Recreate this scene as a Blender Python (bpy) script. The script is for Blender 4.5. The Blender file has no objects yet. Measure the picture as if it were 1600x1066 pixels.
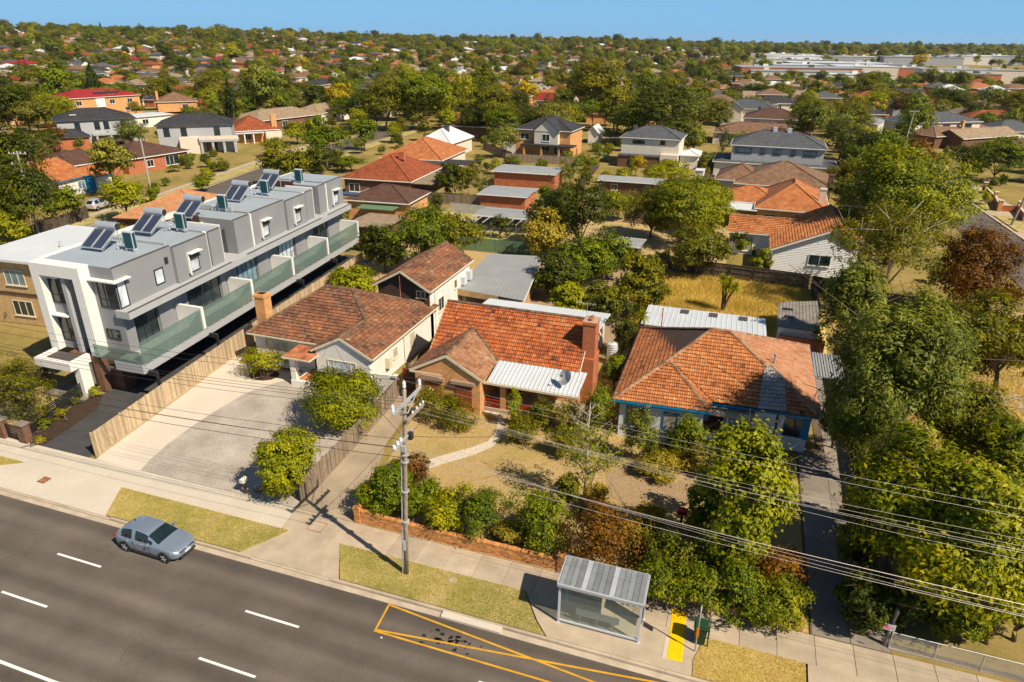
import bpy, bmesh, math, random
import numpy as np
from mathutils import Vector, Matrix
R = math.radians
rng = random.Random(7)
NR = np.random.default_rng(11)
scene = bpy.context.scene
COL = scene.collection

# ------------------------------------------------------------------ camera
F_PX, PITCH, ROLL, YAW, CAM_H = 1067.0, R(23.9), R(0.5), R(-18.65), 25.1
_fh = Vector((math.sin(YAW), math.cos(YAW), 0)); _r = Vector((math.cos(YAW), -math.sin(YAW), 0)); _z = Vector((0, 0, 1))
FW = _fh*math.cos(PITCH) - _z*math.sin(PITCH)
_u = _fh*math.sin(PITCH) + _z*math.cos(PITCH)
RT = _r*math.cos(ROLL) + _u*math.sin(ROLL)
UP = -_r*math.sin(ROLL) + _u*math.cos(ROLL)
cam_d = bpy.data.cameras.new('camera'); cam = bpy.data.objects.new('camera', cam_d); COL.objects.link(cam)
cam_d.sensor_width = 36; cam_d.lens = F_PX/1600*36; cam_d.clip_start = 0.5; cam_d.clip_end = 20000
m = Matrix((RT, UP, -FW)).transposed().to_4x4(); m.translation = Vector((0, 0, CAM_H)); cam.matrix_world = m
scene.camera = cam

# ------------------------------------------------------------------ light
SUN_EL = 46.0
sd = Vector((0.93, -0.37, 0)).normalized()
sun_dir = Vector((sd.x*math.cos(R(SUN_EL)), sd.y*math.cos(R(SUN_EL)), math.sin(R(SUN_EL))))
w = bpy.data.worlds.new('World'); scene.world = w; w.use_nodes = True
nt = w.node_tree; nt.nodes.clear()
sky = nt.nodes.new('ShaderNodeTexSky'); sky.sky_type = 'NISHITA'; sky.sun_disc = False
sky.sun_elevation = R(SUN_EL); sky.sun_rotation = math.atan2(sun_dir.x, sun_dir.y)
sky.altitude = 50; sky.air_density = 1.0; sky.dust_density = 0.35; sky.ozone_density = 2.2
bg = nt.nodes.new('ShaderNodeBackground'); bg.inputs[1].default_value = 0.05
wo = nt.nodes.new('ShaderNodeOutputWorld')
# clear dry sky: blue down to the horizon, deepening overhead
geo = nt.nodes.new('ShaderNodeTexCoord'); sxyz = nt.nodes.new('ShaderNodeSeparateXYZ'); nt.links.new(geo.outputs['Generated'], sxyz.inputs[0])
mr = nt.nodes.new('ShaderNodeMapRange'); mr.inputs[1].default_value = 0.0; mr.inputs[2].default_value = 0.55; mr.inputs[3].default_value = .80; mr.inputs[4].default_value = .0; nt.links.new(sxyz.outputs[2], mr.inputs[0])
mixs = nt.nodes.new('ShaderNodeMix'); mixs.data_type = 'RGBA'; nt.links.new(mr.outputs[0], mixs.inputs[0])
nt.links.new(sky.outputs[0], mixs.inputs[6]); mixs.inputs[7].default_value = (2.5, 7.8, 13.8, 1)
nt.links.new(mixs.outputs[2], bg.inputs[0]); nt.links.new(bg.outputs[0], wo.inputs[0])
sl = bpy.data.lights.new('sun', 'SUN'); sl.energy = 5.0; sl.angle = R(0.53); sl.color = (1.0, 0.875, 0.685)
so = bpy.data.objects.new('sun', sl); COL.objects.link(so)
so.rotation_euler = (-sun_dir).to_track_quat('-Z', 'Y').to_euler(); so.location = (60, -30, 90)
scene.view_settings.view_transform = 'Standard'; scene.view_settings.look = 'None'
scene.view_settings.exposure = 0.50; scene.view_settings.gamma = 1.0

# ------------------------------------------------------------------ helpers
def P(u, v, z=0.0):
    "photo pixel -> point of the horizontal plane at height z"
    d = FW*F_PX + RT*(u-800) - UP*(v-533)
    t = (z-CAM_H)/d.z
    return Vector((d.x*t, d.y*t, z))
def PX(X, Y, Z):
    d = Vector((X, Y, Z-CAM_H)); k = d.dot(FW)
    return 800+F_PX*d.dot(RT)/k, 533-F_PX*d.dot(UP)/k
def ZAT(v, X, Y):
    lo, hi = -30.0, 70.0
    for _ in range(40):
        mm = (lo+hi)/2
        if PX(X, Y, mm)[1] > v: lo = mm
        else: hi = mm
    return lo
def tag(o, label=None, cat=None, group=None, kind=None):
    if label: o['label'] = label
    if cat: o['category'] = cat
    if group: o['group'] = group
    if kind: o['kind'] = kind
    return o
def empty(name, label, cat, loc=(0, 0, 0), rz=0.0, group=None):
    o = bpy.data.objects.new(name, None); COL.objects.link(o)
    o.location = loc; o.rotation_euler = (0, 0, rz); o.empty_display_size = .3
    return tag(o, label, cat, group)
def wloc(p):
    v = Vector((0, 0, 0))
    while p is not None: v = v+Vector(p.location); p = p.parent
    return v
class MB:
    "mesh builder: collects faces, builds one mesh object"
    def __init__(s, tf=None): s.v = []; s.f = []; s.m = []; s.t = []; s.tf = tf; s.ct = 0.5
    def add(s, pts, faces, mi=0, tint=None):
        n = len(s.v)
        s.v += [tuple(s.tf(*p)) if s.tf else tuple(p) for p in pts]
        for f in faces: s.f.append(tuple(n+i for i in f)); s.m.append(mi); s.t.append(s.ct if tint is None else tint)
    def box(s, x0, y0, z0, x1, y1, z1, mi=0, tint=None):
        s.add([(x0,y0,z0),(x1,y0,z0),(x1,y1,z0),(x0,y1,z0),(x0,y0,z1),(x1,y0,z1),(x1,y1,z1),(x0,y1,z1)],
              [(0,3,2,1),(4,5,6,7),(0,1,5,4),(1,2,6,5),(2,3,7,6),(3,0,4,7)], mi, tint)
    def bar(s, a, b, wd, ht, mi=0, up=(0,0,1), tint=None):
        "rectangular bar from a to b"
        a = Vector(a); b = Vector(b); d = (b-a)
        if d.length < 1e-6: return
        d.normalize(); up = Vector(up)
        sx = d.cross(up)
        if sx.length < 1e-4: sx = d.cross(Vector((1,0,0)))
        sx.normalize(); uz = sx.cross(d).normalized()
        p = []
        for c in (a, b):
            for i, j in ((-1,-1),(1,-1),(1,1),(-1,1)): p.append(c+sx*(wd/2*i)+uz*(ht/2*j))
        s.add(p, [(3,2,1,0),(4,5,6,7),(0,1,5,4),(1,2,6,5),(2,3,7,6),(3,0,4,7)], mi, tint)
    def tube(s, pts, rad, n=8, mi=0, tint=None, cap=True):
        pts = [Vector(p) for p in pts]
        rads = rad if isinstance(rad, (list, tuple)) else [rad]*len(pts)
        V = []; ref = None
        for i, p in enumerate(pts):
            d = (pts[min(i+1, len(pts)-1)]-pts[max(i-1, 0)]).normalized()
            if ref is None: ref = Vector((1,0,0)) if abs(d.x) < .8 else Vector((0,1,0))
            sx = d.cross(ref).normalized(); sy = d.cross(sx).normalized(); ref = -sy if False else ref
            for k in range(n):
                a = 2*math.pi*k/n; V.append(p+sx*(math.cos(a)*rads[i])+sy*(math.sin(a)*rads[i]))
        Fs = []
        for i in range(len(pts)-1):
            for k in range(n): Fs.append((i*n+k, i*n+(k+1)%n, (i+1)*n+(k+1)%n, (i+1)*n+k))
        if cap: Fs.append(tuple(range(n-1, -1, -1))); Fs.append(tuple((len(pts)-1)*n+k for k in range(n)))
        s.add(V, Fs, mi, tint)
    def poly(s, pts, mi=0, tint=None): s.add(pts, [tuple(range(len(pts)))], mi, tint)
    def prism(s, poly, z0, z1, mi=0, tint=None):
        n = len(poly)
        a = sum(poly[i][0]*poly[(i+1)%n][1]-poly[(i+1)%n][0]*poly[i][1] for i in range(n))
        if a < 0: poly = poly[::-1]
        s.add([(p[0],p[1],z0) for p in poly]+[(p[0],p[1],z1) for p in poly],
              [tuple(range(n-1,-1,-1)), tuple(range(n,2*n))]+[(i,(i+1)%n,n+(i+1)%n,n+i) for i in range(n)], mi, tint)
    def gable(s, pts, off, mi=0):
        "polygon pts extruded by vector off"
        n = len(pts); off = Vector(off); P2 = [Vector(p)+off for p in pts]
        s.add(list(pts)+P2, [tuple(range(n-1,-1,-1)), tuple(range(n,2*n))]+[(i,(i+1)%n,n+(i+1)%n,n+i) for i in range(n)], mi)
    def mesh(s, name, mats, smooth=False, off=(0,0,0)):
        me = bpy.data.meshes.new(name)
        ox, oy, oz = off
        me.from_pydata([(x-ox, y-oy, z-oz) for x, y, z in s.v], [], s.f)
        if not isinstance(mats, (list, tuple)): mats = [mats]
        for mt in mats: me.materials.append(mt)
        if len(mats) > 1: me.polygons.foreach_set('material_index', s.m)
        at = me.attributes.new('tint', 'FLOAT', 'FACE'); at.data.foreach_set('value', s.t)
        if smooth: me.polygons.foreach_set('use_smooth', [True]*len(s.f))
        bm = bmesh.new(); bm.from_mesh(me); bmesh.ops.recalc_face_normals(bm, faces=bm.faces); bm.to_mesh(me); bm.free()
        me.update(); return me
    def build(s, name, mats, parent=None, local=False, smooth=False, label=None, cat=None, group=None, kind=None, loc=None):
        off = (0,0,0)
        if parent is not None and not local: off = wloc(parent)
        elif loc is not None: off = loc
        me = s.mesh(name, mats, smooth, off)
        o = bpy.data.objects.new(name, me); COL.objects.link(o); o.parent = parent
        if loc is not None and parent is None: o.location = loc
        return tag(o, label, cat, group, kind)
def link_mesh(name, me, parent=None, loc=(0,0,0), rz=0.0):
    o = bpy.data.objects.new(name, me); COL.objects.link(o); o.parent = parent; o.location = loc; o.rotation_euler = (0,0,rz); return o
def copy_tree(o, parent=None):
    c = o.copy(); COL.objects.link(c); c.parent = parent
    for ch in list(o.children): copy_tree(ch, c)
    return c

# ------------------------------------------------------------------ materials
MAT = {}
def _nodes(name):
    mt = bpy.data.materials.new(name); mt.use_nodes = True; n = mt.node_tree; n.nodes.clear()
    out = n.nodes.new('ShaderNodeOutputMaterial'); b = n.nodes.new('ShaderNodeBsdfPrincipled')
    n.links.new(b.outputs[0], out.inputs[0]); MAT[name] = mt
    return mt, n, b, out
def _noise(n, vec, scale, det=4, rough=.6, dist=0):
    t = n.nodes.new('ShaderNodeTexNoise'); t.inputs['Scale'].default_value = scale; t.inputs['Detail'].default_value = det
    t.inputs['Roughness'].default_value = rough; t.inputs['Distortion'].default_value = dist
    if vec is not None: n.links.new(vec, t.inputs['Vector'])
    return t.outputs['Fac']
def _sat(c, s=1.13):
    l = c[0]*.3+c[1]*.59+c[2]*.11; return tuple(max(0.0, l+(x-l)*s) for x in c[:3])
def _ramp(n, fac, stops, interp='LINEAR'):
    r = n.nodes.new('ShaderNodeValToRGB'); cr = r.color_ramp; cr.interpolation = interp
    while len(cr.elements) < len(stops): cr.elements.new(.5)
    for e, (p, c) in zip(cr.elements, stops): e.position = p; e.color = (*_sat(c), 1)
    n.links.new(fac, r.inputs[0]); return r.outputs[0]
def _mix(n, fac, a, b, mode='MIX'):
    x = n.nodes.new('ShaderNodeMix'); x.data_type = 'RGBA'; x.blend_type = mode
    for sock, val in ((x.inputs[0], fac), (x.inputs[6], a), (x.inputs[7], b)):
        if hasattr(val, 'links') or hasattr(val, 'is_linked'): n.links.new(val, sock)
        elif isinstance(val, (int, float)): sock.default_value = val
        else: sock.default_value = (*val, 1)
    return x.outputs[2]
def _math(n, op, a, b=None, c=None):
    x = n.nodes.new('ShaderNodeMath'); x.operation = op
    for i, val in enumerate((a, b, c)):
        if val is None: continue
        if isinstance(val, (int, float)): x.inputs[i].default_value = val
        else: n.links.new(val, x.inputs[i])
    return x.outputs[0]
def _pos(n): return n.nodes.new('ShaderNodeNewGeometry').outputs['Position']
def _attr(n, nm='tint'):
    a = n.nodes.new('ShaderNodeAttribute'); a.attribute_name = nm; return a.outputs['Fac']
def _bump(n, b, h, strength, dist):
    x = n.nodes.new('ShaderNodeBump'); x.inputs['Strength'].default_value = strength; x.inputs['Distance'].default_value = dist
    n.links.new(h, x.inputs['Height']); n.links.new(x.outputs[0], b.inputs['Normal'])
def pm(name, col, rough=.8, var=.12, scale=1.5, bump=0, bscale=30, metal=0, spec=.3, col2=None, tintv=0.0, fine=0.0):
    "general procedural surface: base colour with two noises, optional second colour, optional per-piece tint"
    mt, n, b, out = _nodes(name)
    pos = _pos(n); f1 = _noise(n, pos, scale, 5)
    lo = tuple(c*(1-var) for c in col); hi = tuple(min(1, c*(1+var)) for c in (col2 or col))
    c = _ramp(n, f1, [(.3, lo), (.7, hi)])
    if fine: 
        f2 = _noise(n, pos, scale*18, 3)
        c = _mix(n, 1.0, c, _ramp(n, f2, [(.25, (1-fine,)*3), (.75, (1+fine*.5,)*3)]), 'MULTIPLY')
    if tintv:
        c = _mix(n, 1.0, c, _ramp(n, _attr(n), [(0, (1-tintv,)*3), (1, (1+tintv*.6, 1+tintv*.55, 1+tintv*.5))]), 'MULTIPLY')
    n.links.new(c, b.inputs['Base Color'])
    b.inputs['Roughness'].default_value = rough; b.inputs['Metallic'].default_value = metal; b.inputs['Specular IOR Level'].default_value = spec
    if bump: _bump(n, b, _noise(n, pos, bscale, 4), bump, .02)
    return mt
def tile_mat(name, stops, lichen=(.30,.27,.20), lich=.35, dark=.5, rough=.85):
    "clay tiles: each tile its own fired colour (face attribute), front lips painted dark as gap shade and grime, lichen and soot in patches"
    mt, n, b, out = _nodes(name)
    pos = _pos(n)
    c = _ramp(n, _attr(n), stops)
    l = _noise(n, pos, 3.2, 6, .7); l2 = _noise(n, pos, .45, 3)
    lf = _math(n, 'MULTIPLY', _ramp(n, l, [(.50, (0,)*3), (.66, (1,)*3)]), _ramp(n, l2, [(.3, (.25*lich,)*3), (.7, (1.6*lich,)*3)]))
    c = _mix(n, lf, c, lichen)
    s = _noise(n, pos, 9, 5, .7)
    c = _mix(n, 1.0, c, _ramp(n, s, [(.34, (dark,)*3), (.58, (1.1,)*3)]), 'MULTIPLY')
    n.links.new(c, b.inputs['Base Color']); b.inputs['Roughness'].default_value = rough; b.inputs['Specular IOR Level'].default_value = .25
    _bump(n, b, _noise(n, pos, 40, 3), .25, .02)
    return mt
def brick_mat(name, c1, c2, mortar, rough=.9, bw=.23, bh=.076, ms=.012):
    mt, n, b, out = _nodes(name)
    pos = _pos(n); sp = n.nodes.new('ShaderNodeSeparateXYZ'); n.links.new(pos, sp.inputs[0])
    u = _math(n, 'ADD', sp.outputs[0], sp.outputs[1]); cb = n.nodes.new('ShaderNodeCombineXYZ')
    n.links.new(u, cb.inputs[0]); n.links.new(sp.outputs[2], cb.inputs[1])
    t = n.nodes.new('ShaderNodeTexBrick'); n.links.new(cb.outputs[0], t.inputs['Vector'])
    t.inputs['Color1'].default_value = (*_sat(c1), 1); t.inputs['Color2'].default_value = (*_sat(c2), 1); t.inputs['Mortar'].default_value = (*mortar, 1)
    t.inputs['Scale'].default_value = 1; t.inputs['Brick Width'].default_value = bw+ms; t.inputs['Row Height'].default_value = bh+ms
    t.inputs['Mortar Size'].default_value = ms/2; t.inputs['Bias'].default_value = 0
    f = _noise(n, pos, 1.3, 5); c = _mix(n, 1.0, t.outputs[0], _ramp(n, f, [(.3, (.8,)*3), (.7, (1.12,)*3)]), 'MULTIPLY')
    n.links.new(c, b.inputs['Base Color']); b.inputs['Roughness'].default_value = rough; b.inputs['Specular IOR Level'].default_value = .2
    _bump(n, b, _math(n, 'SUBTRACT', 1.0, t.outputs['Fac']), .4, .01)
    return mt
def glass_mat(name, col=(.02,.03,.035), rough=.04):
    "window pane seen from outside: dark room, mirror-like skin"
    mt, n, b, out = _nodes(name)
    f = _noise(n, _pos(n), .8, 2)
    c = _ramp(n, f, [(.3, tuple(x*.6 for x in col)), (.7, tuple(x*1.5 for x in col))]); n.links.new(c, b.inputs['Base Color'])
    b.inputs['Roughness'].default_value = rough; b.inputs['Specular IOR Level'].default_value = .8; b.inputs['IOR'].default_value = 1.5
    return mt
def clear_glass(name, tint=(.80,.92,.88), gloss=.12, alpha=.75):
    mt = bpy.data.materials.new(name); mt.use_nodes = True; n = mt.node_tree; n.nodes.clear(); MAT[name] = mt
    out = n.nodes.new('ShaderNodeOutputMaterial'); tr = n.nodes.new('ShaderNodeBsdfTransparent'); gl = n.nodes.new('ShaderNodeBsdfGlossy'); df = n.nodes.new('ShaderNodeBsdfDiffuse')
    tr.inputs[0].default_value = (*tint, 1); gl.inputs['Roughness'].default_value = .03; df.inputs[0].default_value = (tint[0]*.45, tint[1]*.5, tint[2]*.5, 1)
    fr = n.nodes.new('ShaderNodeLayerWeight'); fr.inputs[0].default_value = .5; fr2 = _math(n, 'MULTIPLY_ADD', _math(n, 'POWER', fr.outputs['Facing'], 3.0), .5, .04)
    m1 = n.nodes.new('ShaderNodeMixShader'); m1.inputs[0].default_value = alpha; n.links.new(df.outputs[0], m1.inputs[1]); n.links.new(tr.outputs[0], m1.inputs[2])
    m2 = n.nodes.new('ShaderNodeMixShader'); n.links.new(fr2, m2.inputs[0]); n.links.new(m1.outputs[0], m2.inputs[1]); n.links.new(gl.outputs[0], m2.inputs[2])
    n.links.new(m2.outputs[0], out.inputs[0]); return mt
def leaf_mat(name, c0, c1, c2, trans=.30, rnd=.18):
    "leaves: colour from the leaf's own tint; light passes through"
    mt, n, b, out = _nodes(name)
    g_ = lambda c: (c[0]*1.44, c[1]*1.46, c[2]*.70)
    c = _ramp(n, _attr(n), [(0, g_(c0)), (.5, g_(c1)), (1, g_(c2))])
    oi = n.nodes.new('ShaderNodeObjectInfo')
    c = _mix(n, 1.0, c, _ramp(n, oi.outputs['Random'], [(0, (1-rnd, 1-rnd*.8, 1-rnd*.5)), (1, (1+rnd, 1+rnd*.6, 1))]), 'MULTIPLY')
    n.links.new(c, b.inputs['Base Color']); b.inputs['Roughness'].default_value = .55; b.inputs['Specular IOR Level'].default_value = .25
    t = n.nodes.new('ShaderNodeBsdfTranslucent'); n.links.new(_mix(n, 1.0, c, (1.25, 1.2, .6), 'MULTIPLY'), t.inputs[0])
    mx = n.nodes.new('ShaderNodeMixShader'); mx.inputs[0].default_value = trans
    n.links.new(b.outputs[0], mx.inputs[1]); n.links.new(t.outputs[0], mx.inputs[2]); n.links.new(mx.outputs[0], out.inputs[0])
    return mt

# surfaces of the place
def road_mat():
    mt, n, b, out = _nodes('asphalt')
    pos = _pos(n); sp = n.nodes.new('ShaderNodeSeparateXYZ'); n.links.new(pos, sp.inputs[0])
    mp = n.nodes.new('ShaderNodeMapping'); mp.inputs['Scale'].default_value = (.035, .9, 1); n.links.new(pos, mp.inputs[0])
    wear = _noise(n, mp.outputs[0], 1.0, 3, .5)
    ph = _math(n, 'MULTIPLY', _math(n, 'SUBTRACT', sp.outputs[1], 13.3), 2*math.pi/1.46)
    band = _math(n, 'MULTIPLY_ADD', _math(n, 'SINE', ph), .5, .5)
    k = _math(n, 'MULTIPLY_ADD', band, .22, _math(n, 'MULTIPLY', wear, .78))
    c = _ramp(n, k, [(.25, (.082,.069,.059)), (.75, (.148,.126,.107))])
    g = _noise(n, pos, 45, 2, .8); c = _mix(n, 1.0, c, _ramp(n, g, [(.3, (.72,)*3), (.7, (1.25,)*3)]), 'MULTIPLY')
    p = _noise(n, pos, .35, 5); c = _mix(n, 1.0, c, _ramp(n, p, [(.35, (.85,)*3), (.65, (1.1,)*3)]), 'MULTIPLY')
    n.links.new(c, b.inputs['Base Color']); b.inputs['Roughness'].default_value = .85; b.inputs['Specular IOR Level'].default_value = .3
    vo = n.nodes.new('ShaderNodeTexVoronoi'); vo.feature = 'DISTANCE_TO_EDGE'; vo.inputs['Scale'].default_value = .22
    wv = n.nodes.new('ShaderNodeVectorMath'); wv.operation = 'ADD'; n.links.new(pos, wv.inputs[0])
    nz = n.nodes.new('ShaderNodeTexNoise'); nz.inputs['Scale'].default_value = 1.2; nz.inputs['Detail'].default_value = 6; n.links.new(pos, nz.inputs['Vector']); n.links.new(nz.outputs['Color'], wv.inputs[1]); n.links.new(wv.outputs[0], vo.inputs['Vector'])
    mk_ = _ramp(n, _noise(n, pos, .12, 3), [(.52, (0,)*3), (.60, (1,)*3)]); ck = _math(n, 'MULTIPLY', _ramp(n, vo.outputs['Distance'], [(.002, (1,)*3), (.008, (0,)*3)]), mk_)
    c = _mix(n, _math(n, 'MULTIPLY', ck, .28), c, (.03,.026,.022))
    pt = _ramp(n, _noise(n, pos, .9, 4, .7), [(.62, (1,)*3), (.70, (.86,)*3)]); c = _mix(n, 1.0, c, pt, 'MULTIPLY'); n.links.new(c, b.inputs['Base Color'])
    _bump(n, b, g, .4, .01); return mt
road_mat()
def grass_mat(name, green, dry, soil, bias=.5, scale=.5):
    mt, n, b, out = _nodes(name)
    pos = _pos(n); f = _noise(n, pos, scale, 6, .65); f2 = _noise(n, pos, scale*5, 5, .7); f3 = _noise(n, pos, 28, 3, .7)
    k = _math(n, 'ADD', _math(n, 'MULTIPLY', f, .65), _math(n, 'MULTIPLY', f2, .35))
    c = _ramp(n, k, [(bias-.16, green), (bias, tuple((a+d)/2 for a, d in zip(green, dry))), (bias+.10, dry), (bias+.24, soil)])
    c = _mix(n, 1.0, c, _ramp(n, f3, [(.25, (.6,)*3), (.75, (1.3,)*3)]), 'MULTIPLY')
    n.links.new(c, b.inputs['Base Color']); b.inputs['Roughness'].default_value = .95; b.inputs['Specular IOR Level'].default_value = .1
    _bump(n, b, f3, .8, .05); return mt
grass_mat('ground_mat', (.16,.14,.045), (.31,.235,.10), (.29,.21,.13), .46, .10)
grass_mat('verge_grass', (.23,.225,.075), (.48,.39,.20), (.44,.34,.20), .48, .45)
grass_mat('verge_dry', (.46,.37,.13), (.58,.45,.20), (.5,.36,.18), .42, .6)
grass_mat('lawn_dry', (.30,.25,.10), (.46,.34,.185), (.40,.28,.16), .42, .22)
grass_mat('long_grass', (.50,.40,.13), (.60,.46,.18), (.5,.36,.16), .46, .3)
grass_mat('soil', (.33,.24,.155), (.38,.28,.195), (.26,.185,.12), .5, .6)
pm('concrete_new', (.52,.465,.39), .85, .07, .5, .15, 60, fine=.06)
pm('concrete_cream', (.56,.50,.43), .85, .06, .4, .15, 60, fine=.06)
pm('concrete_old', (.42,.35,.27), .9, .16, .9, .25, 50, fine=.14, tintv=.12)
pm('concrete_drive', (.33,.27,.20), .9, .2, .5, .25, 50, fine=.12)
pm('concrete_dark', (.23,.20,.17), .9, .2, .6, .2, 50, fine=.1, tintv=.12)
pm('kerb_mat', (.44,.37,.29), .9, .18, 1.2, .2, 40, fine=.12)
pm('gravel', (.37,.325,.28), .95, .16, .45, .9, 22, col2=(.42,.38,.34), fine=.32)
pm('dark_drive', (.060,.058,.060), .8, .2, .6, .2, 50, fine=.12)
pm('mulch', (.050,.032,.022), .95, .3, 3, .8, 25, fine=.3)
pm('joint', (.10,.075,.05), .95, .2, 3)
pm('paint_white', (.78,.76,.72), .6, .12, 2.5, fine=.12)
pm('paint_yellow', (.55,.31,.06), .6, .18, 2.0, fine=.2)
pm('tactile_yellow', (.80,.50,.010), .6, .07, 1.5)
pm('steel', (.42,.43,.44), .45, .12, 2, metal=.6, spec=.5)
pm('galv', (.50,.51,.52), .5, .14, 1.5, metal=.4, spec=.5)
pm('shelter_white', (.50,.52,.55), .45, .05, 2, spec=.5)
pm('shelter_roof', (.19,.205,.215), .6, .15, 2, spec=.3, tintv=.3)
pm('black_metal', (.022,.022,.024), .5, .2, 2)
pm('dark_plastic', (.03,.03,.03), .5, .1, 2)
pm('bin_green', (.018,.050,.025), .5, .15, 3)
pm('bin_red', (.45,.02,.02), .5, .1, 3)
pm('bin_yellow', (.75,.48,.02), .5, .1, 3)
pm('pole_wood', (.30,.245,.195), .9, .25, 4, .5, 30, fine=.25)
pm('pole_conc', (.36,.34,.31), .85, .12, 3, .2, 30)
pm('insulator', (.62,.66,.70), .25, .05, 3, spec=.6)
pm('wire_mat', (.55,.50,.46), .5, .1, .3, metal=.5)
pm('wire_dark', (.035,.03,.03), .6, .1, .3)
pm('paling_new', (.46,.36,.245), .9, .12, 3, .3, 40, tintv=.30, fine=.15)
pm('paling_old', (.26,.205,.155), .92, .16, 3, .3, 40, tintv=.35, fine=.2)
pm('paling_dark', (.095,.075,.06), .92, .2, 2, .3, 40, tintv=.3, fine=.2)
pm('colorbond_green', (.12,.19,.11), .6, .08, 1)
pm('render_white', (.70,.67,.62), .9, .06, .8, .2, 60, fine=.05)
pm('render_dirty', (.66,.64,.58), .92, .14, 1.1, .2, 50, col2=(.70,.68,.63), fine=.1)
pm('render_cream', (.62,.56,.48), .9, .06, .8, .2, 60)
pm('render_blue', (.60,.66,.74), .9, .06, .8, .2, 50, fine=.06)
pm('render_grey', (.232,.236,.246), .9, .04, .8, .15, 60)
pm('render_lgrey', (.365,.37,.38), .9, .04, .8, .15, 60)
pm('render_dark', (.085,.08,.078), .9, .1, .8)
pm('white_trim', (.74,.73,.70), .5, .05, 2)
pm('cream_trim', (.62,.55,.42), .6, .08, 2)
pm('blue_trim', (.015,.16,.32), .5, .1, 2)
pm('red_trim', (.28,.03,.02), .5, .12, 2)
pm('brown_trim', (.075,.045,.03), .6, .15, 2)
pm('rust', (.30,.105,.05), .85, .35, 1.5, .3, 20, col2=(.38,.16,.09), fine=.25)
pm('shutter_red', (.27,.075,.04), .6, .06, 2)
pm('shutter_box', (.33,.24,.18), .6, .06, 2)
pm('corr_white', (.55,.58,.61), .5, .06, .6, metal=.1, spec=.5)
pm('corr_grey', (.30,.305,.305), .55, .08, .5, metal=.15, spec=.4)
pm('corr_tan', (.47,.40,.33), .6, .08, .5)
pm('corr_old', (.22,.20,.18), .8, .3, .8, fine=.3)
pm('roof_bluegrey', (.33,.37,.41), .55, .05, .3, metal=.1, spec=.4)
pm('weather_white', (.80,.80,.79), .7, .04, 1)
pm('weather_dark', (.060,.042,.032), .85, .2, 2)
pm('solar', (.035,.045,.075), .25, .15, 1, spec=.7)
pm('ac_teal', (.014,.060,.072), .5, .15, 2)
pm('skylight_dark', (.075,.065,.06), .6, .1, 2)
pm('tank_silver', (.55,.57,.60), .35, .05, 2, metal=.5, spec=.5)
pm('bark', (.14,.10,.07), .95, .3, 6, .7, 18, fine=.25)
pm('bark_pale', (.40,.34,.27), .9, .25, 3, .4, 18, fine=.2)
pm('tyre', (.018,.018,.018), .85, .1, 3)
pm('cream_paint', (.70,.66,.55), .6, .06, 2)
pm('tarp_blue', (.03,.25,.5), .6, .1, 2)
brick_mat('brick_orange', (.64,.34,.15), (.52,.25,.10), (.54,.44,.31))
brick_mat('brick_red', (.44,.15,.075), (.36,.105,.05), (.40,.28,.20))
brick_mat('brick_cream', (.52,.36,.19), (.45,.29,.14), (.48,.38,.27))
brick_mat('brick_brown', (.17,.085,.055), (.12,.06,.04), (.22,.17,.13))
pm('brick_unit', (.56,.27,.115), .9, .18, 5, .3, 40, tintv=.35, fine=.15)
pm('mortar', (.40,.32,.23), .95, .1, 5)
glass_mat('glass_dark'); glass_mat('glass_blue', (.16,.24,.29), .06); glass_mat('glass_curtain', (.36,.33,.28), .15); glass_mat('glass_pale', (.50,.56,.60), .12)
clear_glass('glass_green', (.60,.71,.67), alpha=.66); clear_glass('glass_clear', (.90,.95,.93), alpha=.90)
tile_mat('tile_red', [(0,(.075,.030,.019)),(.28,(.29,.085,.038)),(.6,(.44,.135,.055)),(.85,(.52,.20,.088)),(1,(.36,.25,.16))], lich=.34, dark=.42)
tile_mat('tile_orange', [(0,(.10,.045,.026)),(.3,(.38,.14,.06)),(.65,(.52,.215,.095)),(1,(.57,.30,.155))], lich=.26, dark=.45)
tile_mat('tile_faded', [(0,(.24,.11,.065)),(.5,(.37,.18,.105)),(1,(.43,.26,.17))], lichen=(.42,.37,.30), lich=.3, dark=.7)
tile_mat('tile_brown', [(0,(.050,.027,.019)),(.3,(.135,.060,.038)),(.62,(.225,.105,.063)),(.85,(.33,.13,.062)),(1,(.32,.25,.17))], lichen=(.25,.23,.17), lich=.55, dark=.42)
tile_mat('tile_white', [(0,(.26,.24,.22)),(.5,(.40,.37,.34)),(1,(.52,.50,.47))], lichen=(.2,.17,.14), lich=.5)
tile_mat('ridge_cap', [(0,(.17,.09,.06)),(.5,(.30,.17,.10)),(1,(.38,.25,.16))], lich=.3)
tile_mat('ridge_brown', [(0,(.08,.05,.035)),(.5,(.15,.09,.06)),(1,(.2,.13,.09))], lich=.3)
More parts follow.
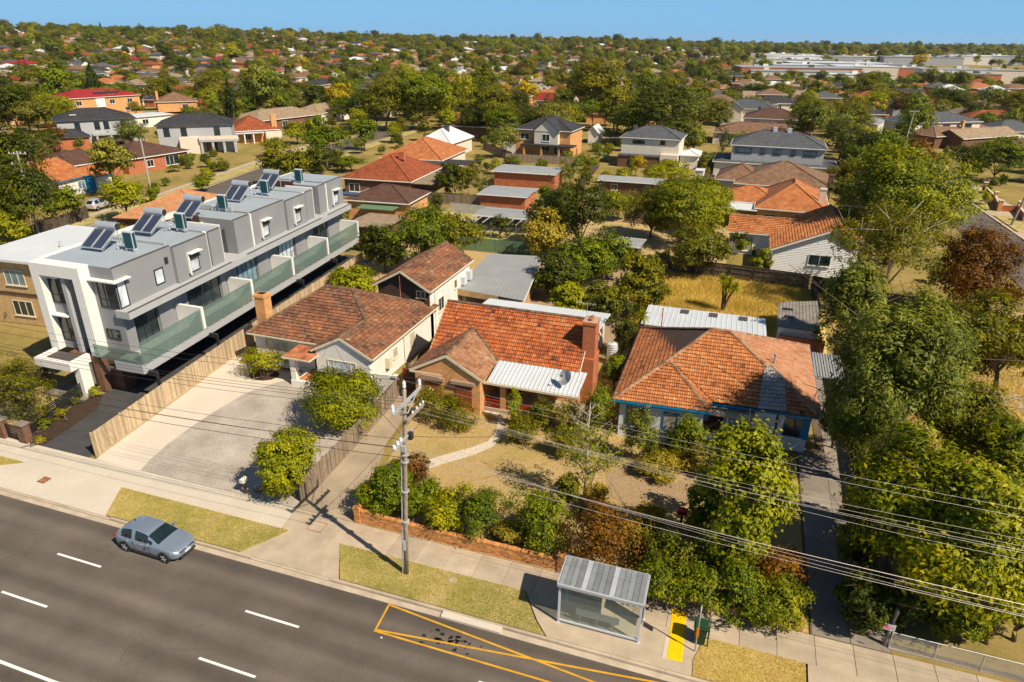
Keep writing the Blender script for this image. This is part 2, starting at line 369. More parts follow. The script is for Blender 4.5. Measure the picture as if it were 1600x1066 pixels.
# roofs too far away to tell tiles apart: courses follow the height
def far_roof(name, col, col2=None, rough=.75, course=.155, amp=.30, var=.22):
    mt, n, b, out = _nodes(name)
    pos = _pos(n); sp = n.nodes.new('ShaderNodeSeparateXYZ'); n.links.new(pos, sp.inputs[0])
    fr = _math(n, 'FRACT', _math(n, 'DIVIDE', sp.outputs[2], course))
    f = _noise(n, pos, 1.1, 6, .7); col2 = col2 or tuple(c*1.35 for c in col)
    c = _ramp(n, f, [(.32, tuple(x*(1-var) for x in col)), (.68, col2)])
    v = n.nodes.new('ShaderNodeTexVoronoi'); v.inputs['Scale'].default_value = 3.0; n.links.new(pos, v.inputs['Vector'])
    c = _mix(n, .30, c, _mix(n, 1.0, c, v.outputs['Color'], 'MULTIPLY'))
    c = _mix(n, 1.0, c, _ramp(n, fr, [(0, (1-amp,)*3), (.22, (1,)*3), (1, (1.05,)*3)]), 'MULTIPLY')
    n.links.new(c, b.inputs['Base Color']); b.inputs['Roughness'].default_value = rough; b.inputs['Specular IOR Level'].default_value = .3
    _bump(n, b, fr, .5, .04); return mt
far_roof('fr_red', (.22,.055,.028), (.34,.11,.05)); far_roof('fr_orange', (.38,.13,.055), (.52,.22,.10)); far_roof('fr_apricot', (.46,.22,.11), (.54,.29,.16), amp=.2, var=.1)
far_roof('fr_brown', (.17,.095,.06), (.27,.17,.11)); far_roof('fr_grey', (.075,.078,.088), (.11,.115,.125), amp=.25, var=.1); far_roof('fr_char', (.032,.032,.036), (.055,.055,.06), amp=.25, var=.1)
far_roof('fr_tan', (.30,.22,.15), (.38,.29,.20)); far_roof('fr_maroon', (.25,.025,.025), (.32,.04,.04), amp=.1, var=.06); far_roof('fr_plum', (.085,.045,.035), (.13,.07,.05), var=.1)
pm('fr_white', (.58,.60,.62), .5, .06, .3, metal=.05); pm('fr_metal', (.31,.32,.325), .5, .08, .3, metal=.1)

# ------------------------------------------------------------------ terrain
def sstep(a, b, x):
    t = min(1, max(0, (x-a)/(b-a))); return t*t*(3-2*t)
CA, SA = math.cos(YAW), math.sin(YAW)
def camxy(X, Y): return X*CA-Y*SA, X*SA+Y*CA      # lateral, forward
def terr(X, Y):
    cx, cy = camxy(X, Y); D = math.hypot(cx, cy)
    if cy < 20 or D < 230: return 0.0
    az = math.degrees(math.atan2(cx, cy))
    crest = 27-12*sstep(-30, 0, az)-14*sstep(4, 22, az)
    h = -4*sstep(230, 420, D)+(crest+4)*sstep(430, 1500, D)
    h -= (crest-4)*sstep(1700, 3000, D)*.5
    h += sstep(300, 800, D)*(2.5*math.sin(X*.006+1)*math.cos(Y*.005)+1.5*math.sin(Y*.013+X*.009))
    return h
def tagS(o): return tag(o, kind='structure')
xs = [-9000,-6000,-4000,-3000]+list(range(-2400,-600,100))+list(range(-600,-120,40))+list(range(-120,121,30))+list(range(160,600,40))+list(range(600,2400,100))+[2400,3000,4000,6000,9000]
ys = [-600,-200,-60,-20,-14,9,22.44,22.46,26.2,26.6,60,120,200]+list(range(240,700,40))+list(range(700,2400,80))+[2500,3000,4000,6000,9000]
gb = MB(); nx = len(xs)
pts = []
for y in ys:
    for x in xs:
        z = terr(x, y)-.06
        if -14 < y < 22.45: z = -.5
        elif 22.45 < y < 26.3: z = -.2
        pts.append((x, y, z))
fs = [(j*nx+i, j*nx+i+1, (j+1)*nx+i+1, (j+1)*nx+i) for j in range(len(ys)-1) for i in range(nx-1)]
gb.add(pts, fs); tagS(gb.build('ground', MAT['ground_mat']))

KY, RZ = 22.5, -.12            # back of kerb, road level
road = MB(); road.poly([(-400, -14.5, RZ), (400, -14.5, RZ), (400, 22.06, RZ), (-400, 22.06, RZ)])
road_o = tagS(road.build('road', MAT['asphalt']))
med = MB(); med.box(-400, 8.6, -.4, -24.2, 12.55, .02); med.box(-24.2, 8.6, -.4, 400, 12.1, .02)
tagS(med.build('median_strip', MAT['concrete_old']))
gr = MB()
gr.box(-31.2, 12.1, .022, -28.6, 12.5, .05)
for i in range(12): gr.box(-31.1+i*.21, 12.16, .05, -31.0+i*.21, 12.44, .062, 1)
gr.build('drain_grate', [MAT['galv'], MAT['black_metal']], label='grey steel drain grate at the edge of the road median', cat='drain grate')
def strip(mb, a, b, wd, z):
    a = Vector((a[0], a[1], 0)); b = Vector((b[0], b[1], 0)); d = (b-a).normalized(); s = Vector((-d.y, d.x, 0))*wd/2
    mb.poly([(*(a-s).xy, z), (*(b-s).xy, z), (*(b+s).xy, z), (*(a+s).xy, z)])
for Y, x0 in ((19.32, -31.9), (16.38, -32.05)):
    for k in range(-3, 6):
        mk = MB(); strip(mk, (x0+12*k, Y), (x0+12*k+3.0, Y), .12, RZ+.004); mk.build('lane_marking', MAT['paint_white'], road_o)
mk = MB(); strip(mk, (-120, 13.36), (60, 13.36), .14, RZ+.004); mk.build('edge_marking', MAT['paint_white'], road_o)
for i, (a, b) in enumerate((((-13.6,22.0),(-13.45,20.3)), ((-13.5,20.3),(2.6,20.3)), ((-13.6,21.95),(2.6,20.36)), ((-13.5,20.36),(1.5,22.05)), ((2.6,20.3),(2.6,22.0)))):
    mk = MB(); strip(mk, a, b, .10, RZ+.004+.0012*i); mk.build('bus_bay_marking', MAT['paint_yellow'], road_o)
st = MB()
for i in range(46):
    a = rng.gauss(0, .7); bb = rng.gauss(0, .22); r = rng.uniform(.02, .09)
    st.poly([(-9.8+a+r*1.5*math.cos(t*.785), 20.95+bb+r*math.sin(t*.785), RZ+.003) for t in range(8)])
st.build('oil_stain', pm('oil', (.02,.017,.015), .6), road_o)
mk = MB(); mk.box(-13.0, 20.0, RZ, -12.93, 20.07, RZ+.03); mk.build('litter', MAT['paint_white'], label='scrap of white litter on the asphalt near the yellow bus bay', cat='litter')

# kerb and channel, in separate stones; lowered at the crossovers
def lowered(x): return -45.6 < x < -32.6 or -22.6 < x < -17.0 or 5.4 < x < 9.6
kr = empty('kerb', None, None, (0, 0, 0)); tagS(kr)
x = -70.0
while x < 60:
    L = 2.4; xm = x+L/2; lo = lowered(xm)
    k = MB(); k.ct = rng.random()
    zt = -.075 if lo else rng.uniform(-.004, .004)
    k.add([(x+.006,22.34,-.4),(x+L-.006,22.34,-.4),(x+L-.006,KY,-.4),(x+.006,KY,-.4),(x+.006,22.36 if lo else 22.38,zt-.02),(x+L-.006,22.36 if lo else 22.38,zt-.02),(x+L-.006,KY,zt),(x+.006,KY,zt)],
          [(0,3,2,1),(4,5,6,7),(0,1,5,4),(1,2,6,5),(2,3,7,6),(3,0,4,7)])
    if -46 < xm < 18: k.build('kerb_stone', MAT['concrete_old'], kr)
    x += L
far = MB(); far.box(-400, 22.34, -.4, -70.4, KY, 0); far.box(60.4, 22.34, -.4, 400, KY, 0); far.box(-70.4, 22.34, -.4, -46, KY, 0); far.box(18, 22.34, -.4, 60.4, KY, 0)
far.build('kerb_run', MAT['kerb_mat'], kr)
ch = MB(); ch.box(-400, 22.02, -.4, 400, 22.335, RZ+.006); tagS(ch.build('gutter_channel', MAT['kerb_mat']))

# footpath: single slabs
FY0, FY1 = 24.88, 26.66
fp = MB(); fp.box(-400, FY0, -.3, 400, FY1, -.035); fpo = tagS(fp.build('footpath', MAT['joint']))
sm = {}
def slab(parent, x0, y0, x1, y1, mat, top=0.0, name='slab'):
    key = (round(x1-x0, 3), round(y1-y0, 3), mat)
    if key not in sm:
        b = MB(); w, d = x1-x0, y1-y0; e = .012
        b.add([(0,0,-.2),(w,0,-.2),(w,d,-.2),(0,d,-.2),(0,0,-e),(w,0,-e),(w,d,-e),(0,d,-e),(e,e,0),(w-e,e,0),(w-e,d-e,0),(e,d-e,0)],
              [(0,3,2,1),(0,1,5,4),(1,2,6,5),(2,3,7,6),(3,0,4,7),(4,5,9,8),(5,6,10,9),(6,7,11,10),(7,4,8,11),(8,9,10,11)])
        sm[key] = [b.mesh('slab', MAT[mat])]
        for tv in (.1, .35, .7, .95):
            b.t = [tv]*len(b.t); sm[key].append(b.mesh('slab', MAT[mat]))
    return link_mesh(name, rng.choice(sm[key][1:]), parent, (x0, y0, top+rng.uniform(-.003, .003)))
x = -20.3
while x < 22:
    slab(fpo, x, FY0, x+1.62, FY1, 'concrete_old'); x += 1.635
for x in np.arange(-65.4, -21, 3.0): slab(fpo, float(x), FY0, float(x)+2.99, FY1, 'concrete_new')
far = MB(); far.box(-400, FY0, -.3, -65.5, FY1, 0); far.box(22.9, FY0, -.3, 400, FY1, 0); far.build('footpath_run', MAT['concrete_old'], fpo)
# crossovers
def flat(name, poly, mat, z=.004, parent=None, thick=.05):
    b = MB(); b.prism([(p[0], p[1]) for p in poly], z-thick, z); o = b.build(name, MAT[mat], parent); return tagS(o) if parent is None else o
def px(*q): return [P(u, v).xy for u, v in q]
def ramp(name, poly, mat):   # pts at the kerb sit low
    b = MB(); b.poly([(p[0], p[1], -.07 if p[1] < 22.6 else -.002) for p in poly]); return tagS(b.build(name, MAT[mat]))
ramp('driveway_crossover', [(-45.05,22.51),(-31.98,22.51),(-33.32,24.87),(-41.25,24.87)], 'concrete_new')
ramp('driveway_crossover', [(-22.82,22.51),(-16.68,22.51),(-18.12,24.87),(-21.28,24.87)], 'concrete_old')
ramp('driveway_crossover', [(5.45,22.51),(9.7,22.51),(9.2,24.87),(5.5,24.87)], 'concrete_old')
flat('crossover_apron', [(-21.9,24.86),(-20.32,24.86),(-20.32,26.9),(-22.2,26.9)], 'concrete_old', .003)
# verges
def verge(poly, mat, dens=700, hgt=.05):
    flat('nature_strip', poly, mat, .03, thick=.12)
verge([(-33.3,24.84),(-32.0,22.54),(-22.8,22.54),(-21.3,24.84)], 'verge_grass')
verge([(-18.1,24.84),(-16.7,22.54),(-5.9,22.54),(-6.6,23.3),(-7.6,24.84)], 'verge_grass')
verge([(1.1,24.84),(.7,23.4),(.75,22.54),(5.35,22.54),(5.4,24.84)], 'verge_dry')
verge([(-70,24.84),(-41.3,24.84),(-45.0,22.54),(-70,22.54)], 'verge_grass')
verge([(9.3,24.84),(9.8,22.54),(60,22.54),(60,24.84)], 'verge_grass')
flat('bus_stop_pad', [(-7.55,24.86),(-6.5,23.3),(-5.8,22.52),(.72,22.52),(.68,23.4),(1.05,24.86)], 'concrete_old', .003)
def pit(name, x, y, w, d, mat, label, frame='joint'):
    b = MB(); b.box(x-w/2-.05, y-d/2-.05, .0, x+w/2+.05, y+d/2+.05, .012, 1); b.box(x-w/2, y-d/2, .0, x+w/2, y+d/2, .018, 0)
    b.build(name, [MAT[mat], MAT[frame]], label=label, cat='pit cover')
q = P(69, 750); pit('pit_cover', q.x, q.y, .45, .45, 'rust', 'small rusty square pit cover in the pale wide driveway crossing')
q = P(495, 823); pit('pit_cover', q.x, q.y, .85, .7, 'concrete_old', 'square concrete pit lid with rusty rim beside the footpath', 'rust')
b = MB(); q = P(707, 907); b.tube([(q.x,q.y,0),(q.x,q.y,.045)], .22, 16); b.build('manhole_cover', MAT['concrete_old'], label='round concrete manhole cover in the grass behind the pole', cat='manhole cover')
b = MB(); b.box(-10.9, 22.03, -.114, -7.9, 22.5, -.02); b.build('drain_lintel', MAT['concrete_cream'], label='pale concrete drain lintel let into the kerb by the bus bay', cat='drain')

# lots
flat('side_driveway', [(-44.6,26.7),(-38.0,26.7),(-42.4,72),(-46.6,72),(-44.2,35)], 'dark_drive', .0)
flat('garden_bed', [(-43.9,27.2),(-42.0,26.9),(-42.7,31.6),(-44.2,33.5),(-45.2,33.2)], 'mulch', .03)
flat('front_lawn', [(-56,27),(-45.2,27),(-46.2,33),(-56,33)], 'lawn_dry', .006)
cream = px((157,716),(218,733),(250,705),(300,668),(345,637),(385,615),(425,600),(452,590),(455,575),(415,577),(400,560),(392,549),(345,570),(270,630))
flat('concrete_driveway', [(-37.35,26.68)]+[tuple(p) for p in px((218,736),(235,718),(262,694),(300,666),(345,637),(385,614),(425,600),(454,592))]+[(-32.6,41.4),(-38.3,41.6),(-40.2,46),(-39.6,44.5)], 'concrete_cream', .006)
flat('gravel_yard', [(-37,26.68),(-22.3,26.68),(-22.6,41.6),(-37.5,41.6)], 'gravel', .0)
flat('shared_driveway', [(-22.1,26.67),(-17.6,26.67)]+[tuple(p) for p in px((560,770),(592,725),(605,690),(630,655),(638,640))]+[(-21.1,41),(-22.5,41),(-23.0,46)], 'concrete_drive', .006)
flat('front_lawn', [(-18.4,26.7),(-6.5,26.7),(-6.8,41),(-21.0,41)], 'lawn_dry', .0)
flat('garden_path', [tuple(p) for p in px((640,728),(690,712),(735,700),(762,690),(775,675),(778,655),(768,648),(752,640),(745,632),(757,628),(775,640),(788,655),(787,680),(770,698),(738,712),(695,724),(655,738))], 'concrete_cream', .016)
flat('front_lawn', [(-6.3,26.7),(5.6,26.7),(5.6,42),(-6.6,42)], 'lawn_dry', .002)
flat('bare_yard', [tuple(p) for p in px((945,735),(1000,722),(1080,735),(1110,745),(1080,790),(1010,800),(950,775))], 'soil', .008)
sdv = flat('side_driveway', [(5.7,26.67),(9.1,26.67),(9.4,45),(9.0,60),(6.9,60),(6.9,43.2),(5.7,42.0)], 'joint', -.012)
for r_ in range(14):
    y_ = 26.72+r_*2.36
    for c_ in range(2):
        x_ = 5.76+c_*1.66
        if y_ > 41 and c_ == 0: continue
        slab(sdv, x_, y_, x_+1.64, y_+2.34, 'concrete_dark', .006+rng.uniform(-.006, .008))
flat('backyard', [(-9.0,56),(8.8,60),(9.6,78.6),(-9.6,79)], 'long_grass', .0)
flat('backyard', [(-24,56),(-9.2,56),(-9.8,79),(-25.5,79)], 'soil', -.002)
flat('backyard', [(-40.5,52),(-24.4,52),(-26,79),(-43,79)], 'lawn_dry', -.004)
flat('neighbour_yard', [(-24,79.3),(-1,79.3),(-1,103),(-26,103)], 'lawn_dry', .0)
flat('neighbour_yard', [(-43,79.3),(-24.2,79.3),(-27,103),(-45,103)], 'verge_grass', .0)
flat('vacant_ground', [(9.6,40),(40,40),(40,78),(9.9,78)], 'lawn_dry', .002)
fx = MB(); 
q = px((1560,612),(1600,618),(1600,642),(1556,628)); fx.prism([tuple(p) for p in q], -.04, .012); tagS(fx.build('path', MAT['concrete_old']))
# side streets
def street(pts_, w, mat='asphalt', name='road', z=.0):
    b = MB(); L = []; Rr = []
    for i, p in enumerate(pts_):
        p = Vector(p); d = (Vector(pts_[min(i+1, len(pts_)-1)])-Vector(pts_[max(i-1, 0)])).normalized(); s = Vector((-d.y, d.x))
        L.append(p+s*w/2); Rr.append(p-s*w/2)
    for i in range(len(pts_)-1):
        q = [L[i], L[i+1], Rr[i+1], Rr[i]]; b.poly([(a.x, a.y, terr(a.x, a.y)+z) for a in q])
    return tagS(b.build(name, MAT[mat]))
lsA = [(-83,60),(-86.5,92),(-90.5,112),(-95,135),(-98,160),(-101,200)]
street(lsA, 7.2, z=.004); street([(x-6.3, y) for x, y in lsA], 3.4, 'verge_grass', 'nature_strip', .03); street([(x-8.9, y) for x, y in lsA], 1.5, 'concrete_old', 'footpath', .02)
street([(x-4.0, y) for x, y in lsA], .4, 'kerb_mat', 'kerb', .07); street([(x+4.0, y) for x, y in lsA], .4, 'kerb_mat', 'kerb', .07)
street([(x+6.3, y) for x, y in lsA], 3.4, 'verge_grass', 'nature_strip', .03)
lsB = [(34.0,60),(34.4,100),(33.2,130),(31.5,170),(30,220)]
street(lsB, 7.0, z=.004); street([(x+6.2, y) for x, y in lsB], 3.2, 'verge_grass', 'nature_strip', .03); street([(x+9.0, y) for x, y in lsB], 2.0, 'concrete_old', 'footpath', .02)
street([(x+3.9, y) for x, y in lsB], .4, 'kerb_mat', 'kerb', .07)
for yy in (105.5, 112, 126): flat('driveway_crossover', [(37.6,yy),(42.6,yy+.2),(42.6,yy+3.0),(37.4,yy+3.4)], 'concrete_old', .045)

# fence palings: a thin board each
PAL = {}
def fence(name, label, pts_, hgt, mat, single=True, pw=.10, gap=.006, rail_side=1, plinth=True, capr=False, group=None, jit=.012):
    root = empty(name, label, 'fence', (pts_[0][0], pts_[0][1], 0), group=group)
    rails = MB(); posts = []; rest = MB(); count = 0
    for a, b in zip(pts_[:-1], pts_[1:]):
        a = Vector((*a, 0)); b = Vector((*b, 0)); d = b-a; L = d.length; d.normalize(); s = Vector((-d.y, d.x, 0))*rail_side; ang = math.atan2(d.y, d.x)
        n = int(L/(pw+gap))
        for i in range(n):
            p = a+d*((i+.5)*(pw+gap)); hz = hgt+rng.uniform(-jit, jit)
            if single and count < 300:
                key = (mat, round(pw, 3), rng.randrange(5), round(hgt, 2))
                if key not in PAL:
                    m_ = MB(); m_.ct = [.02,.25,.5,.75,1][key[2]]; m_.box(-pw/2, -.009, .02, pw/2, .009, hgt); PAL[key] = m_.mesh('paling', MAT[mat])
                o = link_mesh('paling', PAL[key], root, p-Vector((*pts_[0], 0))+Vector((0, 0, hz-hgt)), ang+rng.uniform(-.02, .02)); count += 1
            else: rest.bar(p+Vector((0,0,.02)), p+Vector((0,0,hz)), pw, .018, tint=rng.random(), up=s)
        for z in (.35, hgt*.5, hgt-.3): rails.bar(a+s*.04+Vector((0,0,z)), b+s*.04+Vector((0,0,z)), .07, .045)
        if plinth: rails.bar(a-s*.02+Vector((0,0,.07)), b-s*.02+Vector((0,0,.07)), .02, .16)
        if capr: rails.bar(a+Vector((0,0,hgt+.02)), b+Vector((0,0,hgt+.02)), .09, .04)
        for i in range(int(L/2.6)+1):
            p = a+d*min(L, i*2.6); q = MB(); q.bar(p+s*.10, p+s*.10+Vector((0,0,hgt-.02)), .1, .1, up=s); posts.append(q)
    rails.build('rail', MAT[mat], root)
    for q in posts: q.build('post', MAT[mat], root)
    if rest.f: rest.build('paling_run', MAT[mat], root, kind='stuff')
    return root
fence('paling_fence', 'new honey coloured timber paling fence beside the cream concrete driveway', [(-37.4,26.9),(-38.35,34.0),(-39.7,45.5),(-40.6,54),(-41.9,68.5)], 1.85, 'paling_new', pw=.14, rail_side=1)
fence('paling_fence', 'weathered grey timber paling fence between gravel yard and old driveway', [(-22.05,27.25),(-22.6,38.4),(-22.9,41.0)], 1.6, 'paling_old', pw=.10, rail_side=1)
fence('paling_fence', 'grey side fence in the narrow shaded gap between the two tiled houses', [(-23.0,43.2),(-23.6,52),(-23.9,57.5)], 1.7, 'paling_old', pw=.12, rail_side=1)
fence('paling_fence', 'old brown back fence behind the long yellow grass', [(-9.9,79.2),(-.2,78.7),(8.2,77.9)], 1.75, 'paling_dark', pw=.12, rail_side=-1, capr=True)
fence('paling_fence', 'brown fence corner below the white weatherboard house', [(8.4,77.9),(13.4,74.6),(22,73.5)], 1.7, 'paling_dark', pw=.12, rail_side=-1, capr=True)
fence('paling_fence', 'dark side fence running back from the leaning old shed', [(8.5,67.8),(8.4,77.7)], 1.7, 'paling_dark', pw=.12)
fence('paling_fence', 'old brown back fence behind the grey roofed garage and fruit trees', [(-23.6,79.6),(-16,79.4),(-10.1,79.25)], 1.6, 'paling_dark', pw=.12, capr=True)
fence('paling_fence', 'pale grey leaning fence across the yard behind the round sheds', [(-16.5,101),(-10,100.2),(-5.5,98.5)], 1.9, 'paling_old', pw=.14)
fence('paling_fence', 'leaning timber fence in the shade along the right hand driveway', [(9.3,28.0),(9.55,44),(9.3,60)], 1.5, 'paling_old', pw=.12)
fence('paling_fence', 'brown fence along the vacant block behind the big trees', [(10.2,61),(16,63),(24,64),(30,65)], 1.5, 'paling_dark', single=False, pw=.13)
fence('metal_fence', 'green ribbed metal fence behind the small back lawn', [(-34.5,79.3),(-24.2,79.6)], 1.7, 'colorbond_green', pw=.22, gap=.02)
fence('paling_fence', 'dark paling fence in front of the left street house', [tuple(P(0,392).xy), tuple(P(95,358).xy), tuple(P(140,340).xy)], 1.8, 'paling_dark', pw=.15)
fence('paling_fence', 'grey fence beside the red brown tiled house far down the block', [(-51,103.5),(-40,103)], 1.6, 'paling_old', single=False, pw=.15)
fence('metal_fence', 'pale grey metal fence behind the brick garages', [(-43.5,98),(-31,97.4),(-27,97)], 1.5, 'galv', single=False, pw=.25)

# front brick wall: bricks laid one by one
def brick_wall(name, label, a, b, hts, th=.23):
    root = empty(name, label, 'wall', (a[0], a[1], 0))
    A = Vector((*a, 0)); B = Vector((*b, 0)); d = (B-A); L = d.length; d.normalize(); s = Vector((-d.y, d.x, 0))
    core = MB(); br = MB(); x = 0; bl, bh, j = .24, .076, .012
    nseg = len(hts); courses = 0
    def H_(t): return hts[min(nseg-1, int(t/L*nseg))]
    core.ct = .5
    for k in range(nseg):
        p0 = A+d*(L*k/nseg); p1 = A+d*(L*(k+1)/nseg); h = hts[k]-.01
        core.bar(p0+Vector((0,0,h/2-.05)), p1+Vector((0,0,h/2-.05)), th-.02, h+.1)
    row = 0; z = 0
    while z < max(hts)-.01:
        t = -(row % 2)*bl/2
        while t < L:
            t0, t1 = max(0, t), min(L, t+bl)
            if t1-t0 > .04 and z+bh <= H_((t0+t1)/2)+.01:
                o = rng.uniform(-.004, .004)
                br.bar(A+d*(t0)+s*o+Vector((0,0,z+bh/2)), A+d*(t1-j)+s*o+Vector((0,0,z+bh/2)), th, bh, tint=rng.random())
            t += bl+j*0
        z += bh+j; row += 1
    # soldier coping
    t = 0
    while t < L-.05:
        z0 = H_(t+.04); br.bar(A+d*(t+.04)+Vector((0,0,z0-.0)), A+d*(t+.04)+Vector((0,0,z0+.11)), .076, th+.03, tint=rng.random(), up=s); t += .088
    core.build('mortar', MAT['mortar'], root); br.build('bricks', MAT['brick_unit'], root, kind='stuff')
    for t in (0.12, L-.12):
        p = A+d*t; q = MB(); zz = 0; h = max(hts)+.28
        while zz < h:
            for i, (ox, oy) in enumerate(((-.09,-.09),(.09,-.09),(.09,.09),(-.09,.09))):
                q.box(p.x+ox-.085, p.y+oy-.085, zz, p.x+ox+.085, p.y+oy+.085, zz+.07, tint=rng.random())
            zz += .082
        q.box(p.x-.2, p.y-.2, h, p.x+.2, p.y+.2, h+.07, tint=.6)
        q.build('pier', MAT['brick_unit'], root)
    return root
brick_wall('brick_wall', 'low orange brick garden wall with stepped ends along the footpath', (-18.25,26.86), (-6.15,26.86), [.72,.62,.58,.58,.58,.62,.62,.62])
brick_wall('brick_edging', 'low brick edging half hidden under the hedge by the bus stop', (-5.6,26.82), (5.3,26.86), [.22,.2,.22])
# ------------------------------------------------------------------ bus stop
pm('shelter_grey', (.36,.38,.40), .5, .08, 2)
def bus_shelter():
    x0, x1, y0, y1 = -5.52, -1.78, 23.55, 25.0
    r = empty('bus_shelter', 'silver framed glass bus shelter with ribbed grey roof', 'bus shelter', ((x0+x1)/2, (y0+y1)/2, 0))
    for x, y, h in ((x0,y0,2.28),(x1,y0,2.28),(x0,y1,2.5),(x1,y1,2.5)):
        b = MB(); b.box(x-.05, y-.05, 0, x+.05, y+.05, h); b.box(x-.09, y-.09, 0.001, x+.09, y+.09, .02); b.build('post', MAT['shelter_white'], r)
    for y, z in ((y0, .16), (y0, 2.2), (y1, 2.42)):
        b = MB(); b.box(x0+.051, y-.045, z-.05, x1-.051, y+.045, z+.05); b.build('rail', MAT['shelter_white'], r)
    for x in (x0, x1):
        b = MB(); b.bar((x, y0+.051, 2.22), (x, y1-.051, 2.44), .08, .1); b.build('rail', MAT['shelter_white'], r)
    rf = MB(); n = 15; e0, e1 = y0-.12, y1+.12
    def zz(y): return 2.34+(y-e0)/(e1-e0)*.26
    fr = MB()
    fr.bar((x0-.1, e0, 2.33), (x1+.1, e0, 2.33), .1, .14); fr.bar((x0-.1, e1, 2.58), (x1+.1, e1, 2.58), .06, .1)
    fr.bar((x0-.1, e0+.05, 2.34), (x0-.1, e1-.03, 2.59), .06, .1); fr.bar((x1+.1, e0+.05, 2.34), (x1+.1, e1-.03, 2.59), .06, .1)
    ro = fr.build('roof', MAT['shelter_grey'], r)
    W = (x1-x0+.1); pw = W/n
    for i in range(n):
        a = x0-.05+i*pw; q = MB(); white = i in (4, 9); q.ct = rng.random()
        q.add([(a+.012,e0+.05,zz(e0)+.055),(a+pw-.012,e0+.05,zz(e0)+.055),(a+pw-.012,e1-.03,zz(e1)+.055),(a+.012,e1-.03,zz(e1)+.055),
               (a+.012,e0+.05,zz(e0)+.03),(a+pw-.012,e0+.05,zz(e0)+.03),(a+pw-.012,e1-.03,zz(e1)+.03),(a+.012,e1-.03,zz(e1)+.03)],
              [(0,1,2,3),(7,6,5,4),(0,4,5,1),(1,5,6,2),(2,6,7,3),(3,7,4,0)])
        q.build('roof_panel', MAT['shelter_grey'] if white else MAT['shelter_roof'], ro)
    u = MB(); u.add([(x0-.05,e0+.05,zz(e0)+.025),(x1+.05,e0+.05,zz(e0)+.025),(x1+.05,e1-.03,zz(e1)+.025),(x0-.05,e1-.03,zz(e1)+.025)], [(0,1,2,3)]); u.build('roof_lining', MAT['shelter_white'], ro)
    g = MB(); g.box(x0+.06, y0-.006, .22, x1-.06, y0+.006, 2.14); g.build('glass_panel', MAT['glass_clear'], r)
    g = MB(); g.box(x0-.006, y0+.06, .22, x0+.006, y1-.06, 2.16); g.build('glass_panel', MAT['glass_clear'], r)
    g = MB(); g.box(x1-.02, y1-.62, .3, x1+.02, y1-.06, 2.1); g.build('timetable_panel', MAT['dark_plastic'], r)
    b = empty('bench', 'blue grey slatted bench inside the bus shelter', 'bench', (-3.75, 23.95, 0))
    for i in range(3): q = MB(); q.box(-4.75, 23.80+i*.14, .44, -2.75, 23.91+i*.14, .475); q.build('seat_slat', MAT['steel'], b)
    for i in range(3): q = MB(); q.box(-4.75, 23.72, .55+i*.13, -2.75, 23.745, .65+i*.13); q.build('back_slat', MAT['steel'], b)
    for x in (-4.55, -3.75, -2.95):
        q = MB(); q.box(x-.03, 23.75, 0.004, x+.03, 23.8, .92); q.box(x-.03, 23.8, .38, x+.03, 24.2, .44); q.box(x-.03, 24.14, 0.004, x+.03, 24.2, .38); q.build('leg', MAT['steel'], b)
bus_shelter()
tp = empty('tactile_paving', 'bright yellow tactile strip across the footpath at the bus stop', 'tactile paving', (-.2, 24.7, 0))
for i in range(10):
    y = 23.1+i*.31; b = MB(); xo = -.42-.012*i
    b.box(xo, y, .004, xo+.66, y+.305, .016)
    for k in range(5): b.box(xo+.06+k*.12, y+.01, .016, xo+.12+k*.12, y+.295, .022)
    b.build('tactile_tile', MAT['tactile_yellow'], tp)
b = MB(); b.box(-.62, 23.05, .0, -.44, 24.4, .012); tagS(b.build('hardstand', MAT['concrete_new']))
# bus stop pole with flag
r = empty('bus_stop_sign', 'thin grey bus stop pole with small orange plate by the green bin', 'bus stop sign', (.72, 23.9, 0))
b = MB(); b.tube([(.72,23.9,0),(.72,23.9,2.75)], .03, 8); b.build('pole', MAT['steel'], r)
b = MB(); b.box(.70, 23.62, 2.2, .74, 23.86, 2.7); b.build('flag_plate', MAT['shelter_white'], r)
b = MB(); b.box(.66, 23.85, .95, .78, 23.866, 1.45); b.build('timetable_plate', pm('orange_plate', (.75,.22,.03), .5), r)
# litter bin
r = empty('litter_bin', 'green wheelie bin on a stand beside the yellow tactile strip', 'bin', (.85, 24.55, 0))
b = MB(); s0, s1 = .23, .29
b.add([(.85-s0,24.55-s0,.06),(.85+s0,24.55-s0,.06),(.85+s0,24.55+s0,.06),(.85-s0,24.55+s0,.06),(.85-s1,24.55-s1,1.0),(.85+s1,24.55-s1,1.0),(.85+s1,24.55+s1,1.0),(.85-s1,24.55+s1,1.0)],
      [(0,3,2,1),(4,5,6,7),(0,1,5,4),(1,2,6,5),(2,3,7,6),(3,0,4,7)]); b.build('body', MAT['bin_green'], r)
b = MB(); b.box(.53, 24.22, 1.0, 1.17, 24.9, 1.05); b.box(.6, 24.3, 1.05, 1.1, 24.82, 1.09); b.bar((.6,24.93,1.0),(1.1,24.93,1.0),.04,.04); b.build('lid', MAT['bin_green'], r)
for x in (.6, 1.1):
    b = MB(); b.tube([(x-.03,24.86,.1),(x+.03,24.86,.1)], .1, 12); b.build('wheel', MAT['dark_plastic'], r)
b = MB(); b.box(1.19, 24.3, 0, 1.24, 24.36, 1.0); b.box(1.19, 24.78, 0, 1.24, 24.84, 1.0); b.bar((1.215,24.3,.98),(1.215,24.84,.98),.05,.05); b.build('stand', MAT['bin_green'], r)

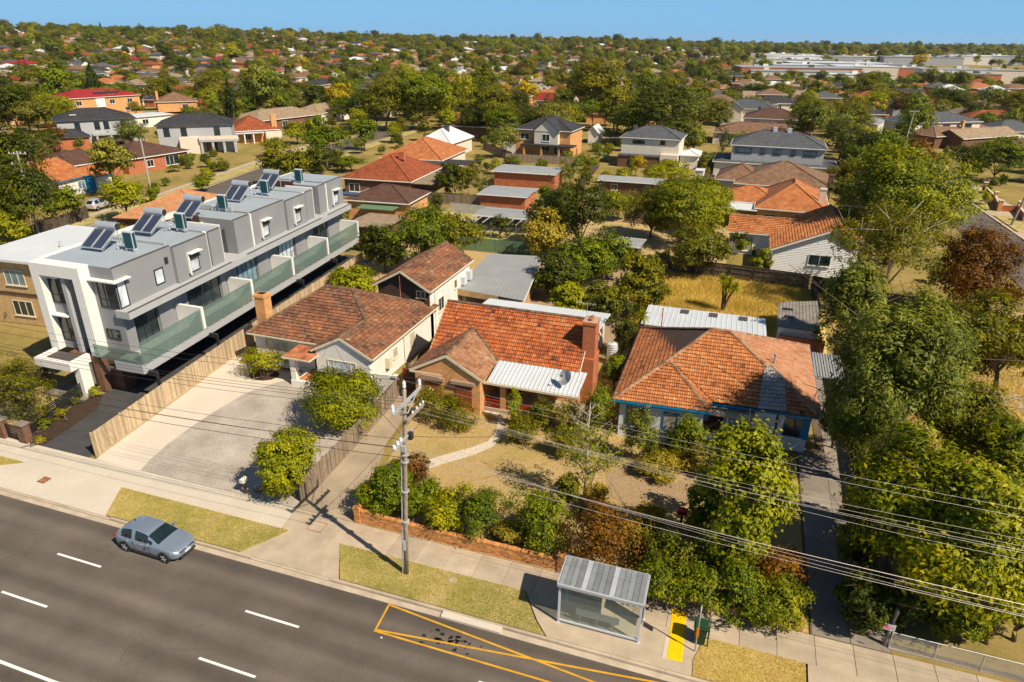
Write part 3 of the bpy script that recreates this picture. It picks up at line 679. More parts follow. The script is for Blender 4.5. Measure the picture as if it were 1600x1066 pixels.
# ------------------------------------------------------------------ main power pole
def power_pole():
    bx, by = -13.7, 24.0; tx, ty = -13.15, 24.0
    r = empty('power_pole', 'tall grey timber power pole with two crossarms by the kerb', 'power pole', (bx, by, 0))
    def at(z): return Vector((bx+(tx-bx)*z/10.7, by+(ty-by)*z/10.7, z))
    b = MB(); b.tube([at(z) for z in (0, 3, 6, 9, 10.75)], [.12,.112,.104,.095,.085], 14); b.build('shaft', MAT['pole_wood'], r, smooth=True)
    b = MB(); p = at(2.0); b.box(p.x-.06, p.y-.20, 1.7, p.x+.06, p.y-.165, 2.3); b.build('number_plate', MAT['shelter_white'], r)
    b = MB(); b.tube([at(z)+Vector((-.17,-.05,0)) for z in (0.02, 4, 8.5)], .035, 6); b.build('cable_duct', MAT['galv'], r)
    # upper arm with three insulators
    c = at(10.25); a0 = c+Vector((.17,-1.45,0)); a1 = c+Vector((.17,1.25,0)); b = MB(); b.bar(a0, a1, .1, .12); arm = b.build('crossarm', MAT['galv'], r)
    for q in (a0, a1):
        b = MB(); b.bar(q*.62+c*.38+Vector((0.1,0,-.06)), at(9.55)+Vector((.16,0,0)), .04, .04); b.build('brace', MAT['galv'], arm)
    wires = []
    tops = [a0+Vector((0,.05,.06)), a1+Vector((0,-.05,.06)), at(10.7)+Vector((0,0,.06))]
    for q in tops:
        b = MB()
        for k, (zz, rr) in enumerate(((0,.05),(.08,.05),(.1,.10),(.2,.10),(.22,.07),(.25,.11),(.33,.11),(.36,.06),(.42,.05))): pass
        zs = [(0,.03),(.1,.03),(.11,.085),(.22,.075),(.24,.05),(.26,.085),(.36,.075),(.38,.04),(.44,.04)]
        b.tube([q+Vector((0,0,z)) for z, _ in zs], [rr for _, rr in zs], 12); b.build('insulator', MAT['insulator'], arm)
        wires.append(q+Vector((0,0,.44)))
    # lower timber arm
    c = at(9.25); a0 = c+Vector((.2,-.2,0)); a1 = c+Vector((.22,1.5,0)); b = MB(); b.bar(a0, a1, .11, .13); arm2 = b.build('crossarm', MAT['pole_wood'], r)
    low = []
    for t in (.35, .6, .8, .97):
        q = a0.lerp(a1, t)+Vector((0,0,.06)); b = MB(); b.tube([q, q+Vector((0,0,.05)), q+Vector((0,0,.06)), q+Vector((0,0,.15))], [.02,.02,.06,.045], 8); b.build('insulator', MAT['insulator'], arm2); low.append(q+Vector((0,0,.15)))
    c = at(8.4); a0 = c+Vector((.15,-1.35,-.05)); a1 = c+Vector((.15,.5,0)); b = MB(); b.bar(a0, a1, .09, .1); arm3 = b.build('crossarm', MAT['galv'], r)
    for t in (.02, .2, .36):
        q = a0.lerp(a1, t); b = MB(); b.tube([q+Vector((0,0,.05)), q+Vector((0,0,.1)), q+Vector((0,0,.12)), q+Vector((0,0,.26))], [.03,.03,.09,.07], 8); b.build('insulator', MAT['insulator'], arm3); low.append(q+Vector((0,0,.2)))
    b = MB(); b.box(c.x+.14, c.y-.02, 8.15, c.x+.34, c.y+.2, 8.5); b.build('junction_box', MAT['dark_plastic'], r)
    b = MB(); b.box(c.x-.1, c.y-.28, 7.6, c.x+.12, c.y-.17, 7.9); b.build('clamp', MAT['galv'], r)
    for zz in (7.3, 6.9, 5.2, 3.4):
        p = at(zz); b = MB(); b.tube([p-Vector((0,0,.03)), p+Vector((0,0,.03))], .19, 12); b.build('band', MAT['galv'], r)
    return wires, low, at
wires, low, pole_at = power_pole()
def cable(name, label, a, b, sag, rad, mat, group=None, n=22):
    a = Vector(a); b = Vector(b); pts = []
    for i in range(n+1):
        t = i/n; p = a.lerp(b, t); p.z -= sag*4*t*(1-t); pts.append(p)
    m_ = MB(); m_.tube(pts, rad, 5, cap=False)
    return m_.build(name, MAT[mat], label=label, cat='cable', group=group)
GW = 'overhead wires along the main road'
for i, q in enumerate(wires):
    lab = ['upper front wire of the main road power pole', 'upper rear wire of the main road power pole', 'topmost wire from the pole top of the main road'][i]
    cable('power_line', lab+', right hand span', q, (38, q.y+.2, 10.6+(.35 if i == 2 else 0)), 1.15, .005, 'wire_mat', GW)
    cable('power_line', lab+', left hand span', q, (-66, q.y+.3, 10.7), 1.2, .010, 'wire_dark', GW)
for i, q in enumerate(low):
    nm = ['first', 'second', 'third', 'fourth', 'fifth', 'sixth', 'seventh'][i]
    cable('power_line', 'lower overhead wire, '+nm+' across the crossarms, right hand span', q, (38, q.y+.15, q.z-.15-.05*i), [.6,1.15,1.65,2.15,1.1,1.55,2.0][i], .005, 'wire_mat', GW)
    if i in (0, 2, 3, 4, 6): cable('power_line', 'lower overhead wire, '+nm+' across the crossarms, left hand span', q, (-66, q.y+.2, q.z-.1), 1.3, .010, 'wire_dark', GW)
for i, (z0, z1, yy) in enumerate(((7.6, 7.2, 24.05), (7.1, 6.75, 23.9))):
    cable('power_line', ['upper thick communications cable on the main road pole', 'lowest thick communications cable on the main road pole'][i]+', right hand span', pole_at(z0), (38, yy, z1), 1.1, .008, 'wire_mat', GW)
    cable('power_line', ['upper thick communications cable on the main road pole', 'lowest thick communications cable on the main road pole'][i]+', left hand span', pole_at(z0), (-66, yy, z1), 1.1, .014, 'wire_dark', GW)
cable('service_cable', 'thin dark service wire from the pole to the white gabled house', pole_at(8.2), (-28.2, 40.6, 4.0), .6, .012, 'wire_dark')
cable('service_cable', 'thin dark service wire from the pole to the brick gable house', pole_at(8.1), (-17.6, 40.2, 3.9), .4, .012, 'wire_dark')
cable('service_cable', 'thin dark service wire from the pole across the road verge to the right house', pole_at(8.3), (-1.0, 41.0, 3.2), .8, .012, 'wire_dark')

# ------------------------------------------------------------------ cars
def car_proto(paint, label, name='parked_car', L=4.26, Wd=1.79, Ht=1.46, suv=0.0):
    root = empty(name, label, 'car')
    hl = L/2; hw = Wd/2
    # stations: x, sill z, belt z, roof z, half width belt, half width roof
    S = [(-hl+.08, .42, .72, .80, .62, .56), (-hl+.14, .30, .84, .95, .80, .64), (-hl+.32, .22, .88, 1.12, .86, .64), (-hl+.62, .20, .89, 1.33, .89, .62), (-hl+.95, .20, .88, 1.425, .893, .61),
         (-hl+1.43, .19, .88, 1.46, .895, .61), (-hl+1.49, .19, .88, 1.46, .895, .61), (-hl+2.15, .19, .87, 1.42, .895, .61), (-hl+2.42, .19, .87, 1.33, .895, .62),
         (-hl+2.72, .19, .90, 1.18, .89, .65), (-hl+3.08, .19, .91, .985, .885, .74), (-hl+3.5, .19, .86, .90, .87, .70), (-hl+3.9, .21, .78, .80, .82, .62), (-hl+4.14, .26, .66, .70, .72, .52), (hl, .36, .55, .60, .55, .42)]
    k = Ht/1.46
    def sec(st):
        x, s, bz, rz, wb, wr = st; wb *= hw/.895; wr *= hw/.895
        s *= 1+suv
        return [(x, 0, s), (x, wb*.86, s), (x, wb*.97, s+.08), (x, wb*1.0, (s+bz)/2), (x, wb*.985, bz-.06), (x, wb*.93, bz*k),
                (x, wb*.93*.40+wr*.60, (bz*.35+rz*.65)*k), (x, wr, rz*k-.045), (x, wr*.80, rz*k-.008), (x, 0, rz*k+.012)]
    V = []; m_ = 18; Fs = []; Mi = []
    for st in S:
        h = sec(st); V += h+[(p[0], -p[1], p[2]) for p in h[8:0:-1]]
    for i in range(len(S)-1):
        for j in range(m_):
            Fs.append((i*m_+j, i*m_+(j+1)%m_, (i+1)*m_+(j+1)%m_, (i+1)*m_+j))
            g_ = 0
            if (j in (5, 6) and i in (3, 4, 6, 7)) or (j == 5 and i == 8): g_ = 1
            if (j in (11, 12) and i in (3, 4, 6, 7)) or (j == 12 and i == 8): g_ = 2
            if j in (7, 8, 9, 10) and i in (8, 9): g_ = 3
            if j in (8, 9) and i in (1, 2): g_ = 4
            Mi.append(g_)
    Fs += [tuple(range(m_-1, -1, -1)), tuple((len(S)-1)*m_+j for j in range(m_))]; Mi += [0, 0]
    me = bpy.data.meshes.new('body'); me.from_pydata(V, [], Fs); me.polygons.foreach_set('material_index', Mi)
    for q_ in range(5): me.materials.append(MAT[paint])
    bm = bmesh.new(); bm.from_mesh(me); bmesh.ops.recalc_face_normals(bm, faces=bm.faces); bm.to_mesh(me); bm.free()
    tmp = bpy.data.objects.new('body', me); COL.objects.link(tmp); md = tmp.modifiers.new('s', 'SUBSURF'); md.levels = 2
    dg = bpy.context.evaluated_depsgraph_get(); full = bpy.data.meshes.new_from_object(tmp.evaluated_get(dg)); bpy.data.objects.remove(tmp)
    for q_, nm_, mt_ in ((0, 'body', paint), (1, 'side_windows', 'car_glass'), (2, 'side_windows', 'car_glass'), (3, 'windscreen', 'car_glass'), (4, 'rear_window', 'car_glass')):
        bm = bmesh.new(); bm.from_mesh(full); bmesh.ops.delete(bm, geom=[f_ for f_ in bm.faces if f_.material_index != q_], context='FACES')
        for f_ in bm.faces: f_.material_index = 0; f_.smooth = True
        m2 = bpy.data.meshes.new(nm_); bm.to_mesh(m2); bm.free(); m2.materials.clear(); m2.materials.append(MAT[mt_]); link_mesh(nm_, m2, root)
    for sx in (-hl+.82, -hl+3.45):
        for sg in (1, -1):
            t = MB(); t.tube([(sx, sg*(hw-.20), .315), (sx, sg*(hw+.005), .315)], .315, 22); wheel = t.build('wheel', MAT['tyre'], root, local=True)
            a = MB(); a.tube([(sx, sg*(hw-.02), .315), (sx, sg*(hw+.012), .315)], .20, 18)
            for q in range(5):
                an = q*2*math.pi/5; a.bar((sx, sg*(hw+.016), .315), (sx+.2*math.cos(an), sg*(hw+.016), .315+.2*math.sin(an)), .05, .012, up=(0,1,0), mi=1)
            a.build('rim', [MAT['black_metal'], MAT['galv']], wheel, local=True)
            ar = MB()
            for q in range(9):
                an = math.pi*q/8; an2 = math.pi*(q+1)/8
                if q < 8: ar.bar((sx+.355*math.cos(an), sg*(hw-.008), .33+.355*math.sin(an)), (sx+.355*math.cos(an2), sg*(hw-.008), .33+.355*math.sin(an2)), .04, .03, up=(0,1,0))
            ar.build('wheel_arch', MAT['dark_plastic'], root, local=True)
    for sg in (1, -1):
        g = MB(); g.add([(hl-.34,.80*sg*hw/.895,.62),(hl-.05,.56*sg*hw/.895,.56),(hl-.09,.54*sg*hw/.895,.70),(hl-.40,.76*sg*hw/.895,.765)], [(0,1,2,3)]); g.build('headlight', MAT['headlight'], root, local=True)
        g = MB(); g.box(-hl+.10, sg*.66-.1, .74, -hl+.17, sg*.66+.1, .88); g.build('tail_light', MAT['bin_red'], root, local=True)
        g = MB(); g.box(-hl+2.52, sg*hw*.97, .93*k, -hl+2.66, sg*(hw+.16), 1.05*k); g.build('mirror', MAT[paint], root, local=True)
        for dx in (1.02, 1.98): g = MB(); g.box(-hl+dx, sg*(hw-.005), .80, -hl+dx+.16, sg*(hw+.02), .83); g.build('door_handle', MAT['galv'], root, local=True)
        for dx in (.98, 1.46, 2.55): g = MB(); g.box(-hl+dx, sg*(hw-.03), .28, -hl+dx+.012, sg*(hw+.004), .86); g.build('door_seam', MAT['dark_plastic'], root, local=True)
        g = MB(); g.box(-hl+1.15, sg*(hw-.06), .17, -hl+3.1, sg*(hw-.005), .25); g.build('sill', MAT['dark_plastic'], root, local=True)
    g = MB(); g.box(hl-.13, -.46, .57, hl-.02, .46, .63); g.box(hl-.06, -.5, .26, hl+.012, .5, .36); g.build('grille', MAT['dark_plastic'], root, local=True)
    g = MB(); g.box(hl-.02, -.19, .42, hl+.018, .19, .53); g.build('number_plate', MAT['shelter_white'], root, local=True)
    g = MB(); g.tube([(hl-.06,0,.60),(hl-.005,0,.60)], .055, 12); g.build('badge', MAT['galv'], root, local=True)
    g = MB(); g.box(-hl+.9, -.02, Ht+.0, -hl+1.0, .02, Ht+.06); g.build('antenna', MAT['dark_plastic'], root, local=True)
    return root
def car_paint(name, col):
    mt, n, b, out = _nodes(name); f = _noise(n, _pos(n), 3, 3)
    n.links.new(_ramp(n, f, [(.3, tuple(c*.93 for c in col)), (.7, col)]), b.inputs['Base Color'])
    b.inputs['Metallic'].default_value = .55; b.inputs['Roughness'].default_value = .32; b.inputs['Coat Weight'].default_value = .7; b.inputs['Coat Roughness'].default_value = .05
car_paint('paint_silver', (.31,.37,.45)); car_paint('paint_black', (.03,.03,.045)); car_paint('paint_whitecar', (.72,.72,.72)); car_paint('paint_red', (.35,.03,.03))
glass_mat('car_glass', (.010,.018,.020), .03)
pm('headlight', (.75,.78,.80), .15, .05, 3, spec=.8)
car = car_proto('paint_silver', 'silver blue hatchback parked at the kerb of the main road', Wd=1.74)
car.location = (-27.3, 21.5, RZ); car.rotation_euler = (0, 0, R(-.8))
c2 = car_proto('paint_black', 'dark four wheel drive parked in the side street on the right', L=4.4, Wd=1.85, Ht=1.75, suv=.4); q = P(1487, 301); c2.location = (q.x, q.y, .0); c2.rotation_euler = (0, 0, R(-87))
c3 = car_proto('paint_whitecar', 'white wagon parked in the driveway off the left street', L=4.5, Wd=1.85, Ht=1.7, suv=.3); q = P(156, 326); c3.location = (q.x, q.y, .03); c3.rotation_euler = (0, 0, R(100))

# letter boxes, sign, chain wire fence
def post_box(name, label, x, y, h, mat, mat2, w=.3):
    r = empty(name, label, 'letterbox', (x, y, 0)); b = MB(); b.box(x-.07, y-.07, 0, x+.07, y+.07, h); b.build('post', MAT[mat2], r)
    b = MB(); b.box(x-w/2, y-.2, h, x+w/2, y+.2, h+.2); b.add([(x-w/2-.02,y-.22,h+.2),(x+w/2+.02,y-.22,h+.2),(x+w/2+.02,y+.22,h+.2),(x-w/2-.02,y+.22,h+.2),(x,y-.22,h+.3),(x,y+.22,h+.3)],
      [(0,1,4),(3,5,2),(0,4,5,3),(1,2,5,4),(0,3,2,1)]); b.build('box', MAT[mat], r); return r
q = P(384, 771); post_box('letterbox', 'small cream letterbox on a post at the edge of the gravel yard', q.x, q.y, .85, 'cream_paint', 'brown_trim')
q = P(1063, 825); post_box('letterbox', 'red topped letterbox half buried in the overgrown front garden', q.x, q.y, 1.0, 'bin_red', 'black_metal', .5)
b = MB(); q = P(407, 768)
for i in range(5): a = rng.uniform(0, 6.3); rr = rng.uniform(.05, .3); b.box(q.x+rr*math.cos(a)-.1, q.y+rr*math.sin(a)-.07, 0, q.x+rr*math.cos(a)+.1, q.y+rr*math.sin(a)+.07, rng.uniform(.06, .16))
b.build('broken_pots', MAT['rust'], label='broken terracotta pots lying under the round bush in the gravel yard', cat='pots')
pts_ = [(9.0,27.0),(10.8,26.98),(12.6,26.96),(14.4,26.94),(16.2,26.92),(18.0,26.9),(19.8,26.9)]
r = empty('chain_wire_fence', 'low galvanised chain wire fence along the footpath on the right', 'fence', (9.0, 27.0, 0))
for i, p in enumerate(pts_):
    b = MB(); b.tube([(p[0],p[1],0),(p[0],p[1],.95)], .025, 8); b.build('post', MAT['galv'], r)
b = MB(); b.tube([(p[0],p[1],.94) for p in pts_], .02, 6); b.build('top_rail', MAT['galv'], r)
b = MB()
for a0, a1 in zip(pts_[:-1], pts_[1:]):
    A = Vector((*a0, 0)); Bv = Vector((*a1, 0)); L = (Bv-A).length; d = (Bv-A).normalized(); s = .075; t = -.9
    while t < L:
        for sg in (1, -1):
            t0, t1 = (t, t+.9) if sg > 0 else (t+.9, t); z0, z1 = .03, .93
            # clip to the bay
            def cl(ta, za, tb, zb):
                pts2 = []
                for (x_, z_, xo, zo) in ((ta, za, tb, zb), (tb, zb, ta, za)):
                    if x_ < 0: k_ = (0-x_)/(xo-x_); z_ += (zo-z_)*k_; x_ = 0
                    if x_ > L: k_ = (L-x_)/(xo-x_); z_ += (zo-z_)*k_; x_ = L
                    pts2.append((x_, z_))
                return pts2
            if min(t0, t1) < L and max(t0, t1) > 0:
                (xa, za), (xb, zb) = cl(t0, z0, t1, z1)
                if abs(xa-xb) > .02: pa = A+d*xa; pb = A+d*xb; b.bar((pa.x,pa.y,za), (pb.x,pb.y,zb), .007, .007)
        t += s
b.build('wire_mesh', MAT['galv'], r, kind='stuff')
b = MB(); b.box(9.0, 26.95, -.1, 20, 27.2, .05); b.build('plinth', MAT['concrete_old'], r)
r = empty('sign_board', 'white and pink real estate board tied to a post at the driveway corner', 'sign', (8.85, 27.1, 0))
b = MB(); b.tube([(8.85,27.15,0),(9.0,27.2,2.0)], .07, 8); b.build('post', MAT['pole_wood'], r)
b = MB(); b.box(8.45, 27.0, 1.0, 9.05, 27.03, 1.35); bo = b.build('board', MAT['shelter_white'], r)
b = MB()
for i in range(3): b.box(8.5, 26.985, 1.08+i*.09, 8.5+[.35,.48,.3][i], 26.995, 1.12+i*.09)
b.build('lettering', pm('pink_print', (.75,.15,.2), .6), bo)
b = MB(); b.box(8.35, 27.0, 1.42, 8.6, 27.03, 1.85); b.build('notice', MAT['shelter_white'], r)
# ------------------------------------------------------------------ tiled roofs
PROF = [(0, .030), (.13, .048), (.30, .012), (.55, .016), (.70, .040), (.86, .014), (1, .030)]
def tile_plane(tb, poly, tw=.30, tl=.33, tintf=None):
    "lays tiles row by row on a roof plane; poly[0]-poly[1] is the eave"
    p = [Vector(q) for q in poly]; e = (p[1]-p[0]).normalized(); nrm = None
    for i in range(2, len(p)):
        c = e.cross(p[i]-p[0])
        if c.length > .1: nrm = c.normalized(); break
    if nrm.z < 0: nrm = -nrm
    s = nrm.cross(e)
    if sum((q-p[0]).dot(s) for q in p) < 0: e = -e; s = nrm.cross(e)
    ab = [((q-p[0]).dot(e), (q-p[0]).dot(s)) for q in p]; bmax = max(b for a, b in ab)
    def lim(b):
        xs_ = []
        for (a0, b0), (a1, b1) in zip(ab, ab[1:]+ab[:1]):
            if abs(b1-b0) < 1e-6:
                if abs(b-b0) < 1e-3: xs_ += [a0, a1]
            elif min(b0, b1)-1e-6 <= b <= max(b0, b1)+1e-6: xs_.append(a0+(a1-a0)*(b-b0)/(b1-b0))
        return (min(xs_), max(xs_)) if xs_ else (0, 0)
    amin = min(a for a, b in ab); b = 0.0; row = 0
    while b < bmax-.04:
        b2 = min(b+tl, bmax); L0 = lim(min(b+1e-4, bmax)); L1 = lim(b2-1e-4)
        lo = min(L0[0], L1[0]); hi = max(L0[1], L1[1]); i0 = int((lo-amin)/tw); a = amin+i0*tw
        while a < hi-.02:
            ti = min(1, max(0, rng.gauss(.52+.10*math.sin(a*1.7+row*.9)+.08*math.sin(a*.6-row*.37), .135))) if tintf is None else tintf(p[0]+e*(a+.15)+s*b)
            V = []; ok = False; jz = rng.uniform(0, .008)
            for bb, (l, h), lift in ((b, L0, .062+jz), (b2+.03, L1, .0)):
                for t, z in PROF:
                    x = min(max(a+t*tw, l), h); V.append(p[0]+e*x+s*min(bb, bmax)+nrm*(z+lift))
            ww = max(abs((V[6]-V[0]).length), abs((V[13]-V[7]).length))
            if ww > .03:
                k = 7; F_ = [(i, i+1, i+1+k, i+k) for i in range(6)]
                base = [p[0]+e*min(max(a+t*tw, L0[0]), L0[1])+s*b for t in (0, 1)]
                V += base; tb.add(V, F_, tint=ti); n0 = len(tb.v)-16; tb.f.append(tuple(n0+q for q in (15, 6, 5, 4, 3, 2, 1, 0, 14))); tb.m.append(0); tb.t.append(0.0)  # front lip gets the darkest tint: gap shade and grime painted in
            a += tw
        b = b2 if b2 < bmax else bmax; row += 1
def ridge_caps(rb, a, b, wd=.15, ln=.40, rise=.06):
    a = Vector(a); b = Vector(b); L = (b-a).length; d = (b-a).normalized(); n = max(1, int(L/ln)); sx = d.cross(Vector((0,0,1))).normalized(); up = sx.cross(d).normalized()
    for i in range(n):
        p0 = a+d*(L*i/n); p1 = a+d*(L*(i+1)/n+.03); V = []
        for q, ex in ((p0, .012), (p1, 0)):
            for k in range(6):
                an = math.pi*k/5; V.append(q+sx*(math.cos(an)*(wd+ex))+up*(math.sin(an)*(wd*.62+ex)+rise-.035))
        rb.add(V, [(k, k+1, k+7, k+6) for k in range(5)]+[(5,4,3,2,1,0)], tint=rng.random())
def tiled_roof(parent, planes, ridges, tmats, capmat, gutters=(), gutmat='cream_trim', fascia=.18, thick=.05, verges=(), tintfs=None):
    "planes: list of (polygon, material key)"
    base = MB()
    for poly, mk_ in planes:
        n = len(poly); c = [Vector(q) for q in poly]
        nr = (c[1]-c[0]).cross(c[2]-c[0]).normalized()
        if nr.z < 0: nr = -nr
        base.add([q for q in c]+[q-nr*thick for q in c], [tuple(range(n)), tuple(range(2*n-1, n-1, -1))]+[(i, n+i, n+(i+1)%n, (i+1)%n) for i in range(n)])
    ro = base.build('roof', MAT['brown_trim'], parent)
    by = {}
    for i, (poly, mk_) in enumerate(planes): tile_plane(by.setdefault(mk_, MB()), poly, tintf=(tintfs or {}).get(i))
    for mk_, tb in by.items(): tb.build('roof_tiles', MAT[mk_], ro, kind='stuff')
    rb = MB()
    for a, b in ridges: ridge_caps(rb, a, b)
    if rb.f: rb.build('ridge_tiles', MAT[capmat], ro, kind='stuff')
    for a, b in gutters:
        g = MB(); a = Vector(a); b = Vector(b); d = (b-a).normalized(); s = d.cross(Vector((0,0,1)))
        g.bar(a+Vector((0,0,-.05)), b+Vector((0,0,-.05)), .10, .11); g.build('gutter', MAT[gutmat], ro)
    for a, b in verges:
        g = MB(); g.bar(Vector(a)+Vector((0,0,-.08)), Vector(b)+Vector((0,0,-.08)), .05, .2); g.build('barge_board', MAT[gutmat], ro)
    return ro
def window(parent, p0, p1, z0, z1, out, fm='white_trim', gm='glass_dark', mull=(.5,), trans=(), sill=True, fw=.07, dep=.06, tf=None, name='window', sillm=None):
    "window on a wall; p0-p1 along the wall, out = outward normal"
    a = Vector((p0[0], p0[1], 0)); b = Vector((p1[0], p1[1], 0)); o = Vector((out[0], out[1], 0)).normalized(); d = (b-a).normalized(); W = (b-a).length
    fr = MB(tf)
    def bar(t0, t1, za, zb, th0, th1, mb):
        q = [a+d*t0+o*th0, a+d*t1+o*th0, a+d*t1+o*th1, a+d*t0+o*th1]
        mb.add([(v.x,v.y,za) for v in q]+[(v.x,v.y,zb) for v in q], [(0,3,2,1),(4,5,6,7),(0,1,5,4),(1,2,6,5),(2,3,7,6),(3,0,4,7)])
    bar(0, W, z0, z0+fw, .002, dep, fr); bar(0, W, z1-fw, z1, .002, dep, fr); bar(0, fw, z0+fw, z1-fw, .002, dep, fr); bar(W-fw, W, z0+fw, z1-fw, .002, dep, fr)
    for m_ in mull: bar(W*m_-fw*.4, W*m_+fw*.4, z0+fw, z1-fw, .002, dep-.008, fr)
    for t in trans: zc = z0+(z1-z0)*t; bar(fw, W-fw, zc-fw*.35, zc+fw*.35, .002, dep-.012, fr)
    wo_ = fr.build(name, MAT[fm], parent)
    g = MB(tf); bar(fw, W-fw, z0+fw, z1-fw, .001, .018, g); g.build('pane', MAT[gm], wo_)
    if sill: s_ = MB(tf); bar(-.06, W+.06, z0-.07, z0-.002, .002, dep+.06, s_); s_.build('sill', MAT[sillm or fm], wo_)
    return wo_
def corr(mb, p0, p1, p2, p3, pitch=.2, amp=.03, top=.35):
    "ribbed sheet: p0-p1 eave, p3-p2 upper edge"
    p0, p1, p2, p3 = map(Vector, (p0, p1, p2, p3)); L = (p1-p0).length; n = max(1, int(L/pitch)); nr = (p1-p0).cross(p3-p0).normalized()
    if nr.z < 0: nr = -nr
    prof = [(0,0),(.5-top/2-.06,0),(.5-top/2,1),(.5+top/2,1),(.5+top/2+.06,0)]
    A = []; B = []
    for i in range(n):
        for t, h in prof:
            u = (i+t)/n; A.append(p0.lerp(p1, u)+nr*h*amp); B.append(p3.lerp(p2, u)+nr*h*amp)
    A.append(p1); B.append(p2); k = len(A)
    mb.add(A+B, [(i, i+1, i+1+k, i+k) for i in range(k-1)])
    mb.add([p0-nr*.03, p1-nr*.03, p2-nr*.03, p3-nr*.03, p0-nr*.003, p1-nr*.003, p2-nr*.003, p3-nr*.003], [(0,3,2,1),(0,1,5,4),(1,2,6,5),(2,3,7,6),(3,0,4,7)])
def dish(parent, p, r, to, mat='steel'):
    b = MB(); to = Vector(to).normalized(); sx = to.cross(Vector((0,0,1))).normalized(); up = sx.cross(to); V = [Vector(p)]; n = 18
    for k in range(1, 4):
        for i in range(n): a = 2*math.pi*i/n; rr = r*k/3; V.append(Vector(p)+sx*(rr*math.cos(a))+up*(rr*math.sin(a)*1.1)+to*(rr*rr*.45/r))
    Fs = [(0, 1+i, 1+(i+1) % n) for i in range(n)]
    for k in range(2):
        for i in range(n): Fs.append((1+k*n+i, 1+(k+1)*n+i, 1+(k+1)*n+(i+1) % n, 1+k*n+(i+1) % n))
    b.add(V, Fs); return b

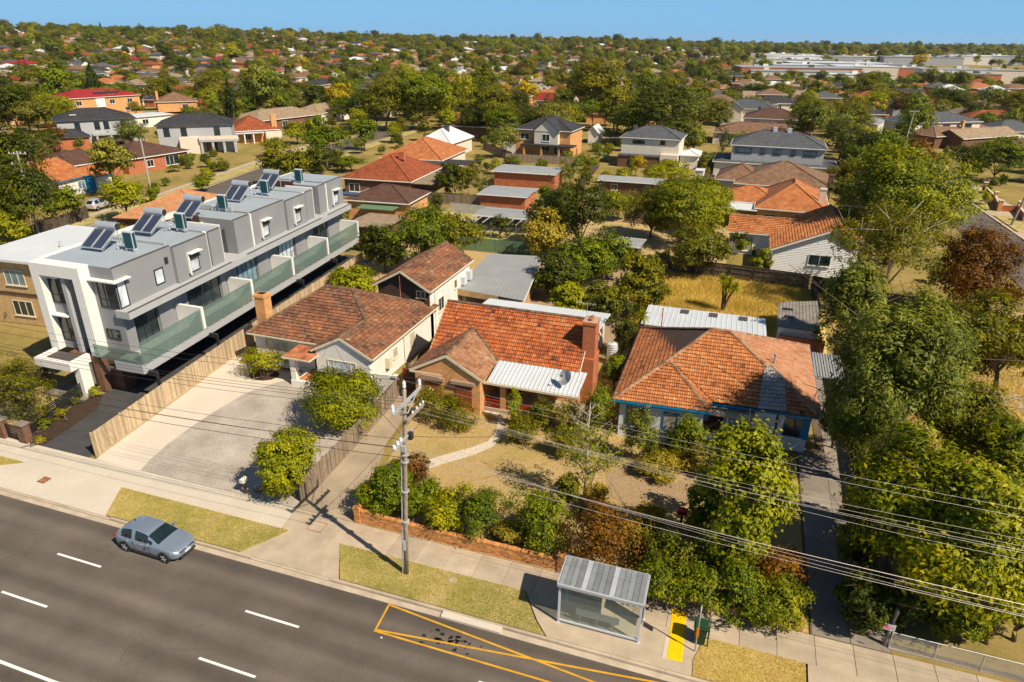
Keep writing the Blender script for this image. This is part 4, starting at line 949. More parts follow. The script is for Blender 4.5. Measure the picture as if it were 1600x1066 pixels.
# ------------------------------------------------------------------ house 1 : white rendered, brown tiles
def house1():
    h = empty('house', 'white rendered house with mottled brown tile roof and front gable', 'house', (-31, 47, 0))
    E = 2.9; LR, RR = (-32.7,47.2,5.65), (-30.2,47.2,5.65); J = (-27.5,44.5,4.3); GA = (-27.5,40.55,4.3)
    planes = [([(-37,41.7,E),(-30.2,41.7,E),J,RR,LR], 'tile_brown'), ([(-24.8,40.55,E),(-24.8,52.6,E),RR,J,GA], 'tile_brown'),
              ([(-24.8,52.6,E),(-37,52.6,E),LR,RR], 'tile_brown'), ([(-37,52.6,E),(-37,41.7,E),LR], 'tile_brown'),
              ([(-30.2,41.7,E),(-30.2,40.55,E),GA,J], 'tile_brown')]
    ro = tiled_roof(h, planes, [(LR,RR),((-37,41.7,E),LR),((-37,52.6,E),LR),((-24.8,52.6,E),RR),(J,RR),(GA,J)], None, 'ridge_brown',
               gutters=[((-37.05,41.66,E),(-30.3,41.66,E)), ((-24.75,40.55,E),(-24.75,52.6,E)), ((-37.04,41.7,E),(-37.04,52.6,E))], verges=[((-30.2,40.53,E),GA),(GA,(-24.8,40.53,E))])
    w_ = MB(); w_.box(-36.6,42.1,0,-25.15,52.2,E-.03); w_.box(-29.85,40.7,0,-25.15,42.1,E-.03)
    w_.add([(-29.85,40.7,E-.03),(-25.15,40.7,E-.03),(-27.5,40.7,4.18),(-29.85,40.95,E-.03),(-25.15,40.95,E-.03),(-27.5,40.95,4.18)], [(0,1,2),(5,4,3),(0,3,4,1),(1,4,5,2),(2,5,3,0)])
    w_.build('wall', MAT['render_white'], h)
    # porch
    p = MB(); p.box(-31.65,39.75,0,-31.2,40.2,2.35); p.build('porch_column', MAT['render_white'], h)
    p = MB(); p.box(-31.7,39.7,0,-29.86,42.1,.45); p.build('porch_base', MAT['render_white'], h)
    p = MB(); p.box(-31.2,40.0,.451,-29.9,42.0,.47); p.build('porch_floor', MAT['rust'], h)
    p = MB(); p.box(-32.1,39.45,2.38,-29.6,41.66,2.5); pr = p.build('porch_roof', MAT['cream_trim'], h)
    p = MB(); corr(p, (-32.05,39.5,2.51),(-29.65,39.5,2.51),(-29.65,41.62,2.62),(-32.05,41.62,2.62), .25, .02); p.build('porch_sheet', MAT['rust'], pr)
    p = MB(); p.box(-31.0,42.05,.47,-30.1,42.098,2.4); p.build('door', MAT['brown_trim'], h)
    for i in range(2): p = MB(); p.box(-32.15-.3*i,40.2,.0,-31.72-.3*i,41.4,.3-.15*i); p.build('step', MAT['concrete_old'], h)
    # windows
    window(h, (-35.6,42.1), (-32.5,42.1), .9, 2.5, (0,-1), 'cream_trim', 'glass_curtain', (.25,.5,.75))
    window(h, (-28.8,40.7), (-26.3,40.7), .8, 2.3, (0,-1), 'cream_trim', 'glass_pale', (.2,.8))
    for y, z0, z1, wd in ((44.4,1.2,2.1,.7), (47.4,.7,2.2,.9)): window(h, (-25.15,y), (-25.15,y+wd), z0, z1, (1,0), 'cream_trim', 'glass_curtain', (.5,))
    p = MB(); p.box(-25.15,43.0,1.0,-24.75,43.5,1.9); p.build('meter_box', MAT['cream_trim'], h)
    p = MB(); p.tube([(-25.06,46.3,0),(-25.06,46.3,2.85)], .05, 8); p.build('downpipe', MAT['render_dirty'], h)
    # chimney on the left side
    p = MB(); p.box(-37.05,43.2,0,-36.1,44.1,5.7); p.box(-37.12,43.13,5.45,-36.03,44.17,5.62); ch_ = p.build('chimney', MAT['brick_orange'], h)
    p = MB(); p.box(-36.85,43.4,5.701,-36.3,43.9,5.75); p.build('flue', MAT['dark_plastic'], ch_)
    p = MB(); p.tube([(-27.3,50.2,3.9),(-27.3,50.2,6.2)], .03, 6); p.tube([(-27.3,50.2,3.95),(-26.9,49.6,3.5)], .012, 4); p.build('vent_pipe', MAT['rust'], ro)
    # low front yard wall with gate piers
    b = MB(); b.box(-25.0,41.0,0,-23.2,41.25,1.5); b.box(-23.4,40.9,1.5,-23.1,41.35,1.62); b.build('side_wall', MAT['render_white'], h)
    # rear wing
    r2 = empty('rear_wing', 'taller white rear wing with brown tiled gable and dark weatherboards', 'house', (-27.8, 56, 0))
    e2, rz, xa, xb, xr, ya, yb = 4.75, 6.35, -30.6, -24.85, -27.7, 51.1, 61.2
    planes = [([(xb,ya,e2),(xb,yb,e2),(xr,yb,rz),(xr,ya,rz)], 'tile_brown'), ([(xa,yb,e2),(xa,ya,e2),(xr,ya,rz),(xr,yb,rz)], 'tile_brown')]
    tiled_roof(r2, planes, [((xr,ya,rz),(xr,yb,rz))], None, 'ridge_brown', gutters=[((xb+.05,ya,e2),(xb+.05,yb,e2)),((xa-.05,ya,e2),(xa-.05,yb,e2))], verges=[((xa,ya-.02,e2),(xr,ya-.02,rz)),((xr,ya-.02,rz),(xb,ya-.02,e2))], gutmat='cream_trim')
    b = MB(); b.box(xa+.35,ya+.5,0,xb-.3,yb-.3,e2-.03); b.build('wall', MAT['render_dirty'], r2)
    b = MB()
    for i in range(18):     # weatherboards of the gable
        z = 2.95+i*.18
        if z < 4.72: x0, x1 = xa+.36, xb-.31
        else: f = (z-4.72)/(rz-.12-4.72); x0, x1 = xa+.36+(xr-xa-.36)*f, xb-.31+(xr-xb+.31)*f
        if x1-x0 < .15: break
        q = MB(); q.add([(x0,ya+.40,z),(x1,ya+.40,z),(x1,ya+.46,z+.19),(x0,ya+.46,z+.19),(x0,ya+.5,z),(x1,ya+.5,z),(x1,ya+.5,z+.19),(x0,ya+.5,z+.19)], [(0,1,2,3),(0,4,5,1),(7,6,5,4),(0,3,7,4),(1,5,6,2),(3,2,6,7)])
        q.build('weatherboard', MAT['weather_dark'], r2)
    b.add([(xa+.36,ya+.51,4.7),(xb-.31,ya+.51,4.7),(xr,ya+.51,rz-.1),(xa+.36,yb-.35,4.7),(xb-.31,yb-.35,4.7),(xr,yb-.35,rz-.1)], [(0,1,2),(5,4,3)]); b.build('gable_end', MAT['weather_dark'], r2)
    window(r2, (-26.4,ya+.41), (-25.5,ya+.41), 3.9, 4.6, (0,-1), 'cream_trim', 'glass_dark', (.5,))
    window(r2, (xb-.3,53.3), (xb-.3,54.5), 2.0, 3.3, (1,0), 'cream_trim', 'glass_dark', (.5,))
    window(r2, (xb-.3,57.0), (xb-.3,57.6), 3.0, 3.9, (1,0), 'cream_trim', 'glass_dark', ())
    b = MB(); b.box(xb-.3,58.6,2.9,xb+.1,59.4,3.7); b.build('air_conditioner', MAT['shelter_white'], r2)
    b = MB(); b.box(xb-.3,60.0,3.0,xb+.12,60.7,3.9); b.build('air_conditioner', MAT['shelter_white'], r2)
    b = MB(); b.tube([(xb-.24,52.6,0),(xb-.24,52.6,4.7)], .05, 8); b.build('downpipe', MAT['render_dirty'], r2)
house1()

# ------------------------------------------------------------------ house 2 : brick, red tiles, verandah
def house2():
    h = empty('house', 'orange brick house with red tile roof and white ribbed verandah roof', 'house', (-15, 46, 0))
    E, EM, RZ2, YR = 2.9, 3.0, 5.75, 47.2; xa, xb = -21.4, -9.5
    GA, GB = (-18.55,40.17,4.45), (-18.55,45.45,4.45)
    # valleys meet the main slope
    sl_ = (RZ2-EM)/(YR-43.55)
    planes = [([(xa,43.55,EM),(xb,43.55,EM),(xb,YR,RZ2),(xa,YR,RZ2)], 'tile_red'), ([(xb,51.0,EM),(xa,51.0,EM),(xa,YR,RZ2),(xb,YR,RZ2)], 'tile_red'),
              ([(-15.75,40.17,E),(-15.75,43.5,E),GB,GA], 'tile_faded2'), ([(-21.45,43.5,E),(-21.45,40.17,E),GA,GB], 'tile_brown')]
    ro = tiled_roof(h, planes, [((xa,YR,RZ2),(xb,YR,RZ2)),(GA,GB),((-15.75,43.5,E+.03),(GB[0],GB[1],GB[2]+.03))], None, 'ridge_brown',
        gutters=[((-21.5,40.17,E),(-21.5,43.6,E)), ((xb-6.2,51.05,EM),(xb,51.05,EM))], verges=[((xb,43.5,EM),(xb,YR,RZ2)),((xa,43.5,EM),(xa,YR,RZ2)),((xb,51,EM),(xb,YR,RZ2)),((-21.45,40.15,E),GA),(GA,(-15.75,40.15,E))])
    w_ = MB(); w_.box(-21.1,40.3,0,-16.0,43.8,E-.04); w_.box(-21.1,43.8,0,-9.75,50.7,EM-.04)
    w_.add([(-21.1,40.3,E-.04),(-16.0,40.3,E-.04),(-18.55,40.3,4.3),(-21.1,40.55,E-.04),(-16.0,40.55,E-.04),(-18.55,40.55,4.3)], [(0,1,2),(5,4,3),(0,3,4,1),(1,4,5,2),(2,5,3,0)])
    for x in (-9.75, -21.1):
        w_.add([(x,43.8,EM-.04),(x,50.7,EM-.04),(x,47.2,5.6),(x-.2*(1 if x > -15 else -1),43.8,EM-.04),(x-.2*(1 if x > -15 else -1),50.7,EM-.04),(x-.2*(1 if x > -15 else -1),47.2,5.6)], [(0,1,2),(5,4,3)])
    w_.build('wall', MAT['brick_orange'], h)
    # roller shutters with boxes
    for x0, x1 in ((-20.3,-19.0), (-17.9,-16.6)):
        s_ = MB(); s_.box(x0,40.24,.55,x1,40.298,2.3); sh = s_.build('roller_shutter', MAT['shutter_red'], h)
        for k in range(14):
            q = MB(); q.box(x0+.02,40.225,.58+k*.123,x1-.02,40.239,.69+k*.123); q.build('slat', MAT['shutter_red'], sh)
        q = MB(); q.box(x0-.3,40.05,2.3,x1+.25,40.298,2.55); q.build('shutter_box', MAT['shutter_box'], sh)
    b = MB(); b.bar((-21.4,40.0,2.84),(-18.9,40.02,2.84),.05,.14); b.build('fascia', MAT['cream_trim'], h)
    # verandah
    b = MB(); corr(b, (-15.7,40.85,2.52),(-8.95,40.85,2.52),(-8.95,43.6,3.04),(-15.7,43.6,3.04), .30, .045, .16); vr = b.build('verandah_roof', MAT['corr_white'], h)
    b = MB(); b.box(-15.85,40.72,2.36,-8.85,40.84,2.52); b.build('gutter', MAT['cream_trim'], vr)
    for x in (-14.55, -11.75, -9.15):
        b = MB(); b.box(x-.2,41.1,0,x+.2,41.5,2.42); b.build('column', MAT['brick_orange'], h)
    b = MB(); b.box(-15.98,41.0,0,-8.9,43.79,.3); b.build('verandah_floor', MAT['concrete_old'], h)
    b = MB(); b.box(-14.3,41.15,.301,-9.2,41.4,.85); b.build('verandah_wall', MAT['red_trim'], h)
    bal = MB(); bal.box(-15.9,41.1,.9,-14.76,41.16,.98); bl = bal.build('balustrade', MAT['red_trim'], h)
    for i in range(9): q = MB(); q.box(-15.85+i*.125,41.11,.301,-15.81+i*.125,41.15,.9); q.build('baluster', MAT['red_trim'], bl)
    b = MB(); b.box(-15.0,43.74,.31,-14.0,43.799,2.45); b.build('door', MAT['brown_trim'], h)
    window(h, (-13.4,43.8), (-11.9,43.8), .95, 2.3, (0,-1), 'white_trim', 'glass_dark', (.33,.66), (.5,))
    window(h, (-11.3,43.8), (-10.2,43.8), .95, 2.3, (0,-1), 'white_trim', 'glass_dark', (.5,), (.5,))
    # chimney, broad base and shoulder
    b = MB(); b.box(-9.74,44.7,0,-8.75,46.6,3.6); b.box(-9.74,45.0,3.6,-8.8,46.2,6.4); b.box(-9.8,44.93,6.2,-8.74,46.27,6.42)
    b.add([(-9.74,46.2,4.6),(-8.8,46.2,4.6),(-9.74,46.6,3.6),(-8.75,46.6,3.6)], [(0,1,3,2)]); c_ = b.build('chimney', MAT['brick_red'], h)
    for yy in (45.35, 45.85): q = MB(); q.tube([(-9.27,yy,6.421),(-9.27,yy,6.62)], .14, 10); q.build('chimney_pot', MAT['rust'], c_)
    b = MB(); b.tube([(-9.66,43.6,0),(-9.66,43.6,2.95)], .05, 8); b.build('downpipe', MAT['white_trim'], h)
    # aerial
    b = MB(); b.tube([(-10.0,47.3,5.7),(-10.0,47.3,7.0)], .02, 6); b.tube([(-10.9,47.3,6.95),(-9.3,47.3,6.95)], .012, 4)
    for i in range(6): b.tube([(-10.8+i*.25,46.95,6.95),(-10.8+i*.25,47.65,6.95)], .008, 4)
    b.build('television_aerial', MAT['galv'], ro)
    # rear lean-to
    r2 = MB(); r2.box(-21.0,50.71,0,-10.2,56.2,2.55); r2.build('rear_wall', MAT['render_cream'], h)
    b = MB(); corr(b, (-9.8,56.6,2.68),(-21.4,56.6,2.68),(-21.4,51.2,3.1),(-9.8,51.2,3.1), .25, .03, .3); b.build('rear_roof', MAT['corr_white'], h)
    # dish stands on the verandah roof
    d_ = empty('satellite_dish', 'grey satellite dish standing on the white verandah roof', 'satellite dish', (-10.05, 41.9, 2.75))
    dish(d_, (-10.05,41.75,3.35), .52, (-.35,-.75,.55)).build('reflector', MAT['steel'], d_, smooth=True)
    b = MB(); b.tube([(-10.05,41.95,2.73),(-10.05,41.95,3.35)], .03, 6); b.tube([(-10.05,41.7,2.95),(-10.25,41.2,3.75)], .015, 5); b.build('mast', MAT['galv'], d_)
    b = MB(); b.box(-10.32,41.1,3.7,-10.2,41.22,3.82); b.build('receiver', MAT['dark_plastic'], d_)
    for i in range(1):
        t_ = empty('water_heater', 'white ribbed water tank against the side of the red roofed house', 'tank', (-8.7, 52.2, 0))
        b = MB(); zz = [(0,.42),(.02,.45)]+[(k*.2+dz, .45-(.03 if dz else 0)) for k in range(1, 9) for dz in (0, .06)]+[(1.8,.42),(1.9,.2)]
        b.tube([(-8.7,52.2,z) for z, _ in zz], [r_ for _, r_ in zz], 18); b.build('tank', MAT['shelter_white'], t_)
        b = MB(); b.tube([(-8.7,52.2,1.9),(-8.7,52.2,2.0)], .1, 10); b.build('cap', MAT['galv'], t_)
tile_mat('tile_faded2', [(0,(.15,.07,.045)),(.4,(.28,.13,.075)),(.75,(.36,.20,.12)),(1,(.36,.29,.20))], lichen=(.30,.28,.20), lich=.5)
house2()

gt = empty('side_gate', 'dark red metal gate across the gap beside the brick house', 'gate', (-22.0, 41.6, 0))
for x_ in (-22.75, -21.25): b = MB(); b.box(x_-.05,41.55,0,x_+.05,41.65,2.1); b.build('post', MAT['red_trim'], gt)
b = MB(); b.box(-22.7,41.58,2.0,-21.3,41.62,2.08); b.box(-22.7,41.58,.15,-21.3,41.62,.22); b.build('frame', MAT['red_trim'], gt)
for k_ in range(9): b = MB(); b.box(-22.65+k_*.15,41.585,.22,-22.53+k_*.15,41.615,2.0); b.build('slat', MAT['brown_trim'], gt)
# ------------------------------------------------------------------ house 3 : pale blue render, orange tiles, blue trim
def house3():
    h = empty('house', 'pale blue rendered house with large orange hip roof and blue trim', 'house', (0, 48, 0))
    E = 2.9; AL, AR = (-.85,48.4,5.75), (.4,48.4,5.75); PA = (-3.42,45.25,4.24)
    FL, FM, FV, FR_, BR, BL_ = (-6.5,40.55,E), (-.15,40.95,E), (-.15,42.45,E), (6.65,42.62,E), (6.5,54.6,E), (-6.65,53.8,E)
    planes = [([FL,FM,PA], 'tile_orange'), ([FV,FR_,AR,AL,PA], 'tile_orange'), ([BL_,FL,PA,AL], 'tile_shade3'), ([FR_,BR,AR], 'tile_faded'), ([BR,BL_,AL,AR], 'tile_orange'), ([FM,FV,PA], 'tile_orange')]
    def tf_(q):
        return min(1, max(0, rng.gauss(.5, .24)))
    ro = tiled_roof(h, planes, [(FL,PA),(PA,AL),(FM,PA),(AL,AR),(FR_,AR),(BR,AR),(BL_,AL)], None, 'ridge_cap',
        gutters=[((-6.55,40.5,E),(-.1,40.9,E)),((-.1,42.2,E),(6.7,42.7,E)),((-6.55,40.5,E),(-6.7,53.8,E)),((6.7,42.7,E),(6.55,54.6,E))], gutmat='blue_trim')
    # whitewashed tiles at the right end of the front slope
    tb = MB(); 
    def on(x, y): # height of front slope
        return E+(y-42.5)*(5.75-E)/(48.4-42.5)+.055
    tile_plane(tb, [(2.75,42.47,on(2.75,42.47)),(4.55,42.6,on(4.55,42.6)),(4.3,45.0,on(4.3,45.0)),(3.3,46.0,on(3.3,46.0)),(2.95,45.6,on(2.95,45.6))]); tb.build('whitewashed_tiles', MAT['tile_white'], ro, kind='stuff')
    w_ = MB(); w_.box(-6.05,41.0,0,-.55,44,E-.04); w_.box(-6.05,44,0,6.1,53.4,E-.04); w_.box(2.6,42.9,0,6.1,44,E-.04); w_.build('wall', MAT['render_blue'], h)
    # eave lining boards
    for a, b in ((( -6.5,40.6),(-.2,41.0)), ((-.1,42.3),(6.6,42.8))):
        q = MB(); q.bar((a[0],a[1]+.03,2.74),(b[0],b[1]+.03,2.74),.03,.16); q.build('fascia', MAT['blue_trim'], h)
    # porch with curved hood
    b = MB(); b.box(-.54,42.4,0,2.59,43.99,.55); b.build('porch_base', MAT['render_blue'], h)
    b = MB(); b.box(-.5,42.5,.551,2.55,43.95,.57); b.build('porch_floor', MAT['rust'], h)
    b = MB(); V = []
    for i in range(9): a = math.pi*i/16; V.append((-.7+3.0*0+2.9+.45*math.sin(a)-.0, 41.9+.0, 2.5))
    b.prism([(-.75,41.55),(1.9,41.65)]+[(1.9+.75*math.sin(math.pi/2*i/6), 42.4-.75*math.cos(math.pi/2*i/6)) for i in range(1, 7)]+[(2.65,42.9),(-.54,42.9)], 2.38, 2.52); b.build('porch_hood', MAT['concrete_old'], h)
    b = MB(); b.box(-.2,43.9,.58,.75,43.995,2.4); b.build('door', MAT['brown_trim'], h)
    for x in (.95,): b = MB(); b.box(x,42.45,.571,x+.12,42.57,2.38); b.build('post', MAT['white_trim'], h)
    window(h, (1.3,44), (2.3,44), 1.1, 2.2, (0,-1), 'white_trim', 'glass_dark', (.5,))
    window(h, (4.55,42.9), (5.75,42.9), 1.05, 2.5, (0,-1), 'blue_trim', 'glass_dark', (), (.5,), sillm='white_trim')
    q = MB(); q.box(5.751,42.82,1.0,6.16,43.9,2.52); q.build('window_surround', MAT['blue_trim'], h)
    window(h, (-3.1,41.0), (-1.2,41.0), .9, 2.4, (0,-1), 'blue_trim', 'glass_curtain', (.5,), sillm='white_trim')
    window(h, (-5.6,41.0), (-4.0,41.0), .9, 2.4, (0,-1), 'blue_trim', 'glass_dark', (.5,), sillm='white_trim')
    q = MB(); q.tube([(4.1,42.83,0),(4.1,42.83,2.85)], .06, 8); q.build('downpipe', MAT['brown_trim'], h)
    q = MB()
    for i in range(4): a = rng.uniform(0, 6.3); q.tube([(3.25+.1*i,42.88,2.0+.06*math.sin(i*2)),(3.3+.1*i,42.80,2.05+.06*math.sin(i*2))], .07, 8)
    q.build('wall_ornament', MAT['steel'], h)
    q = MB(); q.tube([(3.62,46.9,3.8),(3.62,46.9,5.0)], .07, 8); q.tube([(3.62,46.9,5.0),(3.62,46.9,5.12)], .11, 8); q.build('vent_pipe', MAT['galv'], ro)
    q = MB(); q.tube([(-4.75,50.8,3.5),(-4.75,50.8,6.0)], .04, 6); q.build('vent_pipe', MAT['red_trim'], ro)
    q = MB(); q.box(-4.9,50.65,3.62,-4.6,50.95,3.7); q.build('flashing', MAT['galv'], ro)
    # rear skillion
    q = MB(); q.box(-6.5,53.9,0,2.8,59.8,2.4); q.build('rear_wall', MAT['render_dirty'], h)
    q = MB(); corr(q, (3.3,60.5,2.55),(-7.0,60.5,2.55),(-6.85,54.5,2.95),(3.35,54.9,2.95), .42, .025, .15); rr_ = q.build('rear_roof', MAT['corr_white'], h)
    for x in (-4.0,-1.5,1.05): q = MB(); q.add([(x,58.9,2.72),(x+.75,58.93,2.72),(x+.75,60.1,2.64),(x,60.07,2.64)], [(0,1,2,3)]); q.build('skylight', MAT['skylight_dark'], rr_)
    # carport on the right
    q = MB(); corr(q, (8.9,50.2,2.35),(6.75,50.2,2.35),(6.75,54.6,2.4),(8.9,54.6,2.4), .18, .05, .3); cp = q.build('carport_roof', MAT['corr_grey'], h)
    for yy in (50.3, 52.4, 54.5): q = MB(); q.box(8.75,yy,0,8.85,yy+.1,2.33); q.build('carport_post', MAT['galv'], cp)
tile_mat('tile_shade3', [(0,(.12,.052,.03)),(.4,(.27,.108,.052)),(.8,(.37,.155,.075)),(1,(.40,.21,.12))], lich=.15)  # darker orange tiles: shade of the left slope painted into the colour
house3()

# ------------------------------------------------------------------ townhouses
TO = (-42.0, 34.9); TK = -.10
def T(x, y, z): return (TO[0]+x+TK*y, TO[1]+y, z)
def townhouses():
    h = empty('townhouse_row', 'row of grey and white three storey townhouses with glass balconies', 'townhouses', (-44, 52, 0))
    def B(name, mat, *boxes, parent=None):
        b = MB(T)
        for q in boxes: b.box(*q)
        return b.build(name, MAT[mat], parent or h)
    LEN = 36.3; RZ_ = 9.85; UL = 7.26
    # ground storey: dark brick and garage openings
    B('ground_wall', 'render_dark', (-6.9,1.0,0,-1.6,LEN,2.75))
    B('brick_wall', 'brick_brown', (-5.2,-1.0,0,-2.4,1.0,2.95), (-2.4,-.2,0,-1.2,1.0,2.75))
    for i in range(5):
        g = B('garage_door', 'brown_trim', (-1.598,1.6+i*UL,.02,-1.57,4.4+i*UL,2.4))
        for k in range(4): B('door_panel', 'brown_trim', (-1.569,1.65+i*UL,.08+k*.58,-1.55,4.35+i*UL,.6+k*.58), parent=g)
    # first floor
    B('first_floor_wall', 'render_grey', (-6.9,.9,3.15,-.35,LEN,6.15))
    # top storey body: segments stepping in and out
    B('top_wall', 'render_grey', (-6.9,0,6.16,-.0,6.1,RZ_), (-6.9,6.1,6.75,.30,10.3,RZ_-.1), (-6.9,10.3,6.75,-.6,10.75,RZ_-.15), (-6.9,10.75,6.75,.15,12.4,RZ_-.1),
      (-6.9,12.4,6.75,-3.4,14.6,RZ_-.5), (-6.9,14.6,6.75,.05,17.0,RZ_), (-6.9,17.0,6.75,-.25,17.45,RZ_-.05), (-6.9,17.45,6.75,.0,23.2,RZ_+.05), (-6.9,23.2,6.75,.28,27.0,RZ_-.05),
      (-6.9,27.0,6.75,-.2,27.4,RZ_-.1), (-6.9,27.4,6.75,.1,29.0,RZ_-.05), (-6.9,29.0,6.75,-3.4,30.4,RZ_-.5), (-6.9,30.4,6.75,.05,32.0,RZ_+.05), (-6.9,32.0,6.75,-.2,32.35,RZ_), (-6.9,32.35,6.75,.0,LEN,RZ_+.1))
    B('light_well_wall', 'white_trim', (-3.398,12.45,6.76,.02,12.62,RZ_+.1), (-3.398,29.05,6.76,.02,29.22,RZ_+.15), (-3.6,12.63,6.76,-3.39,14.59,RZ_-.45), (-3.6,29.23,6.76,-3.39,30.39,RZ_-.4))
    for y in (10.5, 17.2, 27.2, 32.15): B('downpipe', 'white_trim', (-.2,y-.10,6.77,.10,y+.10,RZ_+.02))
    for y in (14.75, 30.55): B('downpipe', 'render_dark', (-1.3,y-.24,6.77,-1.05,y-.16,RZ_-.9))
    # parapet cappings
    for (x0,y0,x1,y1,z) in ((-6.9,0,0,6.1,RZ_),(-6.9,6.1,.3,10.3,RZ_-.1),(-6.9,10.75,.15,12.4,RZ_-.1),(-6.9,14.6,.05,17,RZ_),(-6.9,17.45,0,23.2,RZ_+.05),(-6.9,23.2,.28,27,RZ_-.05),(-6.9,27.4,.1,29,RZ_-.05),(-6.9,30.4,.05,32,RZ_+.05),(-6.9,32.35,0,LEN,RZ_+.1)):
        B('parapet_cap', 'render_dark', (x1-.14,y0+.01,z+.001,x1+.03,y1-.01,z+.05))
        rf_ = MB(T); corr(rf_, (x1-.14,y0+.02,z+.012),(x1-.14,y1-.02,z+.012),(x0+.2,y1-.02,z+.035),(x0+.2,y0+.02,z+.035), .6, .018, .10); rf_.build('roof_sheet', MAT['roof_bluegrey'], h)
    B('roof_edge', 'white_trim', (-7.0,0,RZ_-.3,-6.72,LEN,RZ_+.14))
    for q_ in ((-6.5,5.9,RZ_,-.3,6.08,RZ_+.25), (-6.5,17.2,RZ_,-2.0,17.4,RZ_+.45), (-6.5,23.0,RZ_,-.3,23.18,RZ_+.18)): B('roof_screen', 'render_lgrey', q_)
    for q_ in ((-5.4,13.2,RZ_-.3,-2.7,13.35,RZ_+.5), (-5.4,29.6,RZ_-.3,-2.7,29.75,RZ_+.5)): B('roof_screen', 'brown_trim', q_)
    # band between first and top floor, stepping out over the balconies
    B('floor_band', 'render_lgrey', (-.3,-.3,6.17,1.0,12.3,6.72), (-2.3,12.3,6.17,1.0,14.7,6.72), (-.3,14.7,6.17,1.0,28.9,6.74), (-2.3,28.9,6.17,1.0,30.5,6.74), (-.3,30.5,6.17,1.0,LEN,6.76))
    B('band_cap', 'render_dark', (.86,-.28,6.725,1.03,12.3,6.755), (.86,14.7,6.745,1.03,28.9,6.775), (.86,30.5,6.765,1.03,LEN,6.79))
    # balconies
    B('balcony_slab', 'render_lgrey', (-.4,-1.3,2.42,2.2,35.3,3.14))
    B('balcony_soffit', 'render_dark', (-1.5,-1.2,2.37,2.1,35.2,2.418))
    fins = [5.9, 12.95, 20.1, 27.5, 35.2]; prev = -1.25
    for i, fy in enumerate(fins):
        B('balcony_wall', 'white_trim', (-.3,fy-.14,3.141,2.28,fy+.14,5.0))
        y = prev+.05; n = int((fy-.2-y)/.95)+1; st_ = (fy-.2-y)/n
        for k in range(n):
            for z0, z1 in ((3.1,3.99),(4.01,4.9)):
                B('glass_panel', 'glass_green', (2.225,y+k*st_+.014,z0,2.24,y+(k+1)*st_-.014,z1))
            B('glass_clip', 'galv', (2.205,y+k*st_+.1,3.08,2.28,y+k*st_+.2,3.16))
        # doors and windows behind
        a = prev+1.0 if i else .2
        wA = 3.0 if i != 1 else 4.2
        w1 = window(h, T(-.35,a+.4,0)[:2], T(-.35,a+.4+wA,0)[:2], 3.2, 5.75, (1,.1), 'black_metal', ['glass_dark','glass_dark','glass_blue','glass_pale','glass_dark'][i], (.25,.5,.75), (), False)
        B('pier', 'render_grey', (-.36,a+.55+wA,3.15,-.16,fy-.6,6.16))
        for by in (fy+.35,):
            if i < 4: B('beam', 'black_metal', (-1.4,by,2.2,3.0,by+.22,2.55), (2.85,by,0,3.0,by+.2,2.2))
        prev = fy+.12
    B('beam', 'black_metal', (-1.4,-.9,2.2,3.0,-.7,2.55), (2.85,-.9,0,3.0,-.7,2.2))
    for k in range(4): B('glass_panel', 'glass_green', (-2.2+k*1.1,-1.28,3.15,-1.12+k*1.1,-1.265,4.2))
    # front: white portal frame
    B('portal_frame', 'white_trim', (-6.95,-.95,2.96,-6.2,.1,RZ_+.05), (-2.95,-.95,2.96,-2.2,.1,RZ_+.05), (-6.2,-.95,9.0,-2.95,.1,RZ_+.05))
    B('front_wall', 'render_grey', (-6.9,-.35,2.97,-4.4,.9,9.0), (-4.4,.1,2.97,-2.3,.9,9.0), (-2.2,.0,3.15,-.0,.95,6.16))
    B('front_panel', 'render_lgrey', (-4.4,-.75,2.97,-4.05,.09,9.0))
    B('dark_reveal', 'render_dark', (-4.04,.02,2.98,-2.96,.098,8.98))
    for z in (4.05, 7.1):
        window(h, T(-6.1,-.35,0)[:2], T(-4.75,-.35,0)[:2], z-.4, z+1.7, (0,-1), 'black_metal', 'glass_dark', (.55,), (.3,), False)
        B('window_hood', 'white_trim', (-6.2,-.85,z+1.72,-4.6,-.352,z+1.8))
    window(h, T(-1.75,0,0)[:2], T(-.02,0,0)[:2], 6.75, 8.85, (0,-1), 'black_metal', 'glass_dark', (.35,), (.3,), False)
    window(h, T(0,.05,0)[:2], T(0,.95,0)[:2], 6.75, 8.85, (1,.1), 'black_metal', 'glass_pale', (), (), False)
    B('window_hood', 'white_trim', (-2.1,-.45,8.87,.45,-.002,8.96), (.002,0,8.87,.45,1.2,8.96))
    window(h, T(-1.9,0,0)[:2], T(-.6,0,0)[:2], 4.2, 5.0, (0,-1), 'black_metal', 'glass_dark', (.35,), (), False)
    window(h, T(0,3.9,0)[:2], T(0,4.9,0)[:2], 7.25, 8.5, (1,.1), 'black_metal', 'glass_pale', (), (), False)
    B('wall_vent', 'dark_plastic', (.001,5.25,8.6,.08,5.6,9.1))
    for i, (yy, xx) in enumerate(((7.7,.3),(15.2,.05),(18.9,0),(24.6,.28),(33.8,0))):
        if i == 1: continue
        wf = window(h, T(xx,yy,0)[:2], T(xx,yy+1.15,0)[:2], 7.15, 8.75, (1,.1), 'black_metal', 'glass_pale', (), (.62,), False)
        B('blind', 'render_dark', (xx+.02,yy+.1,8.15,xx+.055,yy+1.05,8.68), parent=wf)
        B('window_hood', 'white_trim', (xx+.001,yy-.2,8.78,xx+.5,yy+1.3,8.86), (xx+.001,yy-.2,7.0,xx+.16,yy-.06,8.78))
        B('bracket', 'dark_plastic', (xx+.002,yy-.3,6.95,xx+.1,yy-.22,7.15))
    window(h, T(-.25,10.4,0)[:2], T(-.25,10.7,0)[:2], 7.3, 8.8, (1,.1), 'black_metal', 'glass_blue', (), (), False, fw=.03)
